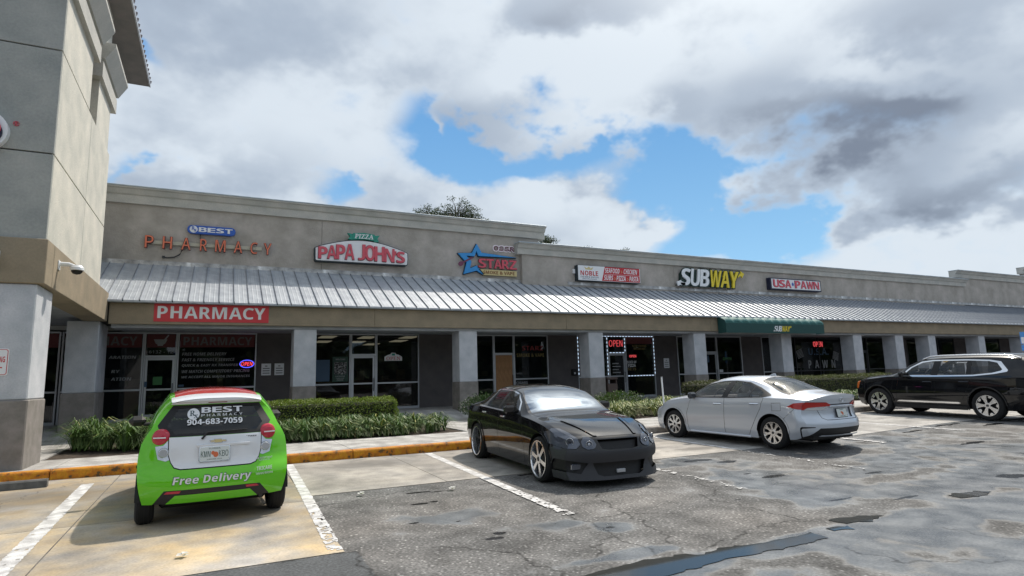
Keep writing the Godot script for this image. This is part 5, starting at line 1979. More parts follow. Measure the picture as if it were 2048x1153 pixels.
func wheel(root: Node, x: float, y: float, z: float, R: float, rim: float, wide: float, style: String, rim_m: Material, side: float, lean := 0.0) -> void:
	var w := part("wheel", root)
	w.position = V(x, y, z)
	w.rotation = V(0, 0 if side > 0 else PI, 0)
	w.rotate_object_local(Vector3.BACK, lean)
	var h := wide / 2
	var b := MB.new()
	b.lathe([Vector2(rim - 0.01, -h), Vector2(R - 0.05, -h), Vector2(R - 0.015, -h + 0.02), Vector2(R, -h + 0.05), Vector2(R, h - 0.05), Vector2(R - 0.012, h - 0.018), Vector2(R - 0.045, h), Vector2(rim + 0.025, h + 0.004), Vector2(rim - 0.004, h - 0.012)], 40)
	# tread grooves
	obj("tyre", b, M.black_rubber, w)
	for q in [-0.045, 0.0, 0.045]:
		b = MB.new()
		b.lathe([Vector2(R + 0.001, q - 0.004), Vector2(R + 0.001, q + 0.004)], 40)
		obj("tread_groove", b, M.black, w)
	b = MB.new()
	var d := 0.045 if style != "dish" else 0.12
	b.lathe([Vector2(rim, h - 0.014), Vector2(rim, h - 0.004), Vector2(rim - 0.014, h - 0.004), Vector2(rim - 0.02, h - 0.02), Vector2(rim - 0.03, h - d - 0.03), Vector2(rim - 0.035, -h + 0.02)], 40)
	obj("rim", b, rim_m, w)
	b = MB.new()
	b.lathe([Vector2(rim - 0.03, -h + 0.03), Vector2(0.02, -h + 0.035)], 30)
	b.lathe([Vector2(rim * 0.62, h - d - 0.05), Vector2(rim * 0.62, h - d - 0.08), Vector2(0.01, h - d - 0.08)], 30)
	obj("brake", b, M.black, w)
	b = MB.new()
	var z1 := h - d + 0.03
	if style == "dish":
		z1 = h - d
	b.xf = Transform3D(Basis(V(0, 0, -1), V(0, 1, 0), V(1, 0, 0)), Vector3.ZERO)
	var n: int = {"six": 6, "twin": 8, "five": 5, "dish": 6, "steel": 7}[style]
	for i in n:
		var an := TAU * (i + 0.25) / n
		var rot := func(p: Vector2) -> Vector2: return p.rotated(an)
		var pg := PackedVector2Array()
		if style == "five":
			for p in [[0.035, 0.0], [0.03, rim * 0.3], [0.04, rim * 0.55], [0.075, rim * 0.97], [-0.075, rim * 0.97], [-0.04, rim * 0.55], [-0.03, rim * 0.3], [-0.035, 0.0]]:
				pg.append(rot.call(Vector2(p[0], p[1])))
		elif style == "twin":
			for p in [[0.03, 0.02], [0.022, rim * 0.45], [0.02, rim * 0.6], [0.05, rim * 0.97], [0.012, rim * 0.97], [0.0, rim * 0.8], [-0.012, rim * 0.97], [-0.05, rim * 0.97], [-0.02, rim * 0.6], [-0.022, rim * 0.45], [-0.03, 0.02]]:
				pg.append(rot.call(Vector2(p[0], p[1])))
		else:
			for p in [[0.03, 0.02], [0.026, rim * 0.4], [0.034, rim * 0.97], [-0.034, rim * 0.97], [-0.026, rim * 0.4], [-0.03, 0.02]]:
				pg.append(rot.call(Vector2(p[0], p[1])))
		b.prism(pg, z1 - 0.035, z1, 0.004)
	b.prism(circle(0, 0, rim * 0.27, rim * 0.27, 20), z1 - 0.03, z1 + 0.004, 0.004)
	obj("spokes", b, rim_m if style != "dish" else M.black, w)
	if style == "five":
		b = MB.new()
		b.xf = Transform3D(Basis(V(0, 0, -1), V(0, 1, 0), V(1, 0, 0)), Vector3.ZERO)
		for i in 5:
			var an := TAU * (i + 0.75) / 5
			var pg := PackedVector2Array()
			for p in [[0.05, rim * 0.97], [0.035, rim * 0.78], [0.012, rim * 0.72], [-0.012, rim * 0.72], [-0.035, rim * 0.78], [-0.05, rim * 0.97]]:
				pg.append(Vector2(p[0], p[1]).rotated(an))
			b.prism(pg, z1 - 0.035, z1 - 0.004, 0.003)
		obj("rim_tabs", b, rim_m, w)
	b = MB.new()
	b.xf = Transform3D(Basis(V(0, 0, -1), V(0, 1, 0), V(1, 0, 0)), Vector3.ZERO)
	b.prism(circle(0, 0, rim * 0.12, rim * 0.12, 16), z1 + 0.004, z1 + 0.01)
	obj("hub_cap", b, M.frame_dark, w)


# what every car has: arches, wells, floor, wheels
func undercar(s: Dictionary, grp: Dictionary, root: Node) -> void:
	var u0: float = s.u0
	for a in [s.fa, s.ra]:
		var pg := PackedVector2Array()
		var R: float = s.arch
		for i in 25:
			var w := PI * i / 24.0
			pg.append(Vector2(a + R * cos(w), s.R + 0.015 + R * sin(w)))
		pg.append(Vector2(a - R, -0.5))
		pg.append(Vector2(a + R, -0.5))
		cut(grp, ["side_l", "side_r"], pg, 0)
		# lip round the opening
		var lip := PackedVector2Array()
		for i in 25:
			var w := PI * i / 24.0
			lip.append(Vector2(a + (R + 0.03) * cos(w), s.R + 0.015 + (R + 0.03) * sin(w)))
		for i in range(24, -1, -1):
			var w := PI * i / 24.0
			lip.append(Vector2(a + (R - 0.01) * cos(w), s.R + 0.015 + (R - 0.01) * sin(w)))
		for k in ["side_l", "side_r"]:
			put("arch_lip", cut(grp, [k], lip, 0), s.get("lip", s.paint), root, u0, s.get("lip_out", 0.008))
		# dark wheel well
		for sd in [-1.0, 1.0]:
			var b := MB.new()
			var xo: float = s.track / 2 * sd + 0.1 * sd
			var xi: float = s.track / 2 * sd - 0.2 * sd
			for i in 24:
				var w := PI * i / 24.0
				var w2 := PI * (i + 1) / 24.0
				var p := V(0, s.R + 0.015 + (R + 0.012) * sin(w), a - u0 + (R + 0.012) * cos(w))
				var q := V(0, s.R + 0.015 + (R + 0.012) * sin(w2), a - u0 + (R + 0.012) * cos(w2))
				b.quad(p + V(xo, 0, 0), q + V(xo, 0, 0), q + V(xi, 0, 0), p + V(xi, 0, 0), V(0, -sin(w), -cos(w)))
				b.tri(V(xi, s.R, a - u0), p + V(xi, 0, 0), q + V(xi, 0, 0), V(sd, 0, 0))
			obj("wheel_well", b, M.black, root)
	var f := MB.new()
	var yb: float = cv(s.yb, s.L / 2)
	f.box(V(-s.track / 2 + 0.14, yb + 0.01, 0.25 - u0), V(s.track / 2 - 0.14, yb + 0.22, s.L - 0.3 - u0), 0.03)
	f.box(V(-s.W + 0.12, yb + 0.02, s.fa + s.arch + 0.03 - u0), V(s.W - 0.12, yb + 0.2, s.ra - s.arch - 0.03 - u0), 0.03)
	obj("underbody", f, M.black, root)
	for q in [[s.fa, -1.0], [s.fa, 1.0], [s.ra, -1.0], [s.ra, 1.0]]:
		var st: String = s.style if q[0] == s.fa else s.get("rear_style", s.style)
		wheel(root, s.track / 2 * q[1], s.R, q[0] - u0, s.R, s.rim, s.tw, st, s.rim_m, q[1], s.get("lean", 0.0))


func seats(s: Dictionary, root: Node, rows: Array, m: Material) -> void:
	var u0: float = s.u0
	for r in rows:
		for x in ([-0.36, 0.36] if r[1] == 2 else [-0.42, 0.0, 0.42]):
			var b := MB.new()
			b.box(V(x - 0.23, r[2], r[0] - 0.5 - u0), V(x + 0.23, r[2] + 0.16, r[0] - u0), 0.04)
			b.xf = Transform3D(Basis(Vector3.RIGHT, 0.22), V(x, r[2] + 0.1, r[0] - u0))
			b.box(V(-0.22, 0, -0.06), V(0.22, 0.52, 0.06), 0.05)
			b.box(V(-0.12, 0.55, -0.045), V(0.12, 0.73, 0.045), 0.04)
			obj("seat", b, m, root)
	var d := MB.new()
	var du: float = s.dash[0]
	var dy: float = s.dash[1]
	d.box(V(-s.W + 0.17, dy - 0.25, du - 0.4 - u0), V(s.W - 0.17, dy, du - u0), 0.05)
	obj("dashboard", d, M.interior, root)
	d = MB.new()
	var ring := []
	for i in 21:
		var a := TAU * i / 20
		ring.append(V(-0.36 + 0.18 * cos(a), dy + 0.0 + 0.17 * sin(a), du + 0.16 - u0 + 0.06 * sin(a)))
	d.tube(ring, 0.014, 0.014, 6, false)
	obj("steering_wheel", d, M.interior, root)


func plate(root: Node, x: float, y: float, z: float, turn: Basis, chars: String, m_frame: Material) -> void:
	var p := part("licence_plate", root)
	p.transform = Transform3D(turn, V(x, y, z))
	var b := MB.new()
	b.prism(rounded(-0.165, -0.088, 0.165, 0.088, 0.015), -0.004, 0.0)
	obj("plate_frame", b, m_frame, p)
	b = MB.new()
	b.prism(rounded(-0.155, -0.078, 0.155, 0.078, 0.012), 0.0, 0.003)
	obj("plate_face", b, M.plate_white, p)
	if chars:
		lettering("plate_characters", chars.substr(0, 3), 0.1, 0.07, 0.001, "mono", M.plate_green, p, V(-0.145, -0.035, 0.003))
		lettering("plate_characters", chars.substr(3), 0.1, 0.07, 0.001, "mono", M.plate_green, p, V(0.045, -0.035, 0.003))
	b = MB.new()
	b.prism(circle(0.012, -0.01, 0.028, 0.032, 12), 0.003, 0.004)
	b.prism(circle(-0.018, 0.01, 0.02, 0.022, 12), 0.003, 0.0045)
	obj("orange_emblem", b, M.plate_orange, p)
	lettering("state_line", "FLORIDA", 0.12, 0.018, 0.001, "sans", M.plate_green, p, V(-0.06, 0.052, 0.003))
	lettering("county_line", "SUNSHINE STATE", 0.16, 0.014, 0.001, "sans", M.plate_green, p, V(-0.08, -0.068, 0.003))


func paint(key: String, c: Color, rough: float, metal: float) -> StandardMaterial3D:
	var m := mat(key, c, rough, metal)
	m.clearcoat_enabled = true
	m.clearcoat = 1.0
	m.clearcoat_roughness = 0.04
	m.metallic_specular = 0.1
	return m


func make_cars() -> void:
	paint("green_paint", Color(0.13, 0.52, 0.015), 0.4, 0.0)
	paint("white_paint", Color(0.7, 0.72, 0.75), 0.4, 0.0)
	paint("red_paint", Color(0.5, 0.035, 0.03), 0.4, 0.0)
	paint("black_paint", Color(0.008, 0.0078, 0.009), 0.25, 0.0)
	paint("silver_paint", Color(0.56, 0.6, 0.66), 0.34, 0.4)
	paint("night_paint", Color(0.006, 0.0065, 0.008), 0.25, 0.0)
	mat("primer", Color(0.028, 0.029, 0.034), 0.55)
	mat("trim_black", Color(0.016, 0.016, 0.017), 0.55)
	mat("interior", Color(0.03, 0.03, 0.031), 0.8)
	mat("seat_grey", Color(0.12, 0.12, 0.12), 0.9)
	mat("seat_pale", Color(0.2, 0.2, 0.19), 0.9)
	mat("seam", Color(0.008, 0.008, 0.009), 0.9)
	mat("alloy", Color(0.55, 0.56, 0.58), 0.28, 0.9)
	mat("alloy_bright", Color(0.72, 0.73, 0.75), 0.18, 0.95)
	mat("plate_white", Color(0.62, 0.66, 0.64), 0.5)
	mat("plate_green", Color(0.015, 0.06, 0.05), 0.5)
	mat("plate_orange", Color(0.6, 0.14, 0.05), 0.5)
	paint("lamp_red", Color(0.46, 0.025, 0.05), 0.25, 0.0)
	paint("lamp_deep", Color(0.2, 0.01, 0.012), 0.2, 0.0)
	paint("lamp_amber", Color(0.5, 0.12, 0.02), 0.25, 0.0)
	paint("lamp_white", Color(0.62, 0.68, 0.78), 0.2, 0.1)
	paint("lamp_clear", Color(0.55, 0.58, 0.62), 0.12, 0.6)
	paint("lamp_smoke", Color(0.09, 0.1, 0.125), 0.12, 0.5)
	glass("car_glass", Color(0.03, 0.05, 0.045), 0.1)
	glass("car_glass_dark", Color(0.006, 0.007, 0.008), 0.72)
	glass("screen_glass", Color(0.04, 0.05, 0.05), 0.35)
	mat("screen_dark", Color(0.02, 0.025, 0.035), 0.08)
	paint("lamp_tail", Color(0.42, 0.02, 0.015), 0.25, 0.0)
	paint("mirror_blue", Color(0.05, 0.055, 0.065), 0.3, 0.3)
	mat("film_glass", Color(0.13, 0.16, 0.2), 0.04, 0.85)
	glass("lens", Color(0.3, 0.32, 0.35), 0.12)
	make_hatchback()
	make_black_sedan()
	make_silver_sedan()
	make_suv()


func make_hatchback() -> void:
	var s := {
		"L": 3.675, "W": 0.8, "fa": 0.76, "ra": 3.135, "R": 0.29, "rim": 0.19, "tw": 0.19, "arch": 0.335, "track": 1.43, "u0": 1.95, "paint": M.green_paint, "style": "steel", "rim_m": M.alloy,
		"qm": 0.52, "crease": [[0.8, 0.008, 0.08]], "crown": 3.0, "bulge": 0.03,
		"yb": [[0, 0.2], [0.4, 0.18], [3.2, 0.19], [3.675, 0.27]],
		"ys": [[0, 0.68], [0.5, 0.84], [1.0, 0.95], [2.0, 1.02], [3.0, 1.1], [3.675, 1.1]],
		"yr": [[0, 0.7], [0.7, 0.92], [1.0, 0.99], [1.35, 1.24], [1.65, 1.4], [2.1, 1.46], [2.8, 1.455], [3.3, 1.415], [3.675, 1.38]],
		"yt": [[0, 0.74], [0.6, 0.95], [0.9, 1.02], [1.2, 1.25], [1.55, 1.46], [2.0, 1.535], [2.6, 1.53], [3.1, 1.485], [3.675, 1.425]],
		"wb": [[0, 0.6], [0.5, 0.74], [3.1, 0.77], [3.675, 0.74]],
		"wm": [[0, 0.68], [0.5, 0.79], [2.8, 0.8], [3.3, 0.82], [3.675, 0.81]],
		"ws": [[0, 0.6], [0.5, 0.72], [1, 0.75], [2.5, 0.74], [3.2, 0.71], [3.675, 0.69]],
		"wt": [[0, 0.5], [0.9, 0.62], [1.3, 0.57], [1.7, 0.54], [3.0, 0.52], [3.675, 0.49]],
		"fo": [[0.2, 0.05], [0.4, 0.0], [0.6, 0.05], [0.75, 0.16]], "fs": 0.3, "fn": 3.0, "fB": 0.8,
		"ro": [[0.22, 0.07], [0.36, 0.01], [0.5, 0.0], [0.6, 0.02], [0.66, 0.08], [0.95, 0.13], [1.02, 0.16], [1.36, 0.36], [1.4, 0.3], [1.46, 0.3], [1.52, 0.36]], "rs": 0.2, "rn": 3.2, "rB": 1.0,
		"dash": [1.35, 1.0], "lean": 0.0,
	}
	var t := thing("hatchback", "lime green delivery hatchback with white tailgate and red roof, seen from behind", "car", V(-0.015, g(0, -9.75), -8.56 - 1.185), deg_to_rad(3.2))
	t.rotation.x = 0.015
	var grp := shell(s)
	var u0: float = s.u0
	undercar(s, grp, t)
	var sides := ["side_l", "side_r"]
	var back := ["rear", "gh_l", "gh_r", "side_l", "side_r"]
	# roof: red centre, white edge
	var roof := cut(grp, ["top"], poly([-0.47, 1.5, 0.47, 1.5, 0.465, 3.1, -0.465, 3.1]), 1)
	put("red_roof", roof, M.red_paint, t, u0, 0.003)
	put("windscreen", cut(grp, ["top"], poly([-0.58, 0.95, 0.58, 0.95, 0.5, 1.42, -0.5, 1.42]), 1), M.car_glass, t, u0)
	# rear: glass, white tailgate, spoiler
	var white := cut(grp, ["rear"], poly([-0.5, 1.365, 0.49, 1.365, 0.5, 1.6, -0.5, 1.6]), 2)
	white.append_array(cut(grp, ["top"], poly([-0.5, 3.08, 0.5, 3.08, 0.5, 3.7, -0.5, 3.7]), 1))
	put("white_spoiler", white, M.white_paint, t, u0, 0.004)
	var rw := cut(grp, back, poly([-0.48, 1.355, 0.47, 1.355, 0.6, 1.13, 0.585, 1.1, 0.47, 1.0, -0.5, 1.0, -0.62, 1.1, -0.63, 1.13]), 2, 3.0)
	var gl := clip(rw, poly([-0.41, 1.325, 0.4, 1.325, 0.5, 1.12, 0.42, 1.03, -0.45, 1.03, -0.53, 1.12]), 2)
	put("rear_window", gl[0], M.car_glass_dark, t, u0, 0.002)
	put("rear_window_surround", gl[1], M.black, t, u0, 0.003)
	var gap := cut(grp, back, poly([-0.515, 0.996, 0.49, 0.996, 0.485, 0.8, 0.463, 0.715, 0.426, 0.656, 0.362, 0.634, -0.382, 0.634, -0.446, 0.656, -0.483, 0.715, -0.51, 0.8]), 2, 3.0)
	grp["gap"] = gap
	var th := cut(grp, ["gap"], poly([-0.505, 0.995, 0.48, 0.995, 0.475, 0.8, 0.455, 0.72, 0.42, 0.665, 0.36, 0.645, -0.38, 0.645, -0.44, 0.665, -0.475, 0.72, -0.5, 0.8]), 2, 3.0)
	put("tailgate_gap", grp["gap"], M.seam, t, u0, -0.004)
	grp.erase("gap")
	put("tailgate", th, M.white_paint, t, u0, 0.004)
	# lamps
	for q in [[-0.59, 1], [0.565, -1]]:
		var x: float = q[0]
		var k: float = q[1]
		var tb := MB.new()
		tb.lathe([Vector2(0.0, 0.05), Vector2(0.05, 0.044), Vector2(0.08, 0.03), Vector2(0.097, 0.0), Vector2(0.099, -0.06)], 28)
		var tl := obj("tail_lamp", tb, M.lamp_red, t)
		tl.transform = Transform3D(Basis(V(0, 1, 0), -PI / 2 - 0.3 * k) * Basis(V(0, 0, 1), 0.1), V(x, 1.0, shift(s, s.L, x, 1.0) - u0 - 0.005))
		put("lamp_housing", cut(grp, back, poly([x + 0.1 * k, 0.99, x + 0.1 * k, 0.75, x + 0.06 * k, 0.735, x - 0.02 * k, 0.76, x - 0.05 * k, 0.9, x + 0.03 * k, 0.91]), 2, 3.0), M.lamp_white, t, u0, 0.004)
		var b := MB.new()
		b.prism(circle(0, 0, 0.05, 0.05, 20), 0.004, 0.016, 0.006)
		b.prism(circle(0, 0, 0.058, 0.058, 20), 0, 0.004)
		var o := obj("reverse_lamp", b, M.lamp_clear, t)
		o.position = V(x + 0.035 * k, 0.83, shift(s, s.L, x + 0.035 * k, 0.83) - u0 + 0.006)
		o.rotation.y = -0.2 * k
		b = MB.new()
		b.xf = Transform3D(Basis(V(0, 1, 0), -0.3 * k), V(x, 1.0, shift(s, s.L, x, 1.0) - u0 - 0.005))
		b.box(V(-0.065, -0.007, 0.03), V(0.065, 0.007, 0.052))
		obj("lamp_bar", b, M.white, t)
	# black valance with reflectors
	var ins := cut(grp, back, poly([-0.66, 0.2, -0.64, 0.27, -0.53, 0.42, 0.34, 0.42, 0.47, 0.415, 0.58, 0.28, 0.6, 0.2, 0.47, 0.2, 0.45, 0.27, 0.36, 0.362, -0.42, 0.362, -0.51, 0.27, -0.54, 0.2]), 2, 3.0)
	var rf := clip(ins, poly([-0.53, 0.385, -0.5, 0.412, -0.36, 0.412, -0.38, 0.385]), 2)
	var rg := clip(rf[1], poly([0.31, 0.412, 0.43, 0.41, 0.46, 0.385, 0.32, 0.385]), 2)
	put("reflector", rf[0], M.lamp_red, t, u0, 0.003)
	put("reflector", rg[0], M.lamp_red, t, u0, 0.003)
	put("valance", rg[1], M.trim_black, t, u0, -0.004)
	# side glass and door seams
	for k in [["gh_l", "side_l"], ["gh_r", "side_r"]]:
		put("side_window", cut(grp, k, poly([1.28, 1.02, 1.62, 1.34, 2.06, 1.39, 2.06, 1.03]), 0), M.car_glass, t, u0)
		put("side_window", cut(grp, k, poly([2.14, 1.04, 2.14, 1.39, 2.72, 1.38, 2.84, 1.13]), 0), M.car_glass_dark, t, u0)
	for p in ribbon([1.12, 0.94, 1.05, 0.3, 2.1, 0.28, 2.1, 1.03], 0.008) + ribbon([2.1, 0.28, 2.6, 0.3, 2.82, 0.6, 2.9, 1.1], 0.008):
		put("door_seam", cut(grp, sides, p, 0), M.seam, t, u0, -0.003)
	var all := PackedVector3Array()
	for k in grp:
		all.append_array(grp[k])
	put("body", all, M.green_paint, t, u0)
	# fittings
	var rz := func(x: float, y: float) -> float: return shift(s, s.L, x, y) - u0
	plate(t, -0.03, 0.79, rz.call(0, 0.79) + 0.018, Basis(Vector3.RIGHT, -0.16), "KMNKBO", M.chrome)
	var b := MB.new()
	b.prism(poly([-0.21, 0.87, 0.34, 0.87, 0.36, 0.9, -0.23, 0.9]), 0, 0.02, 0.004)
	var o := obj("number_plate_hood", b, M.white_paint, t)
	o.position.z = rz.call(0, 0.88) - 0.006
	# bow-tie badge
	b = MB.new()
	b.prism(poly([-0.045, 0.955, -0.045, 0.944, -0.09, 0.944, -0.078, 0.922, -0.038, 0.922, -0.038, 0.911, 0.05, 0.911, 0.05, 0.922, 0.1, 0.922, 0.088, 0.944, 0.043, 0.944, 0.043, 0.955]), 0, 0.01, 0.003)
	o = obj("badge", b, M.chrome, t)
	o.position.z = rz.call(0, 0.93) + 0.005
	b = MB.new()
	b.prism(poly([-0.035, 0.95, -0.035, 0.94, -0.075, 0.94, -0.067, 0.927, -0.03, 0.927, -0.03, 0.917, 0.042, 0.917, 0.042, 0.927, 0.086, 0.927, 0.078, 0.94, 0.035, 0.94, 0.035, 0.95]), 0, 0.011)
	o = obj("badge_field", b, M.sign_gold, t)
	o.position.z = rz.call(0, 0.93) + 0.0055
	lettering("model_script", "SPARK", 0.12, 0.016, 0.003, "bold", M.frame_dark, t, V(0.31, 0.955, rz.call(0.37, 0.96) + 0.004))
	# wiper
	b = MB.new()
	b.tube([V(-0.17, 0.965, rz.call(0, 0.965) + 0.02), V(-0.11, 1.035, rz.call(0, 1.03) + 0.03), V(0.32, 1.045, rz.call(0.3, 1.045) + 0.025)], 0.014, 0.008, 6)
	obj("rear_wiper", b, M.black, t)
	bx("brake_lamp", V(-0.11, 1.372, rz.call(0, 1.38) - 0.01), V(0.1, 1.39, rz.call(0, 1.38) + 0.012), M.lamp_deep, t, 0.004)
	for sd in [-1.0, 1.0]:
		b = MB.new()
		b.xf = Transform3D(Basis(), V(0.9 * sd, 1.08, 1.5 - u0))
		b.box(V(-0.105, -0.065, -0.06), V(0.105, 0.075, 0.06), 0.06)
		b.box(V(-0.12 * sd - 0.06, -0.07, -0.025), V(-0.12 * sd + 0.06, -0.02, 0.025), 0.015)
		obj("mirror", b, M.trim_black, t)
	b = MB.new()
	b.tube([V(0.5, 0.25, 3.2 - u0), V(0.5, 0.245, 3.5 - u0)], 0.022, 0.022, 10)
	obj("exhaust_tip", b, M.frame_dark, t)
	seats(s, t, [[2.05, 2, 0.5], [2.9, 2, 0.55]], M.seat_grey)
	# lettering laid on the curved skin
	var lay := func(words: String, x: float, y: float, w: float, h: float, kind: String, m: Material, slant: float, push: float) -> void:
		var e := lettering("lettering", words, w, h, 0.003, kind, m, t, Vector3.ZERO, Basis(), slant, 0.8)
		var am: ArrayMesh = e.mesh
		var arr := am.surface_get_arrays(0)
		var vs: PackedVector3Array = arr[Mesh.ARRAY_VERTEX]
		for i in vs.size():
			var X := vs[i].x + x
			var Y := vs[i].y + y
			vs[i] = V(X, Y, shift(s, s.L, X, Y) - u0 + push + vs[i].z)
		arr[Mesh.ARRAY_VERTEX] = vs
		var nm := ArrayMesh.new()
		nm.add_surface_from_arrays(Mesh.PRIMITIVE_TRIANGLES, arr)
		e.mesh = nm
	mat("text_edge", Color(0.02, 0.05, 0.06), 0.5)
	lay.call("Free Delivery", -0.455, 0.455, 0.81, 0.115, "bold", M.white, 0.16, 0.006)
	lay.call("Free Delivery", -0.462, 0.449, 0.824, 0.127, "bold", M.text_edge, 0.16, 0.0035)
	lay.call("TRICARE", 0.43, 0.56, 0.18, 0.042, "bold", M.white, 0.0, 0.006)
	lay.call("WE ACCEPT MOST", 0.43, 0.682, 0.19, 0.02, "bold", M.white, 0.0, 0.006)
	lay.call("INSURANCES", 0.46, 0.653, 0.13, 0.02, "bold", M.white, 0.0, 0.006)
	lay.call("Veterans Welcome", 0.42, 0.51, 0.2, 0.03, "sans", M.white, 0.0, 0.006)
	b = MB.new()
	b.prism(circle(-0.27, 1.25, 0.068, 0.066, 24), 0, 0.003)
	for q in 1:
		pass
	var tilt := Basis(Vector3.RIGHT, -atan2(0.2, 0.34))
	var decal := part("window_decal", t)
	decal.transform = Transform3D(tilt, V(0, 1.2, rz.call(0, 1.2) + 0.03))
	b = MB.new()
	b.prism(circle(-0.265, 0.055, 0.065, 0.075, 24), 0, 0.002)
	obj("disc", b, M.white, decal)
	lettering("disc_letter", "R", 0.055, 0.07, 0.001, "serifbold", M.text_edge, decal, V(-0.305, 0.03, 0.002))
	lettering("disc_letter", "x", 0.045, 0.045, 0.001, "serifbold", M.text_edge, decal, V(-0.262, 0.0, 0.002))
	for q in spread("BEST", -0.18, 0.065, 0.45, 0.075, 0.012):
		lettering("lettering", q[0], q[3], q[4], 0.002, "bold", M.white, decal, V(q[1], q[2], 0))
	for q in spread("PHARMACY", -0.18, 0.015, 0.45, 0.033, 0.024):
		lettering("lettering", q[0], q[3], q[4], 0.002, "sans", M.white, decal, V(q[1], q[2], 0))
	lettering("lettering", "904-683-7059", 0.6, 0.075, 0.002, "bold", M.white, decal, V(-0.33, -0.09, 0))


func side_pair(grp: Dictionary, keys: Array, pts: Array, name_: String, m: Material, root: Node, u0: float, push := 0.0) -> void:
	for k in ["l", "r"]:
		var ks := []
		for q in keys:
			ks.append(q + k)
		put(name_, cut(grp, ks, poly(pts), 0), m, root, u0, push)


func make_black_sedan() -> void:
	var s := {
		"L": 4.8, "W": 0.9, "fa": 0.92, "ra": 3.74, "R": 0.335, "rim": 0.275, "tw": 0.24, "arch": 0.365, "track": 1.6, "u0": 2.33, "paint": M.black_paint, "style": "six", "rear_style": "dish", "rim_m": M.alloy_bright,
		"qm": 0.5, "crease": [[0.62, 0.006, 0.06]], "crown": 3.2, "bulge": 0.02, "lip_out": 0.014,
		"yb": [[0, 0.11], [0.5, 0.13], [0.95, 0.16], [3.8, 0.17], [4.8, 0.24]],
		"ys": [[0, 0.64], [0.25, 0.69], [0.5, 0.755], [0.9, 0.845], [1.6, 0.925], [2.6, 0.965], [3.5, 1.0], [4.2, 0.99], [4.8, 0.93]],
		"yr": [[0, 0.675], [0.4, 0.765], [0.9, 0.875], [1.55, 0.965], [1.85, 1.14], [2.15, 1.28], [2.6, 1.345], [3.1, 1.345], [3.5, 1.26], [3.9, 1.1], [4.2, 1.03], [4.8, 0.96]],
		"yt": [[0, 0.71], [0.2, 0.765], [0.6, 0.85], [1.2, 0.94], [1.5, 0.985], [1.9, 1.2], [2.25, 1.345], [2.6, 1.4], [3.1, 1.41], [3.5, 1.37], [4.0, 1.17], [4.25, 1.09], [4.6, 1.07], [4.8, 1.02]],
		"wb": [[0, 0.74], [0.5, 0.84], [4.0, 0.85], [4.8, 0.76]],
		"wm": [[0, 0.78], [0.5, 0.885], [3.8, 0.9], [4.4, 0.88], [4.8, 0.82]],
		"ws": [[0, 0.7], [0.5, 0.82], [1.0, 0.85], [3.6, 0.86], [4.4, 0.83], [4.8, 0.77]],
		"wt": [[0, 0.64], [0.5, 0.74], [1.2, 0.77], [1.6, 0.75], [1.95, 0.66], [2.3, 0.6], [3.1, 0.58], [3.6, 0.62], [4.0, 0.68], [4.4, 0.74], [4.8, 0.72]],
		"fo": [[0.1, 0.0], [0.2, 0.03], [0.3, 0.05], [0.42, 0.02], [0.5, 0.01], [0.56, 0.04], [0.66, 0.09], [0.71, 0.15]], "fs": 0.42, "fn": 3.2, "fB": 1.0,
		"ro": [[0.2, 0.08], [0.4, 0.0], [0.6, 0.02], [0.8, 0.08], [1.0, 0.06]], "rs": 0.3, "rn": 3.4, "rB": 0.8,
		"dash": [1.9, 0.96], "lean": 0.03,
	}
	var t := thing("sedan", "lowered black sedan with silver wheels and missing grille, nose toward the camera", "car")
	var fr := V(4.53, 0.0, -8.29)
	var re := V(4.7, 0.0, -11.15)
	var fw := (fr - re).normalized()
	var right := fw.cross(Vector3.UP)
	var mid := (fr + re) / 2 - right * 0.86
	t.position = V(mid.x, g(mid.x, mid.z) + 0.004, mid.z)
	t.basis = Basis(V(0, 1, 0), atan2(-fw.x, -fw.z)) * Basis(V(1, 0, 0), -0.015)
	var u0: float = s.u0
	var grp := shell(s)
	undercar(s, grp, t)
	var end := ["front", "side_l", "side_r", "gh_l", "gh_r", "top"]
	# glass
	put("windscreen", cut(grp, ["top"], poly([-0.7, 1.56, 0.7, 1.56, 0.66, 1.9, 0.53, 2.26, -0.53, 2.26, -0.66, 1.9]), 1), M.film_glass, t, u0)
	put("rear_window", cut(grp, ["top"], poly([-0.52, 3.42, 0.52, 3.42, 0.6, 4.1, -0.6, 4.1]), 1), M.car_glass_dark, t, u0)
	put("sunroof", cut(grp, ["top"], poly([-0.4, 2.5, 0.4, 2.5, 0.4, 2.95, -0.4, 2.95]), 1), M.car_glass_dark, t, u0, -0.004)
	for k in ["l", "r"]:
		var fr2 := cut(grp, ["gh_" + k, "side_" + k], poly([1.74, 0.945, 1.93, 1.14, 2.16, 1.265, 2.5, 1.325, 3.1, 1.335, 3.44, 1.27, 3.76, 1.19, 3.96, 1.1, 3.98, 1.07, 3.9, 1.035, 3.5, 1.0, 2.5, 0.97]), 0)
		var inn := clip(fr2, poly([1.82, 0.965, 1.96, 1.135, 2.18, 1.25, 2.5, 1.305, 3.1, 1.313, 3.42, 1.25, 3.73, 1.17, 3.9, 1.09, 3.87, 1.055, 3.48, 1.022, 2.5, 0.99]), 0)
		put("window_trim", inn[1], M.chrome, t, u0, 0.004)
		var bp := clip(inn[0], poly([2.62, 0.9, 2.56, 1.4, 2.66, 1.4, 2.74, 0.9]), 0)
		put("door_pillar", bp[0], M.trim_black, t, u0, 0.002)
		var fx := clip(bp[1], poly([1.0, 0.5, 2.66, 0.5, 2.66, 1.6, 1.0, 1.6]), 0)
		put("side_window", fx[0], M.car_glass_dark, t, u0)
		put("side_window", fx[1], M.car_glass_dark, t, u0)
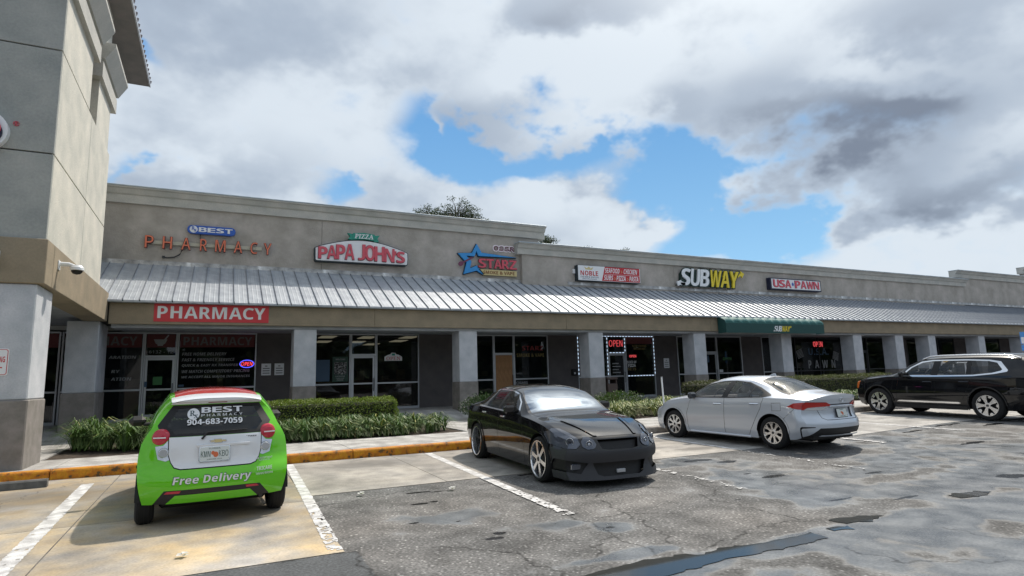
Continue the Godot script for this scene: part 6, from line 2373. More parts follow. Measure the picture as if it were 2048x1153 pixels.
	# nose: grille opening, lower intakes, twin round-ish lamps
	var grille := cut(grp, end, poly([-0.345, 0.665, 0.345, 0.665, 0.3, 0.54, 0.2, 0.525, -0.2, 0.525, -0.3, 0.54]), 2, -1.0, 0.75)
	put("grille_opening", grille, M.black, t, u0, -0.05)
	for sd in [1.0, -1.0]:
		var P := func(a: Array) -> PackedVector2Array: return poly(a) if sd > 0 else mirrored(poly(a))
		put("inner_headlamp", cut(grp, end, P.call([0.375, 0.6, 0.4, 0.66, 0.45, 0.695, 0.52, 0.7, 0.57, 0.64, 0.565, 0.57, 0.51, 0.535, 0.44, 0.54, 0.4, 0.56]), 2, -1.0, 0.75), M.lamp_smoke, t, u0, 0.012)
		put("headlamp", cut(grp, end, P.call([0.59, 0.6, 0.605, 0.69, 0.64, 0.75, 0.7, 0.795, 0.79, 0.8, 0.87, 0.75, 0.9, 0.67, 0.87, 0.6, 0.76, 0.545, 0.65, 0.545]), 2, -1.0, 0.75), M.lamp_smoke, t, u0, 0.012)
		for q in [[0.475, 0.61, 0.045], [0.7, 0.64, 0.055]]:
			var zz := shift(s, 0, q[0] * sd, q[1]) - u0
			var lampb := Basis(V(0, 1, 0), PI - (0.3 if q[0] < 0.6 else 0.75) * sd)
			var b := MB.new()
			b.xf = Transform3D(lampb, V(q[0] * sd, q[1], zz))
			b.prism(circle(0, 0, q[2] * 0.9, q[2] * 0.9, 20), 0.0, 0.016)
			obj("reflector_bowl", b, M.lamp_smoke, t)
			b = MB.new()
			b.xf = Transform3D(lampb, V(q[0] * sd, q[1], zz))
			var ring := []
			for i in 25:
				ring.append(V(q[2] * cos(TAU * i / 24), q[2] * sin(TAU * i / 24), 0.02))
			b.tube(ring, 0.004, 0.004, 6, false)
			obj("lamp_ring", b, M.alloy, t)
			b = MB.new()
			b.xf = Transform3D(lampb, V(q[0] * sd, q[1], zz))
			b.prism(circle(0, 0, q[2] * 0.42, q[2] * 0.42, 16), 0.016, 0.03, 0.008)
			obj("projector", b, M.lamp_clear if q[0] < 0.6 else M.screen_dark, t)
		put("side_intake", cut(grp, end, P.call([0.5, 0.35, 0.86, 0.4, 0.88, 0.24, 0.6, 0.2]), 2, -1.0, 0.75), M.black, t, u0, -0.03)
		put("side_marker", cut(grp, ["side_l" if sd < 0 else "side_r"], poly([0.36, 0.53, 0.52, 0.54, 0.52, 0.58, 0.38, 0.57]), 0), M.lamp_smoke, t, u0, 0.004)
	put("lower_intake", cut(grp, end, poly([-0.44, 0.35, 0.44, 0.35, 0.38, 0.19, 0.3, 0.16, -0.3, 0.16, -0.38, 0.19]), 2, -1.0, 0.75), M.black, t, u0, -0.05)
	# bumper in bare primer
	var bump := cut(grp, end, poly([-1.0, 0.0, 1.0, 0.0, 1.0, 0.56, 0.86, 0.56, 0.6, 0.525, 0.35, 0.51, -0.35, 0.51, -0.6, 0.525, -0.86, 0.56, -1.0, 0.56]), 2, -1.0, 0.75)
	var near := PackedVector3Array()
	for i in range(0, bump.size(), 6):
		var c := (bump[i].z + bump[i + 1].z + bump[i + 2].z) / 3.0
		if c < 0.56:
			near.append_array(bump.slice(i, i + 6))
		else:
			grp["side_l" if bump[i].x < 0 else "side_r"].append_array(bump.slice(i, i + 6))
	put("bumper", near, M.primer, t, u0, 0.006)
	# seams
	for p in ribbon([1.62, 0.9, 1.5, 0.5, 1.52, 0.22], 0.008) + ribbon([2.64, 0.96, 2.62, 0.25], 0.008) + ribbon([3.62, 1.0, 3.5, 0.75, 3.38, 0.55], 0.008):
		put("door_seam", cut(grp, ["side_l", "side_r"], p, 0), M.seam, t, u0, -0.003)
	for sd in [1.0, -1.0]:
		for p in ribbon([0.34 * sd, 0.1, 0.5 * sd, 0.6, 0.68 * sd, 1.2, 0.72 * sd, 1.5], 0.01):
			put("bonnet_seam", cut(grp, ["top"], p, 1), M.seam, t, u0, -0.003)
		# raised ribs of the bonnet
		var rib := cut(grp, ["top"], poly([0.3 * sd, 0.12, 0.36 * sd, 0.12, 0.54 * sd, 0.9, 0.5 * sd, 0.9]), 1)
		put("bonnet_rib", rib, M.black_paint, t, u0, 0.014)
	var all := PackedVector3Array()
	for k in grp:
		all.append_array(grp[k])
	put("body", all, M.black_paint, t, u0)
	var b := MB.new()
	b.prism(poly([-0.78, -0.3, -0.66, -0.12, -0.4, -0.03, 0.4, -0.03, 0.66, -0.12, 0.78, -0.3, 0.74, -0.5, -0.74, -0.5]), 0.0, 0.025)
	var lip := obj("splitter", b, M.primer, t)
	lip.transform = Transform3D(Basis(V(1, 0, 0), V(0, 0, -1), V(0, 1, 0)), V(0, 0.105, -u0 + 0.03))
	for sd in [-1.0, 1.0]:
		b = MB.new()
		b.xf = Transform3D(Basis(), V(0.93 * sd, 1.02, 1.98 - u0))
		b.box(V(-0.1, -0.07, -0.07), V(0.1, 0.075, 0.05), 0.035)
		b.box(V(-0.14 * sd - 0.06, -0.08, -0.03), V(-0.14 * sd + 0.06, -0.03, 0.03), 0.01)
		obj("mirror", b, M.black_paint, t)
		for q in [[2.44, 0.88], [3.36, 0.91]]:
			b = MB.new()
			b.box(V(0.876 * sd - 0.02, q[1] - 0.014, q[0] - 0.09 - u0), V(0.876 * sd + 0.02, q[1] + 0.014, q[0] + 0.09 - u0), 0.012)
			obj("door_handle", b, M.chrome, t)
	b = MB.new()
	b.tube([V(-0.5, 0.985, 1.6 - u0), V(0.12, 1.0, 1.57 - u0)], 0.012, 0.008, 6)
	b.tube([V(0.1, 0.99, 1.57 - u0), V(0.62, 0.985, 1.63 - u0)], 0.012, 0.008, 6)
	obj("wipers", b, M.black, t)
	bx("fog_lamp", V(0.56, 0.25, -u0 + 0.19), V(0.72, 0.335, -u0 + 0.24), M.lamp_smoke, t, 0.01)
	bx("loose_bracket", V(-0.08, 0.19, -u0 + 0.05), V(0.06, 0.24, -u0 + 0.09), M.frame_alu, t, 0.004)
	seats(s, t, [[2.6, 2, 0.42], [3.5, 2, 0.45]], M.seat_grey)


func make_silver_sedan() -> void:
	var s := {
		"L": 4.63, "W": 0.89, "fa": 0.93, "ra": 3.635, "R": 0.318, "rim": 0.215, "tw": 0.21, "arch": 0.36, "track": 1.54, "u0": 2.2825, "paint": M.silver_paint, "style": "twin", "rim_m": M.alloy_bright,
		"qm": 0.5, "crease": [[0.86, 0.014, 0.07], [0.2, 0.012, 0.1]], "crown": 3.0, "bulge": 0.025,
		"yb": [[0, 0.2], [0.5, 0.18], [3.6, 0.19], [4.2, 0.22], [4.63, 0.3]],
		"ys": [[0, 0.66], [0.3, 0.76], [0.9, 0.88], [1.5, 0.945], [2.5, 0.97], [3.2, 1.0], [4.0, 1.0], [4.63, 0.97]],
		"yr": [[0, 0.68], [0.5, 0.84], [1.0, 0.93], [1.38, 0.975], [1.62, 1.12], [1.97, 1.27], [2.5, 1.35], [3.0, 1.335], [3.4, 1.22], [3.75, 1.08], [4.1, 1.03], [4.63, 0.99]],
		"yt": [[0, 0.72], [0.35, 0.84], [0.9, 0.97], [1.2, 1.02], [1.35, 1.07], [1.75, 1.29], [2.05, 1.39], [2.5, 1.435], [2.95, 1.43], [3.35, 1.375], [3.75, 1.24], [4.1, 1.115], [4.35, 1.09], [4.63, 1.07]],
		"wb": [[0, 0.7], [0.5, 0.83], [4.0, 0.84], [4.63, 0.76]],
		"wm": [[0, 0.76], [0.4, 0.87], [0.93, 0.89], [3.7, 0.89], [4.3, 0.88], [4.63, 0.83]],
		"ws": [[0, 0.7], [0.4, 0.82], [0.93, 0.85], [1.5, 0.86], [3.6, 0.86], [4.2, 0.82], [4.63, 0.76]],
		"wt": [[0, 0.64], [0.9, 0.78], [1.35, 0.76], [1.75, 0.66], [2.1, 0.61], [3.0, 0.59], [3.5, 0.63], [3.9, 0.68], [4.3, 0.71], [4.63, 0.69]],
		"fo": [[0.2, 0.06], [0.35, 0], [0.55, 0.0], [0.65, 0.06], [0.72, 0.14]], "fs": 0.45, "fn": 3.5, "fB": 1.0,
		"ro": [[0.25, 0.12], [0.36, 0.03], [0.5, 0.0], [0.58, 0.02], [0.66, 0.07], [0.8, 0.085], [0.92, 0.075], [1.0, 0.05], [1.07, 0.05]], "rs": 0.36, "rn": 3.2, "rB": 0.9,
		"dash": [1.75, 0.97],
	}
	var t := thing("sedan", "silver sedan parked nose to the kerb, its tail lamps toward the lot", "car")
	var fr := V(9.92, 0.0, -11.47)
	var re := V(10.08, 0.0, -8.77)
	var fw := (fr - re).normalized()
	var right := fw.cross(Vector3.UP)
	var mid := (fr + re) / 2 + right * 0.85
	t.position = V(mid.x, g(mid.x, mid.z) + 0.004, mid.z)
	t.basis = Basis(V(0, 1, 0), atan2(-fw.x, -fw.z)) * Basis(V(1, 0, 0), 0.015)
	var u0: float = s.u0
	var grp := shell(s)
	undercar(s, grp, t)
	var back := ["rear", "side_l", "side_r", "gh_l", "gh_r", "top"]
	put("windscreen", cut(grp, ["top"], poly([-0.72, 1.4, 0.72, 1.4, 0.64, 1.75, 0.55, 2.06, -0.55, 2.06, -0.64, 1.75]), 1), M.car_glass, t, u0)
	var rwf := cut(grp, ["top"], poly([-0.53, 3.2, 0.53, 3.2, 0.585, 3.5, 0.66, 3.92, 0.6, 3.985, -0.6, 3.985, -0.66, 3.92, -0.585, 3.5]), 1)
	var rwi := clip(rwf, poly([-0.5, 3.22, 0.5, 3.22, 0.55, 3.5, 0.61, 3.9, 0.57, 3.95, -0.57, 3.95, -0.61, 3.9, -0.55, 3.5]), 1)
	put("rear_window", rwi[0], M.screen_glass, t, u0)
	put("rear_window_surround", rwi[1], M.trim_black, t, u0, 0.002)
	for k in ["l", "r"]:
		var fr2 := cut(grp, ["gh_" + k, "side_" + k], poly([1.42, 0.95, 1.6, 1.12, 1.95, 1.27, 2.3, 1.325, 2.65, 1.335, 3.0, 1.305, 3.3, 1.2, 3.6, 1.06, 3.6, 1.04, 3.44, 1.005, 2.5, 0.968]), 0)
		var inn := clip(fr2, poly([1.55, 0.975, 1.66, 1.12, 1.98, 1.253, 2.3, 1.305, 2.65, 1.315, 2.98, 1.285, 3.27, 1.18, 3.42, 1.1, 3.4, 1.02, 2.5, 0.988]), 0)
		put("window_trim", inn[1], M.trim_black, t, u0, 0.003)
		var bp := clip(inn[0], poly([2.36, 0.9, 2.52, 1.4, 2.66, 1.4, 2.52, 0.9]), 0)
		put("door_pillar", bp[0], M.trim_black, t, u0, 0.002)
		var qd := clip(bp[1], poly([3.07, 0.9, 3.2, 1.4, 3.225, 1.4, 3.1, 0.9]), 0)
		put("window_divider", qd[0], M.trim_black, t, u0, 0.002)
		var fx := clip(qd[1], poly([1.0, 0.5, 2.5, 0.5, 2.55, 1.6, 1.0, 1.6]), 0)
		put("side_window", fx[0], M.car_glass, t, u0)
		var fy := clip(fx[1], poly([2.3, 0.5, 2.983, 0.5, 3.2635, 1.6, 2.3, 1.6]), 0)
		put("side_window", fy[0], M.car_glass, t, u0)
		put("quarter_window", fy[1], M.car_glass, t, u0)
	# tail
	for sd in [1.0, -1.0]:
		var P := func(a: Array) -> PackedVector2Array: return poly(a) if sd > 0 else mirrored(poly(a))
		var k := "r" if sd > 0 else "l"
		var lamp := PackedVector3Array()
		var side := cut(grp, ["side_" + k, "gh_" + k], poly([4.0, 0.84, 4.14, 0.91, 4.3, 0.93, 4.75, 0.94, 4.75, 0.785, 4.4, 0.79, 4.2, 0.8]), 0, 3.9)
		lamp.append_array(side)
		lamp.append_array(cut(grp, ["rear"], P.call([0.48, 0.79, 0.34, 0.85, 0.31, 0.88, 0.42, 0.93, 0.9, 0.94, 0.9, 0.79, 0.66, 0.785]), 2))
		var up := clip(lamp, P.call([0.2, 0.86, 0.6, 0.845, 0.74, 0.83, 0.8, 0.78, 1.0, 0.76, 1.0, 1.0, 0.2, 1.0]), 2)
		put("tail_lamp", up[0], M.lamp_tail, t, u0, 0.012)
		put("reverse_lamp", up[1], M.lamp_clear, t, u0, 0.01)
		put("bumper_vent", cut(grp, ["side_" + k, "rear"], poly([4.2, 0.2, 4.225, 0.2, 4.26, 0.42, 4.28, 0.44, 4.46, 0.46, 4.46, 0.475, 4.27, 0.475, 4.24, 0.455]), 0), M.seam, t, u0, -0.004)
	put("trunk_gap", cut(grp, ["rear"], poly([-0.5, 0.872, 0.5, 0.872, 0.5, 0.892, -0.5, 0.892]), 2), M.seam, t, u0, -0.006)
	var blk := cut(grp, ["rear", "side_l", "side_r"], poly([-0.8, 0.27, -0.62, 0.45, 0.62, 0.45, 0.8, 0.27]), 2)
	var near := PackedVector3Array()
	var rest := PackedVector3Array()
	for i in range(0, blk.size(), 6):
		if (blk[i].z + blk[i + 1].z + blk[i + 2].z) / 3.0 > 4.1:
			near.append_array(blk.slice(i, i + 6))
		else:
			grp["side_l" if blk[i].x < 0 else "side_r"].append_array(blk.slice(i, i + 6))
	var stp := clip(near, poly([-0.62, 0.3, 0.62, 0.3, 0.58, 0.325, -0.58, 0.325]), 2)
	put("bumper_trim", stp[0], M.silver_paint, t, u0, 0.014)
	var halves := clip(stp[1], poly([-1, 0.31, 1, 0.31, 1, 0.6, -1, 0.6]), 2)
	put("bumper_insert", halves[0], M.trim_black, t, u0, -0.006)
	put("lower_valance", halves[1], M.trim_black, t, u0, -0.006)
	for p in ribbon([1.5, 0.95, 1.36, 0.6, 1.38, 0.24], 0.009) + ribbon([2.46, 0.97, 2.44, 0.24], 0.009) + ribbon([3.46, 1.0, 3.38, 0.78, 3.12, 0.34, 3.06, 0.24], 0.009) + ribbon([3.66, 0.9, 3.86, 0.91, 3.86, 0.76, 3.66, 0.75, 3.66, 0.9], 0.007) + ribbon([4.14, 0.8, 3.86, 0.56], 0.007):
		put("door_seam", cut(grp, ["side_l", "side_r"], p, 0), M.seam, t, u0, -0.003)
	for sd in [1.0, -1.0]:
		for p in ribbon([0.72 * sd, 4.0, 0.66 * sd, 4.5], 0.009):
			put("trunk_seam", cut(grp, ["top"], p, 1), M.seam, t, u0, -0.003)
		for p in ribbon([0.6 * sd, 0.8, 0.54 * sd, 0.64, 0.46 * sd, 0.6, 0.0, 0.6], 0.009):
			put("trunk_seam", cut(grp, ["rear"], p, 2), M.seam, t, u0, -0.003)
	# plate recess
	put("plate_recess", cut(grp, ["rear"], poly([-0.3, 0.82, 0.3, 0.82, 0.34, 0.63, -0.34, 0.63]), 2), M.silver_paint, t, u0, -0.025)
	# front lamps, only their corners show
	for sd in [1.0, -1.0]:
		put("headlamp", cut(grp, ["side_r" if sd > 0 else "side_l", "gh_r" if sd > 0 else "gh_l"], poly([0.1, 0.62, 0.42, 0.72, 0.5, 0.79, 0.3, 0.76, 0.1, 0.7]), 0), M.lamp_deep, t, u0, 0.004)
	var all := PackedVector3Array()
	for k in grp:
		all.append_array(grp[k])
	put("body", all, M.silver_paint, t, u0)
	var rz := func(x: float, y: float) -> float: return shift(s, s.L, x, y) - u0
	plate(t, 0.0, 0.715, rz.call(0, 0.715) + 0.012, Basis(Vector3.RIGHT, -0.2), "", M.black)
	var b := MB.new()
	for q in [[0.055, 0.038], [0.03, 0.036]]:
		var ring := []
		for i in 21:
			ring.append(V(q[0] * cos(TAU * i / 20), 0.965 + q[1] * sin(TAU * i / 20), rz.call(0, 0.965) + 0.012))
		b.tube(ring, 0.006, 0.006, 6, false)
	obj("badge", b, M.chrome, t)
	bx("lid_handle", V(-0.36, 0.835, rz.call(0, 0.84) - 0.01), V(0.36, 0.862, rz.call(0, 0.84) + 0.022), M.silver_paint, t, 0.008)
	for sd in [-1.0, 1.0]:
		b = MB.new()
		b.box(V(0.84 * sd - 0.03, 0.175, 1.42 - u0), V(0.84 * sd + 0.03, 0.22, 3.1 - u0), 0.018)
		obj("sill_trim", b, M.silver_paint, t)
		b = MB.new()
		b.xf = Transform3D(Basis(), V(0.93 * sd, 0.99, 1.6 - u0))
		b.box(V(-0.11, -0.06, -0.07), V(0.11, 0.085, 0.05), 0.04)
		b.box(V(-0.1 * sd - 0.03, -0.11, -0.03), V(-0.1 * sd + 0.03, -0.03, 0.03), 0.01)
		obj("mirror", b, M.mirror_blue, t)
		for q in [[2.28, 0.835], [3.24, 0.87]]:
			b = MB.new()
			b.box(V(0.885 * sd - 0.022, q[1] - 0.016, q[0] - 0.115 - u0), V(0.885 * sd + 0.022, q[1] + 0.016, q[0] + 0.115 - u0), 0.014)
			obj("door_handle", b, M.chrome, t)
	b = MB.new()
	b.prism(poly([-0.1, 0.0, 0.08, 0.0, 0.06, 0.05, 0.02, 0.055]), -0.012, 0.012)
	var fin := obj("roof_aerial", b, M.silver_paint, t)
	fin.transform = Transform3D(Basis(V(0, 1, 0), -PI / 2), V(0, 1.425, 3.08 - u0))
	b = MB.new()
	b.tube([V(0.46, 0.255, 4.1 - u0), V(0.46, 0.25, 4.44 - u0)], 0.025, 0.025, 10)
	obj("exhaust_tip", b, M.frame_dark, t)
	seats(s, t, [[2.5, 2, 0.45], [3.3, 3, 0.48]], M.seat_pale)


func make_suv() -> void:
	var s := {
		"L": 5.0, "W": 0.99, "fa": 0.94, "ra": 3.88, "R": 0.385, "rim": 0.265, "tw": 0.245, "arch": 0.44, "track": 1.71, "u0": 2.41, "paint": M.night_paint, "style": "five", "rim_m": M.alloy_bright, "lip": M.trim_black, "lip_out": 0.02,
		"qm": 0.5, "crease": [[0.9, 0.012, 0.06], [0.2, 0.012, 0.1]], "crown": 3.4, "bulge": 0.02,
		"yb": [[0, 0.3], [0.5, 0.24], [3.9, 0.25], [5.0, 0.36]],
		"ys": [[0, 0.94], [0.3, 1.0], [0.9, 1.07], [1.4, 1.12], [3.0, 1.13], [5.0, 1.15]],
		"yr": [[0, 0.96], [0.5, 1.06], [1.3, 1.15], [1.55, 1.24], [1.9, 1.46], [2.25, 1.58], [2.8, 1.61], [3.6, 1.605], [4.4, 1.57], [5.0, 1.5]],
		"yt": [[0, 1.0], [0.25, 1.08], [0.8, 1.16], [1.35, 1.2], [1.55, 1.27], [1.95, 1.54], [2.25, 1.665], [2.7, 1.72], [3.5, 1.735], [4.4, 1.7], [5.0, 1.64]],
		"wb": [[0, 0.8], [0.5, 0.92], [4.4, 0.93], [5.0, 0.86]],
		"wm": [[0, 0.86], [0.5, 0.985], [4.4, 0.99], [5.0, 0.93]],
		"ws": [[0, 0.82], [0.5, 0.93], [1.5, 0.95], [4.4, 0.94], [5.0, 0.88]],
		"wt": [[0, 0.76], [0.9, 0.86], [1.5, 0.83], [2.0, 0.74], [2.5, 0.7], [4.4, 0.68], [5.0, 0.66]],
		"fo": [[0.3, 0.1], [0.45, 0.02], [0.7, 0.0], [0.9, 0.02], [1.0, 0.08]], "fs": 0.3, "fn": 4.0, "fB": 0.9,
		"ro": [[0.3, 0.1], [0.5, 0.0], [0.9, 0.03], [1.15, 0.08], [1.6, 0.3]], "rs": 0.2, "rn": 4.0, "rB": 0.9,
		"dash": [1.95, 1.15],
	}
	var t := thing("sport_utility_vehicle", "large black sport utility vehicle with bright window trim at the right edge", "car")
	var fr := V(18.01, 0.0, -11.67)
	var re := V(17.82, 0.0, -8.71)
	var fw := (fr - re).normalized()
	var right := fw.cross(Vector3.UP)
	var mid := (fr + re) / 2 + right * 0.95
	t.position = V(mid.x, g(mid.x, mid.z) + 0.004, mid.z)
	t.basis = Basis(V(0, 1, 0), atan2(-fw.x, -fw.z)) * Basis(V(1, 0, 0), 0.015)
	var u0: float = s.u0
	var grp := shell(s)
	undercar(s, grp, t)
	put("windscreen", cut(grp, ["top"], poly([-0.78, 1.6, 0.78, 1.6, 0.7, 1.95, 0.64, 2.22, -0.64, 2.22, -0.7, 1.95]), 1), M.car_glass, t, u0)
	for k in ["l", "r"]:
		var ks := ["gh_" + k, "side_" + k]
		var fr2 := cut(grp, ks, poly([1.62, 1.115, 1.9, 1.37, 2.2, 1.53, 2.5, 1.57, 3.4, 1.57, 3.95, 1.545, 4.2, 1.5, 4.4, 1.28, 4.38, 1.24, 4.1, 1.185, 3.6, 1.13, 2.6, 1.115]), 0)
		var inn := clip(fr2, poly([1.74, 1.155, 1.96, 1.365, 2.24, 1.5, 2.52, 1.54, 3.4, 1.54, 3.92, 1.515, 4.12, 1.47, 4.27, 1.3, 4.24, 1.265, 4.05, 1.215, 3.6, 1.165, 2.6, 1.15]), 0)
		put("window_trim", inn[1], M.chrome, t, u0, 0.006)
		var bp := clip(inn[0], poly([2.5, 1.0, 2.56, 1.7, 2.76, 1.7, 2.68, 1.0]), 0)
		put("door_pillar", bp[0], M.black, t, u0, 0.002)
		var dp := clip(bp[1], poly([3.44, 1.0, 3.4, 1.7, 3.5, 1.7, 3.56, 1.0]), 0)
		put("door_pillar", dp[0], M.black, t, u0, 0.002)
		var fx := clip(dp[1], poly([1.0, 0.5, 2.6, 0.5, 2.66, 1.9, 1.0, 1.9]), 0)
		put("side_window", fx[0], M.car_glass, t, u0)
		var fy := clip(fx[1], poly([2.4, 0.5, 3.48, 0.5, 3.48, 1.9, 2.4, 1.9]), 0)
		put("side_window", fy[0], M.car_glass, t, u0)
		put("quarter_window", fy[1], M.car_glass_dark, t, u0)
		put("sill_trim", cut(grp, ks, poly([1.5, 0.41, 1.58, 0.45, 3.2, 0.45, 3.26, 0.425, 3.2, 0.405]), 0), M.chrome, t, u0, 0.014)
		put("indicator_lamp", cut(grp, ks + ["front"], poly([0.0, 0.74, 0.0, 0.97, 0.22, 0.99, 0.3, 0.97, 0.24, 0.76]), 0), M.lamp_amber, t, u0, 0.006)
		for p in ribbon([1.62, 1.11, 1.5, 0.7, 1.5, 0.32], 0.009) + ribbon([2.62, 1.12, 2.62, 0.32], 0.009) + ribbon([3.56, 1.13, 3.5, 0.9, 3.3, 0.5], 0.009):
			put("door_seam", cut(grp, ks, p, 0), M.seam, t, u0, -0.003)
		put("cladding", cut(grp, ["side_" + k], poly([1.44, 0.0, 3.4, 0.0, 3.4, 0.345, 1.44, 0.345]), 0), M.trim_black, t, u0, 0.01)
		put("bumper_blade", cut(grp, ["side_" + k, "front"], poly([0.05, 0.42, 0.16, 0.42, 0.18, 0.68, 0.1, 0.68]), 0), M.chrome, t, u0, 0.008)
	# tail
	var tail := ["rear", "side_l", "side_r", "gh_l", "gh_r"]
	put("rear_window", cut(grp, tail, poly([-0.66, 1.5, 0.66, 1.5, 0.76, 1.2, 0.72, 1.16, -0.72, 1.16, -0.76, 1.2]), 2, 4.5), M.car_glass_dark, t, u0, 0.002)
	for sd in [1.0, -1.0]:
		var lamp := poly([0.7, 1.12, 0.96, 1.12, 0.98, 0.72, 0.86, 0.72, 0.84, 1.0, 0.7, 1.04])
		put("tail_lamp", cut(grp, ["rear"], lamp if sd > 0 else mirrored(lamp), 2), M.lamp_tail, t, u0, 0.006)
	put("rear_bumper", cut(grp, tail, poly([-0.95, 0.3, 0.95, 0.3, 0.95, 0.52, -0.95, 0.52]), 2, 4.8), M.trim_black, t, u0, 0.008)
	plate(t, 0.0, 0.82, shift(s, s.L, 0, 0.82) - u0 + 0.012, Basis(), "", M.black)
	var all := PackedVector3Array()
	for k in grp:
		all.append_array(grp[k])
	put("body", all, M.night_paint, t, u0)
	for sd in [-1.0, 1.0]:
		var b := MB.new()
		b.xf = Transform3D(Basis(), V(1.04 * sd, 1.16, 1.8 - u0))
		b.box(V(-0.13, -0.09, -0.09), V(0.13, 0.1, 0.07), 0.045)
		b.box(V(-0.13 * sd - 0.05, -0.12, -0.03), V(-0.13 * sd + 0.05, -0.05, 0.03), 0.01)
		obj("mirror", b, M.night_paint, t)
		b = MB.new()
		var rail := []
		for i in 13:
			var u := 2.2 + 2.4 * i / 12.0
			rail.append(V((cv(s.wt, u) - 0.04) * sd, cv(s.yr, u) + 0.075 - (0.05 if i in [0, 12] else 0.0), u - u0))
		b.tube(rail, 0.022, 0.022, 8)
		obj("roof_rail", b, M.alloy_bright, t)
		for q in [[2.42, 0.97], [3.38, 0.98]]:
			b = MB.new()
			b.box(V(0.985 * sd - 0.025, q[1] - 0.018, q[0] - 0.13 - u0), V(0.985 * sd + 0.025, q[1] + 0.018, q[0] + 0.13 - u0), 0.014)
			obj("door_handle", b, M.night_paint, t)
	seats(s, t, [[2.7, 2, 0.55], [3.6, 2, 0.58]], M.seat_pale)


# ---------------------------------------------------------------- plants
class LB:
	# leaves: many small faces, each with a tint of its own
	var v := PackedVector3Array()
	var n := PackedVector3Array()
	var c := PackedColorArray()

	func face(a: Vector3, b: Vector3, d: Vector3, col: Color) -> void:
		var nn := (d - a).cross(b - a).normalized()
		v.append_array([a, b, d])
		n.append_array([nn, nn, nn])
		c.append_array([col, col, col])

	# a leaf folded a little along its rib
	func leaf(at: Vector3, dir: Vector3, up: Vector3, len: float, wide: float, col: Color) -> void:
		var s := dir.cross(up).normalized() * wide * 0.5
		var mid := at + dir * len * 0.5
		face(at, mid + s + up * wide * 0.12, at + dir * len, col)
		face(at, at + dir * len, mid - s + up * wide * 0.12, col)

	func blade(at: Vector3, out: Vector3, len: float, lift: float, wide: float, col: Color) -> void:
		var s := out.cross(Vector3.UP).normalized() * wide * 0.5
		var prev := at
		var k := 4
		for i in range(1, k + 1):
			var t := float(i) / k
			var p := at + out * len * t * (0.35 + 0.65 * t) + Vector3.UP * lift * (t * 2.5 - 2.3 * t * t)
			var w := s * (1.0 - 0.85 * t * t)
			var w0 := s * (1.0 - 0.85 * (t - 1.0 / k) * (t - 1.0 / k))
			if i < k:
				face(prev - w0, prev + w0, p + w, col)
			face(prev - w0, p + w, p - w, col)
			prev = p

	func mesh() -> ArrayMesh:
		var a := []
		a.resize(Mesh.ARRAY_MAX)
		a[Mesh.ARRAY_VERTEX] = v
		a[Mesh.ARRAY_NORMAL] = n
		a[Mesh.ARRAY_COLOR] = c
		var m := ArrayMesh.new()
		m.add_surface_from_arrays(Mesh.PRIMITIVE_TRIANGLES, a)
		return m


func rdir() -> Vector3:
	var z := rng.randf_range(-1, 1)
	var a := rng.randf() * TAU
	var r := sqrt(1 - z * z)
	return Vector3(r * cos(a), z, r * sin(a))


func tint(base: Color, amount: float) -> Color:
	var k := 1.0 + rng.randf_range(-amount, amount)
	var w := rng.randf_range(-0.12, 0.16)
	return Color(base.r * k * (1.0 + w), base.g * k, base.b * k * (1.0 - w))


func hedge(label: String, x0: float, x1: float, z0: float, z1: float, y0: float, y1: float, col: Color, density: float, leafy: float) -> void:
	var t := thing("hedge", label, "hedge", V((x0 + x1) / 2, y0, (z0 + z1) / 2), 0.0, "clipped hedges in the planting beds")
	var hx := (x1 - x0) / 2
	var hz := (z1 - z0) / 2
	var h := y1 - y0
	bx("branches", V(-hx + 0.09, -0.1, -hz + 0.09), V(hx - 0.09, h - 0.1, hz - 0.09), M.twigs, t, 0.05)
	var b := LB.new()
	var wob := noise(int(x0 * 10) + 900, 1.7, 3)
	var faces := [[V(0, 1, 0), 4 * hx * hz], [V(0, 0, 1), 2 * hx * h], [V(1, 0, 0), 2 * hz * h], [V(-1, 0, 0), 2 * hz * h], [V(0, 0, -1), hx * h]]
	for f in faces:
		var nn: Vector3 = f[0]
		for i in int(f[1] * density):
			var p := V(rng.randf_range(-hx, hx), rng.randf_range(0.0, h), rng.randf_range(-hz, hz))
			if nn.y:
				p.y = h
			elif nn.x:
				p.x = hx * nn.x
			else:
				p.z = hz * nn.z
			# round the shoulders and let the surface swell
			var e := V(maxf(0.0, absf(p.x) - hx + 0.12) * signf(p.x), maxf(0.0, p.y - h + 0.12), maxf(0.0, absf(p.z) - hz + 0.12) * signf(p.z))
			if e.length() > 0.12:
				p -= e.normalized() * (e.length() - 0.12)
			p += nn * (wob.get_noise_3dv(p) * 0.1 - pow(rng.randf(), 2) * 0.09)
			var d := (rdir() + nn * 0.8).normalized()
			var u := (nn + rdir() * 0.7).normalized()
			b.leaf(p, d, u, leafy * rng.randf_range(0.7, 1.3), leafy * 0.6, tint(col, 0.35))
	var o := obj("foliage", b.mesh(), M.leaves, t)
	o.set_meta("kind", "stuff")


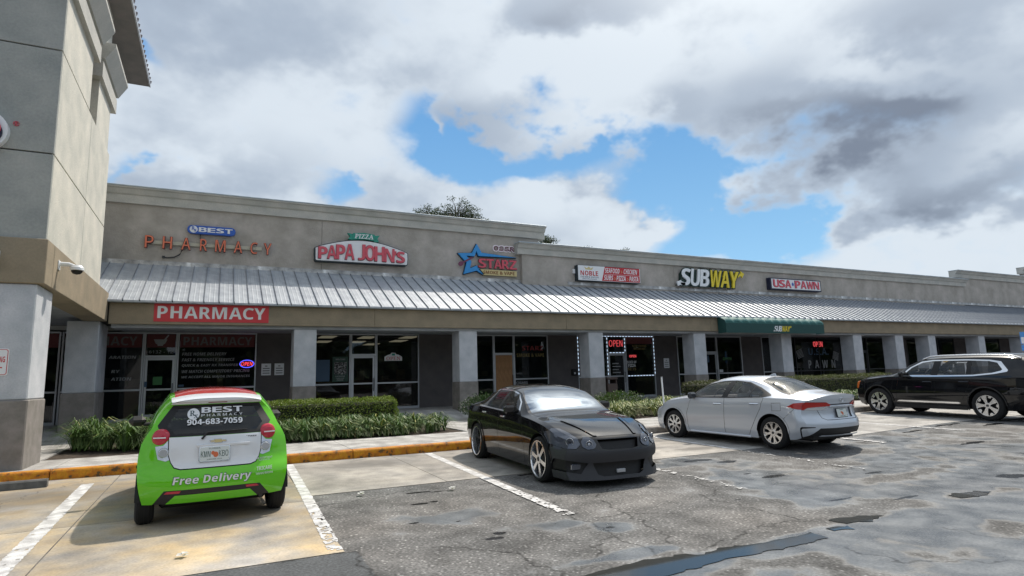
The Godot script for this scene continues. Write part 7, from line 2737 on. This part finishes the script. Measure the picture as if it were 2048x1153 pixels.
func grass_bed(label: String, outline: Array, tall: float, per: float, col: Color, pale: float) -> void:
	var pg := poly(outline)
	var lo := pg[0]
	var hi := pg[0]
	for p in pg:
		lo = lo.min(p)
		hi = hi.max(p)
	var b := LB.new()
	var n := int((hi.x - lo.x) * (hi.y - lo.y) * per)
	for i in n:
		var p := Vector2(rng.randf_range(lo.x, hi.x), rng.randf_range(lo.y, hi.y))
		if not Geometry2D.is_point_in_polygon(p, pg):
			continue
		var at := V(p.x, walk_y(p.x, -14) - 0.02, p.y)
		var size := tall * rng.randf_range(0.6, 1.25)
		for k in 34:
			var a := rng.randf() * TAU
			var out := V(cos(a), 0, sin(a))
			var lean := rng.randf_range(0.4, 1.15)
			var c := tint(col, 0.3)
			if rng.randf() < pale:
				c = tint(Color(0.3, 0.33, 0.13), 0.25)
			b.blade(at + out * 0.03 * rng.randf(), out, size * lean * 1.15, size * (1.3 - 0.5 * lean), 0.024, c)
	var o := obj("border_grass", b.mesh(), M.leaves)
	o.set_meta("kind", "stuff")
	tag(o, label, "ground cover")


func shrub(label: String, at: Vector3, r: Vector3, col: Color, count: int, leafy: float) -> void:
	var t := thing("shrub", label, "shrub", at, 0.0, "shrubs in the planting beds")
	var b := MB.new()
	for i in 9:
		var d := (rdir() + V(0, 1.1, 0)).normalized()
		b.tube([V(d.x * 0.05, -0.05, d.z * 0.05), d * r * 0.5, d * r * 0.85], 0.014, 0.005, 5)
	obj("stems", b, M.twigs, t)
	var l := LB.new()
	var wob := noise(int(at.x * 10) + 77, 2.4, 3)
	for i in count:
		var d := rdir()
		d.y = absf(d.y) * 1.1 - 0.1
		d = d.normalized()
		var k := 0.55 + 0.45 * pow(rng.randf(), 0.4) + 0.3 * wob.get_noise_3dv(d * 2.0)
		var p := V(d.x * r.x, r.y * 0.35 + d.y * r.y * 0.65, d.z * r.z) * k
		l.leaf(p, (d + rdir() * 0.8).normalized(), (Vector3.UP + rdir() * 0.6).normalized(), leafy * rng.randf_range(0.7, 1.3), leafy * 0.5, tint(col, 0.35))
	var o := obj("foliage", l.mesh(), M.leaves, t)
	o.set_meta("kind", "stuff")


func tree(label: String, x: float, z: float, crowns: Array, col: Color) -> void:
	var t := thing("oak_tree", label, "tree", V(x, 0.0, z), 0.0, "trees behind the mall")
	var trunk := MB.new()
	var l := LB.new()
	var fork := V(0, crowns[0].y * 0.55, 0)
	trunk.tube([V(0, -1, 0), V(0.1, fork.y * 0.5, 0.1), fork], 0.34, 0.24, 9)
	var limbs := MB.new()
	for c4 in crowns:
		var c := V(c4.x, c4.y, c4.z)
		var r: float = c4.w
		limbs.tube([fork, fork.lerp(c, 0.5) + V(0, -0.3, 0.2), c - V(0, r * 0.5, 0)], 0.16, 0.07, 7)
		var tips := int(60 * r)
		for i in tips:
			var d := rdir()
			d.y = d.y * 0.8 + 0.2
			var rr := r * (0.35 + 0.65 * pow(rng.randf(), 0.6))
			var tip := c + d * rr * V(1.15, 0.85, 1.0)
			limbs.tube([c - V(0, r * 0.5, 0) + d * 0.1, c + d * rr * 0.5 + rdir() * 0.1, tip], 0.03, 0.008, 4, false)
			for k in 24:
				var off := rdir() * 0.34 * pow(rng.randf(), 0.5)
				off.y *= 0.6
				l.leaf(tip + off, rdir(), rdir(), rng.randf_range(0.09, 0.16), 0.06, tint(col, 0.4))
	obj("trunk", trunk, M.bark, t)
	obj("limbs", limbs, M.bark, t)
	var o := obj("crown", l.mesh(), M.leaves, t)
	o.set_meta("kind", "stuff")


func make_plants() -> void:
	var m := mat("leaves", Color(1, 1, 1), 0.55)
	m.vertex_color_use_as_albedo = true
	m.backlight_enabled = true
	m.backlight = Color(0.55, 0.6, 0.3)
	m.cull_mode = BaseMaterial3D.CULL_DISABLED
	mat("twigs", Color(0.022, 0.024, 0.014), 1.0)
	world_tile(mat("bark", Color(0.09, 0.07, 0.055), 0.95), T.concrete, 0.8, T.concrete_n, 1.0)
	var green := Color(0.17, 0.23, 0.032)
	var deep := Color(0.075, 0.14, 0.035)
	hedge("long bright clipped hedge behind the green hatchback", 0.2, 4.55, -17.35, -16.3, 0.36, 1.24, green, 1500.0, 0.042)
	hedge("long dark clipped hedge beyond the silver sedan", 19.6, 26.6, -17.3, -16.3, 0.46, 1.42, Color(0.105, 0.12, 0.04), 800.0, 0.045)
	hedge("short clipped hedge seen over the bonnet of the silver sedan", 15.6, 18.0, -17.6, -16.8, 0.45, 1.36, Color(0.09, 0.1, 0.035), 800.0, 0.045)
	grass_bed("strappy green border grass left of the green hatchback", [-2.75, -16.6, -1.6, -15.5, 1.3, -15.3, 1.3, -16.9, -2.7, -17.2], 0.85, 19.0, deep, 0.06)
	grass_bed("strappy green border grass in front of the bright hedge", [1.3, -15.15, 5.0, -15.05, 5.75, -15.9, 5.2, -16.8, 4.5, -16.2, 1.3, -16.2], 0.62, 22.0, deep, 0.1)
	grass_bed("pale border grass between the two sedans", [9.6, -15.5, 13.9, -15.2, 16.5, -15.3, 16.5, -16.6, 9.6, -16.8], 0.6, 15.0, Color(0.12, 0.17, 0.05), 0.45)
	grass_bed("border grass before the hood of the sport utility vehicle", [18.5, -15.0, 24.0, -15.0, 24.0, -16.1, 18.5, -16.1], 0.5, 13.0, Color(0.08, 0.15, 0.035), 0.15)
	shrub("dark low shrub by the second column behind the black sedan", V(8.0, 0.4, -18.6), V(0.75, 0.75, 0.6), Color(0.035, 0.075, 0.022), 2200, 0.07)
	shrub("dark rounded shrub behind the mirror of the black sedan", V(10.9, 0.42, -17.6), V(1.0, 0.62, 0.6), Color(0.045, 0.09, 0.028), 2600, 0.07)
	shrub("mid green shrub left of the thin white post", V(12.6, 0.42, -17.4), V(1.2, 0.66, 0.6), Color(0.07, 0.12, 0.03), 3000, 0.07)
	# the wood across the road, behind the camera, which the shop windows mirror
	var far := LB.new()
	for i in 24000:
		var x := rng.randf_range(-100, 330)
		var top := 9.0 + 3.0 * sin(x * 0.21) + 2.0 * sin(x * 0.53 + 1.0)
		var y := rng.randf() * top
		far.leaf(V(x, y, 48.0 + rng.randf() * 7.0), rdir(), rdir(), 3.2, 2.2, tint(Color(0.03, 0.05, 0.02), 0.3))
	var wood := obj("tree_line", far.mesh(), M.leaves)
	wood.set_meta("kind", "stuff")
	tag(wood, "dark line of trees across the road, mirrored in the shop windows", "trees")
	tree("oak crown showing above the tall section of the sign wall", 15.2, -41.0, [Vector4(-1.3, 13.4, 0, 1.15), Vector4(0.7, 13.9, 0, 1.5), Vector4(1.7, 13.2, 0.4, 1.1), Vector4(-0.3, 12.6, 0.2, 1.2)], Color(0.04, 0.07, 0.025))
	tree("small oak top at the step of the sign wall", 23.4, -41.0, [Vector4(0.2, 12.3, 0, 0.75), Vector4(-0.6, 11.7, 0, 0.7)], Color(0.04, 0.07, 0.025))
	tree("tip of an oak peeping over the low section near the step", 27.4, -41.0, [Vector4(0.0, 11.7, 0, 0.6)], Color(0.04, 0.065, 0.025))
	tree("flat oak tip farthest along the low section", 31.0, -41.0, [Vector4(0.0, 11.7, 0, 0.75)], Color(0.035, 0.06, 0.022))


# ---------------------------------------------------------------- small things
func make_small_things() -> void:
	world_tile(mat("stop_grey", Color(0.13, 0.13, 0.125), 0.95), T.concrete, 0.8, T.concrete_n, 0.8)
	var t := thing("wheel_stop", "weathered grey concrete wheel stop at the yellow kerb", "wheel stop", V(-3.25, g(-3, -12.1) + 0.01, -12.12), 0.06)
	var b := MB.new()
	b.run(poly([-0.09, 0.0, -0.075, 0.1, -0.05, 0.125, 0.05, 0.125, 0.075, 0.1, 0.09, 0.0]), -0.95, 0.18)
	obj("block", b, M.stop_grey, t)
	b = MB.new()
	b.run(poly([-0.088, 0.0, -0.072, 0.1, -0.05, 0.122, 0.05, 0.122, 0.072, 0.1, 0.088, 0.0]), 0.2, 0.95)
	obj("block", b, M.stop_grey, t)
	# post
	t = thing("marker_post", "thin white post standing in the grass before the restaurant", "post", V(12.6, 0.4, -15.0))
	b = MB.new()
	b.tube([V(0, -0.1, 0), V(-0.04, 1.18, 0)], 0.028, 0.026, 10)
	obj("tube", b, M.white, t)
	b = MB.new()
	b.prism(circle(0, 0, 0.03, 0.03, 12), 0, 0.02, 0.005)
	var o := obj("cap", b, M.frame_alu, t)
	o.transform = Transform3D(Basis(Vector3.RIGHT, -PI / 2), V(-0.04, 1.175, 0))
	# accessible parking sign
	t = thing("parking_sign", "blue accessible parking sign on a post at the right edge", "sign", V(33.3, 0.48, -14.5), -0.35)
	b = MB.new()
	b.tube([V(0, -0.2, 0), V(0, 2.65, 0)], 0.03, 0.03, 8)
	obj("post", b, M.frame_alu, t)
	mat("sign_sky", Color(0.08, 0.27, 0.62), 0.4)
	b = MB.new()
	b.prism(rounded(-0.16, 2.1, 0.16, 2.66, 0.03), 0.032, 0.036)
	obj("blue_plate", b, M.sign_sky, t)
	b = MB.new()
	b.prism(rounded(-0.12, 2.13, 0.12, 2.42, 0.02), 0.036, 0.038)
	obj("white_field", b, M.white, t)
	b = MB.new()
	b.prism(rounded(-0.16, 1.8, 0.16, 2.06, 0.03), 0.032, 0.036)
	obj("lower_plate", b, M.sign_sky, t)
	# cameras on the corner building
	for q in [[V(-2.79, 4.02, -14.15), 0.0, "white dome security camera on the side of the tan band"], [V(-3.52, 3.98, -13.22), -PI / 2, "white security camera at the left edge of the tan band"]]:
		t = thing("security_camera", q[2], "camera", q[0], q[1], "cameras on the corner building")
		b = MB.new()
		b.box(V(0.0, -0.02, -0.07), V(0.02, 0.17, 0.07), 0.008)
		obj("back_plate", b, M.white_plastic, t)
		b = MB.new()
		b.tube([V(0.01, 0.1, 0), V(0.16, 0.1, 0), V(0.26, 0.06, 0)], 0.045, 0.04, 12)
		obj("arm", b, M.white_plastic, t)
		b = MB.new()
		b.xf = Transform3D(Basis(V(0, 1, 0), V(1, 0, 0), V(0, 0, -1)), V(0.3, 0.0, 0))
		b.lathe([Vector2(0.0, 0.09), Vector2(0.08, 0.085), Vector2(0.115, 0.04), Vector2(0.118, -0.01), Vector2(0.1, -0.015)], 20)
		obj("housing", b, M.white_plastic, t)
		b = MB.new()
		b.xf = Transform3D(Basis(V(0, 1, 0), V(1, 0, 0), V(0, 0, -1)), V(0.3, 0.0, 0))
		b.lathe([Vector2(0.098, -0.012), Vector2(0.088, -0.05), Vector2(0.06, -0.08), Vector2(0.0, -0.095)], 20)
		obj("dome", b, M.black, t)
	# bin by the third column
	t = thing("waste_bin", "dark brown waste bin with a slot beside the third column", "bin", V(14.55, FLOOR, -21.0))
	mat("bin_brown", Color(0.075, 0.05, 0.042), 0.6)
	bx("body", V(0, 0, -0.25), V(0.5, 0.72, 0.25), M.bin_brown, t, 0.02)
	bx("hood", V(-0.02, 0.88, -0.27), V(0.52, 0.98, 0.27), M.bin_brown, t, 0.03)
	for x in [0.02, 0.44]:
		bx("hood_post", V(x, 0.72, -0.22), V(x + 0.04, 0.88, 0.22), M.bin_brown, t)
	bx("slot", V(0.06, 0.721, -0.2), V(0.44, 0.73, 0.2), M.black, t)
	# mailbox
	t = thing("mailbox", "small black mailbox on the dark wall of the smoke shop", "mailbox", V(14.5, 1.72, WALL + 0.03))
	bx("case", V(0, 0, 0.001), V(0.26, 0.28, 0.12), M.black, t, 0.015)
	bx("flap", V(-0.005, 0.2, 0.06), V(0.265, 0.285, 0.13), M.black, t, 0.015)
	bx("label_plate", V(0.08, 0.06, 0.12), V(0.16, 0.14, 0.124), M.frame_alu, t)
	# goods set out before the pawn shop
	t = thing("merchandise_rack", "white display rack with bins in front of the pawn shop", "rack", V(34.7, 0.62, -19.5))
	for q in [[0.0, 0.0], [2.2, 0.0], [0.0, 0.6], [2.2, 0.6]]:
		bx("leg", V(q[0], 0, q[1]), V(q[0] + 0.05, 1.2, q[1] + 0.05), M.white, t)
	for y in [0.5, 1.2]:
		bx("shelf", V(-0.05, y, -0.05), V(2.3, y + 0.04, 0.7), M.white, t, 0.01)
	var goods := [["storage_bin", "yellow lidded bin on the display rack", Color(0.5, 0.3, 0.03), V(35.45, 1.86, -19.4), V(0.55, 0.28, 0.4)], ["cardboard_box", "pale box beside the yellow bin on the display rack", Color(0.4, 0.38, 0.33), V(34.8, 1.86, -19.4), V(0.45, 0.3, 0.35)], ["storage_bin", "white tub at the end of the display rack", Color(0.6, 0.6, 0.58), V(36.15, 1.86, -19.4), V(0.5, 0.22, 0.35)]]
	for q in goods:
		t = thing(q[0], q[1], "bin" if q[0] == "storage_bin" else "box", q[3])
		var mm := mat("goods_" + str(q[3].x), q[2], 0.5)
		bx("body", V(0, 0.002, 0), V(q[4].x, q[4].y * 0.8, q[4].z), mm, t, 0.02)
		bx("lid", V(-0.015, q[4].y * 0.8, -0.015), V(q[4].x + 0.015, q[4].y, q[4].z + 0.015), mm, t, 0.015)
	# litter
	var lit := [[1.9, -8.75, "crumpled white paper on the asphalt near the stall line"], [3.12, -8.42, "white scrap lying by the dark pothole"], [-0.2, -6.75, "small grey scrap on the tan concrete behind the hatchback"]]
	for q in lit:
		var c := LB.new()
		for k in 6:
			c.leaf(V(0, 0.012 + 0.01 * k * 0.4, 0), V(cos(k * 1.3), 0.1, sin(k * 1.3)).normalized(), V(0.2, 1, 0.1).normalized(), 0.06, 0.05, Color(0.6, 0.6, 0.6))
		o = obj("paper_scrap", c.mesh(), M.leaves)
		o.position = V(q[0], g(q[0], q[1]) + 0.012, q[1])
		tag(o, q[2], "litter", "scraps on the ground")
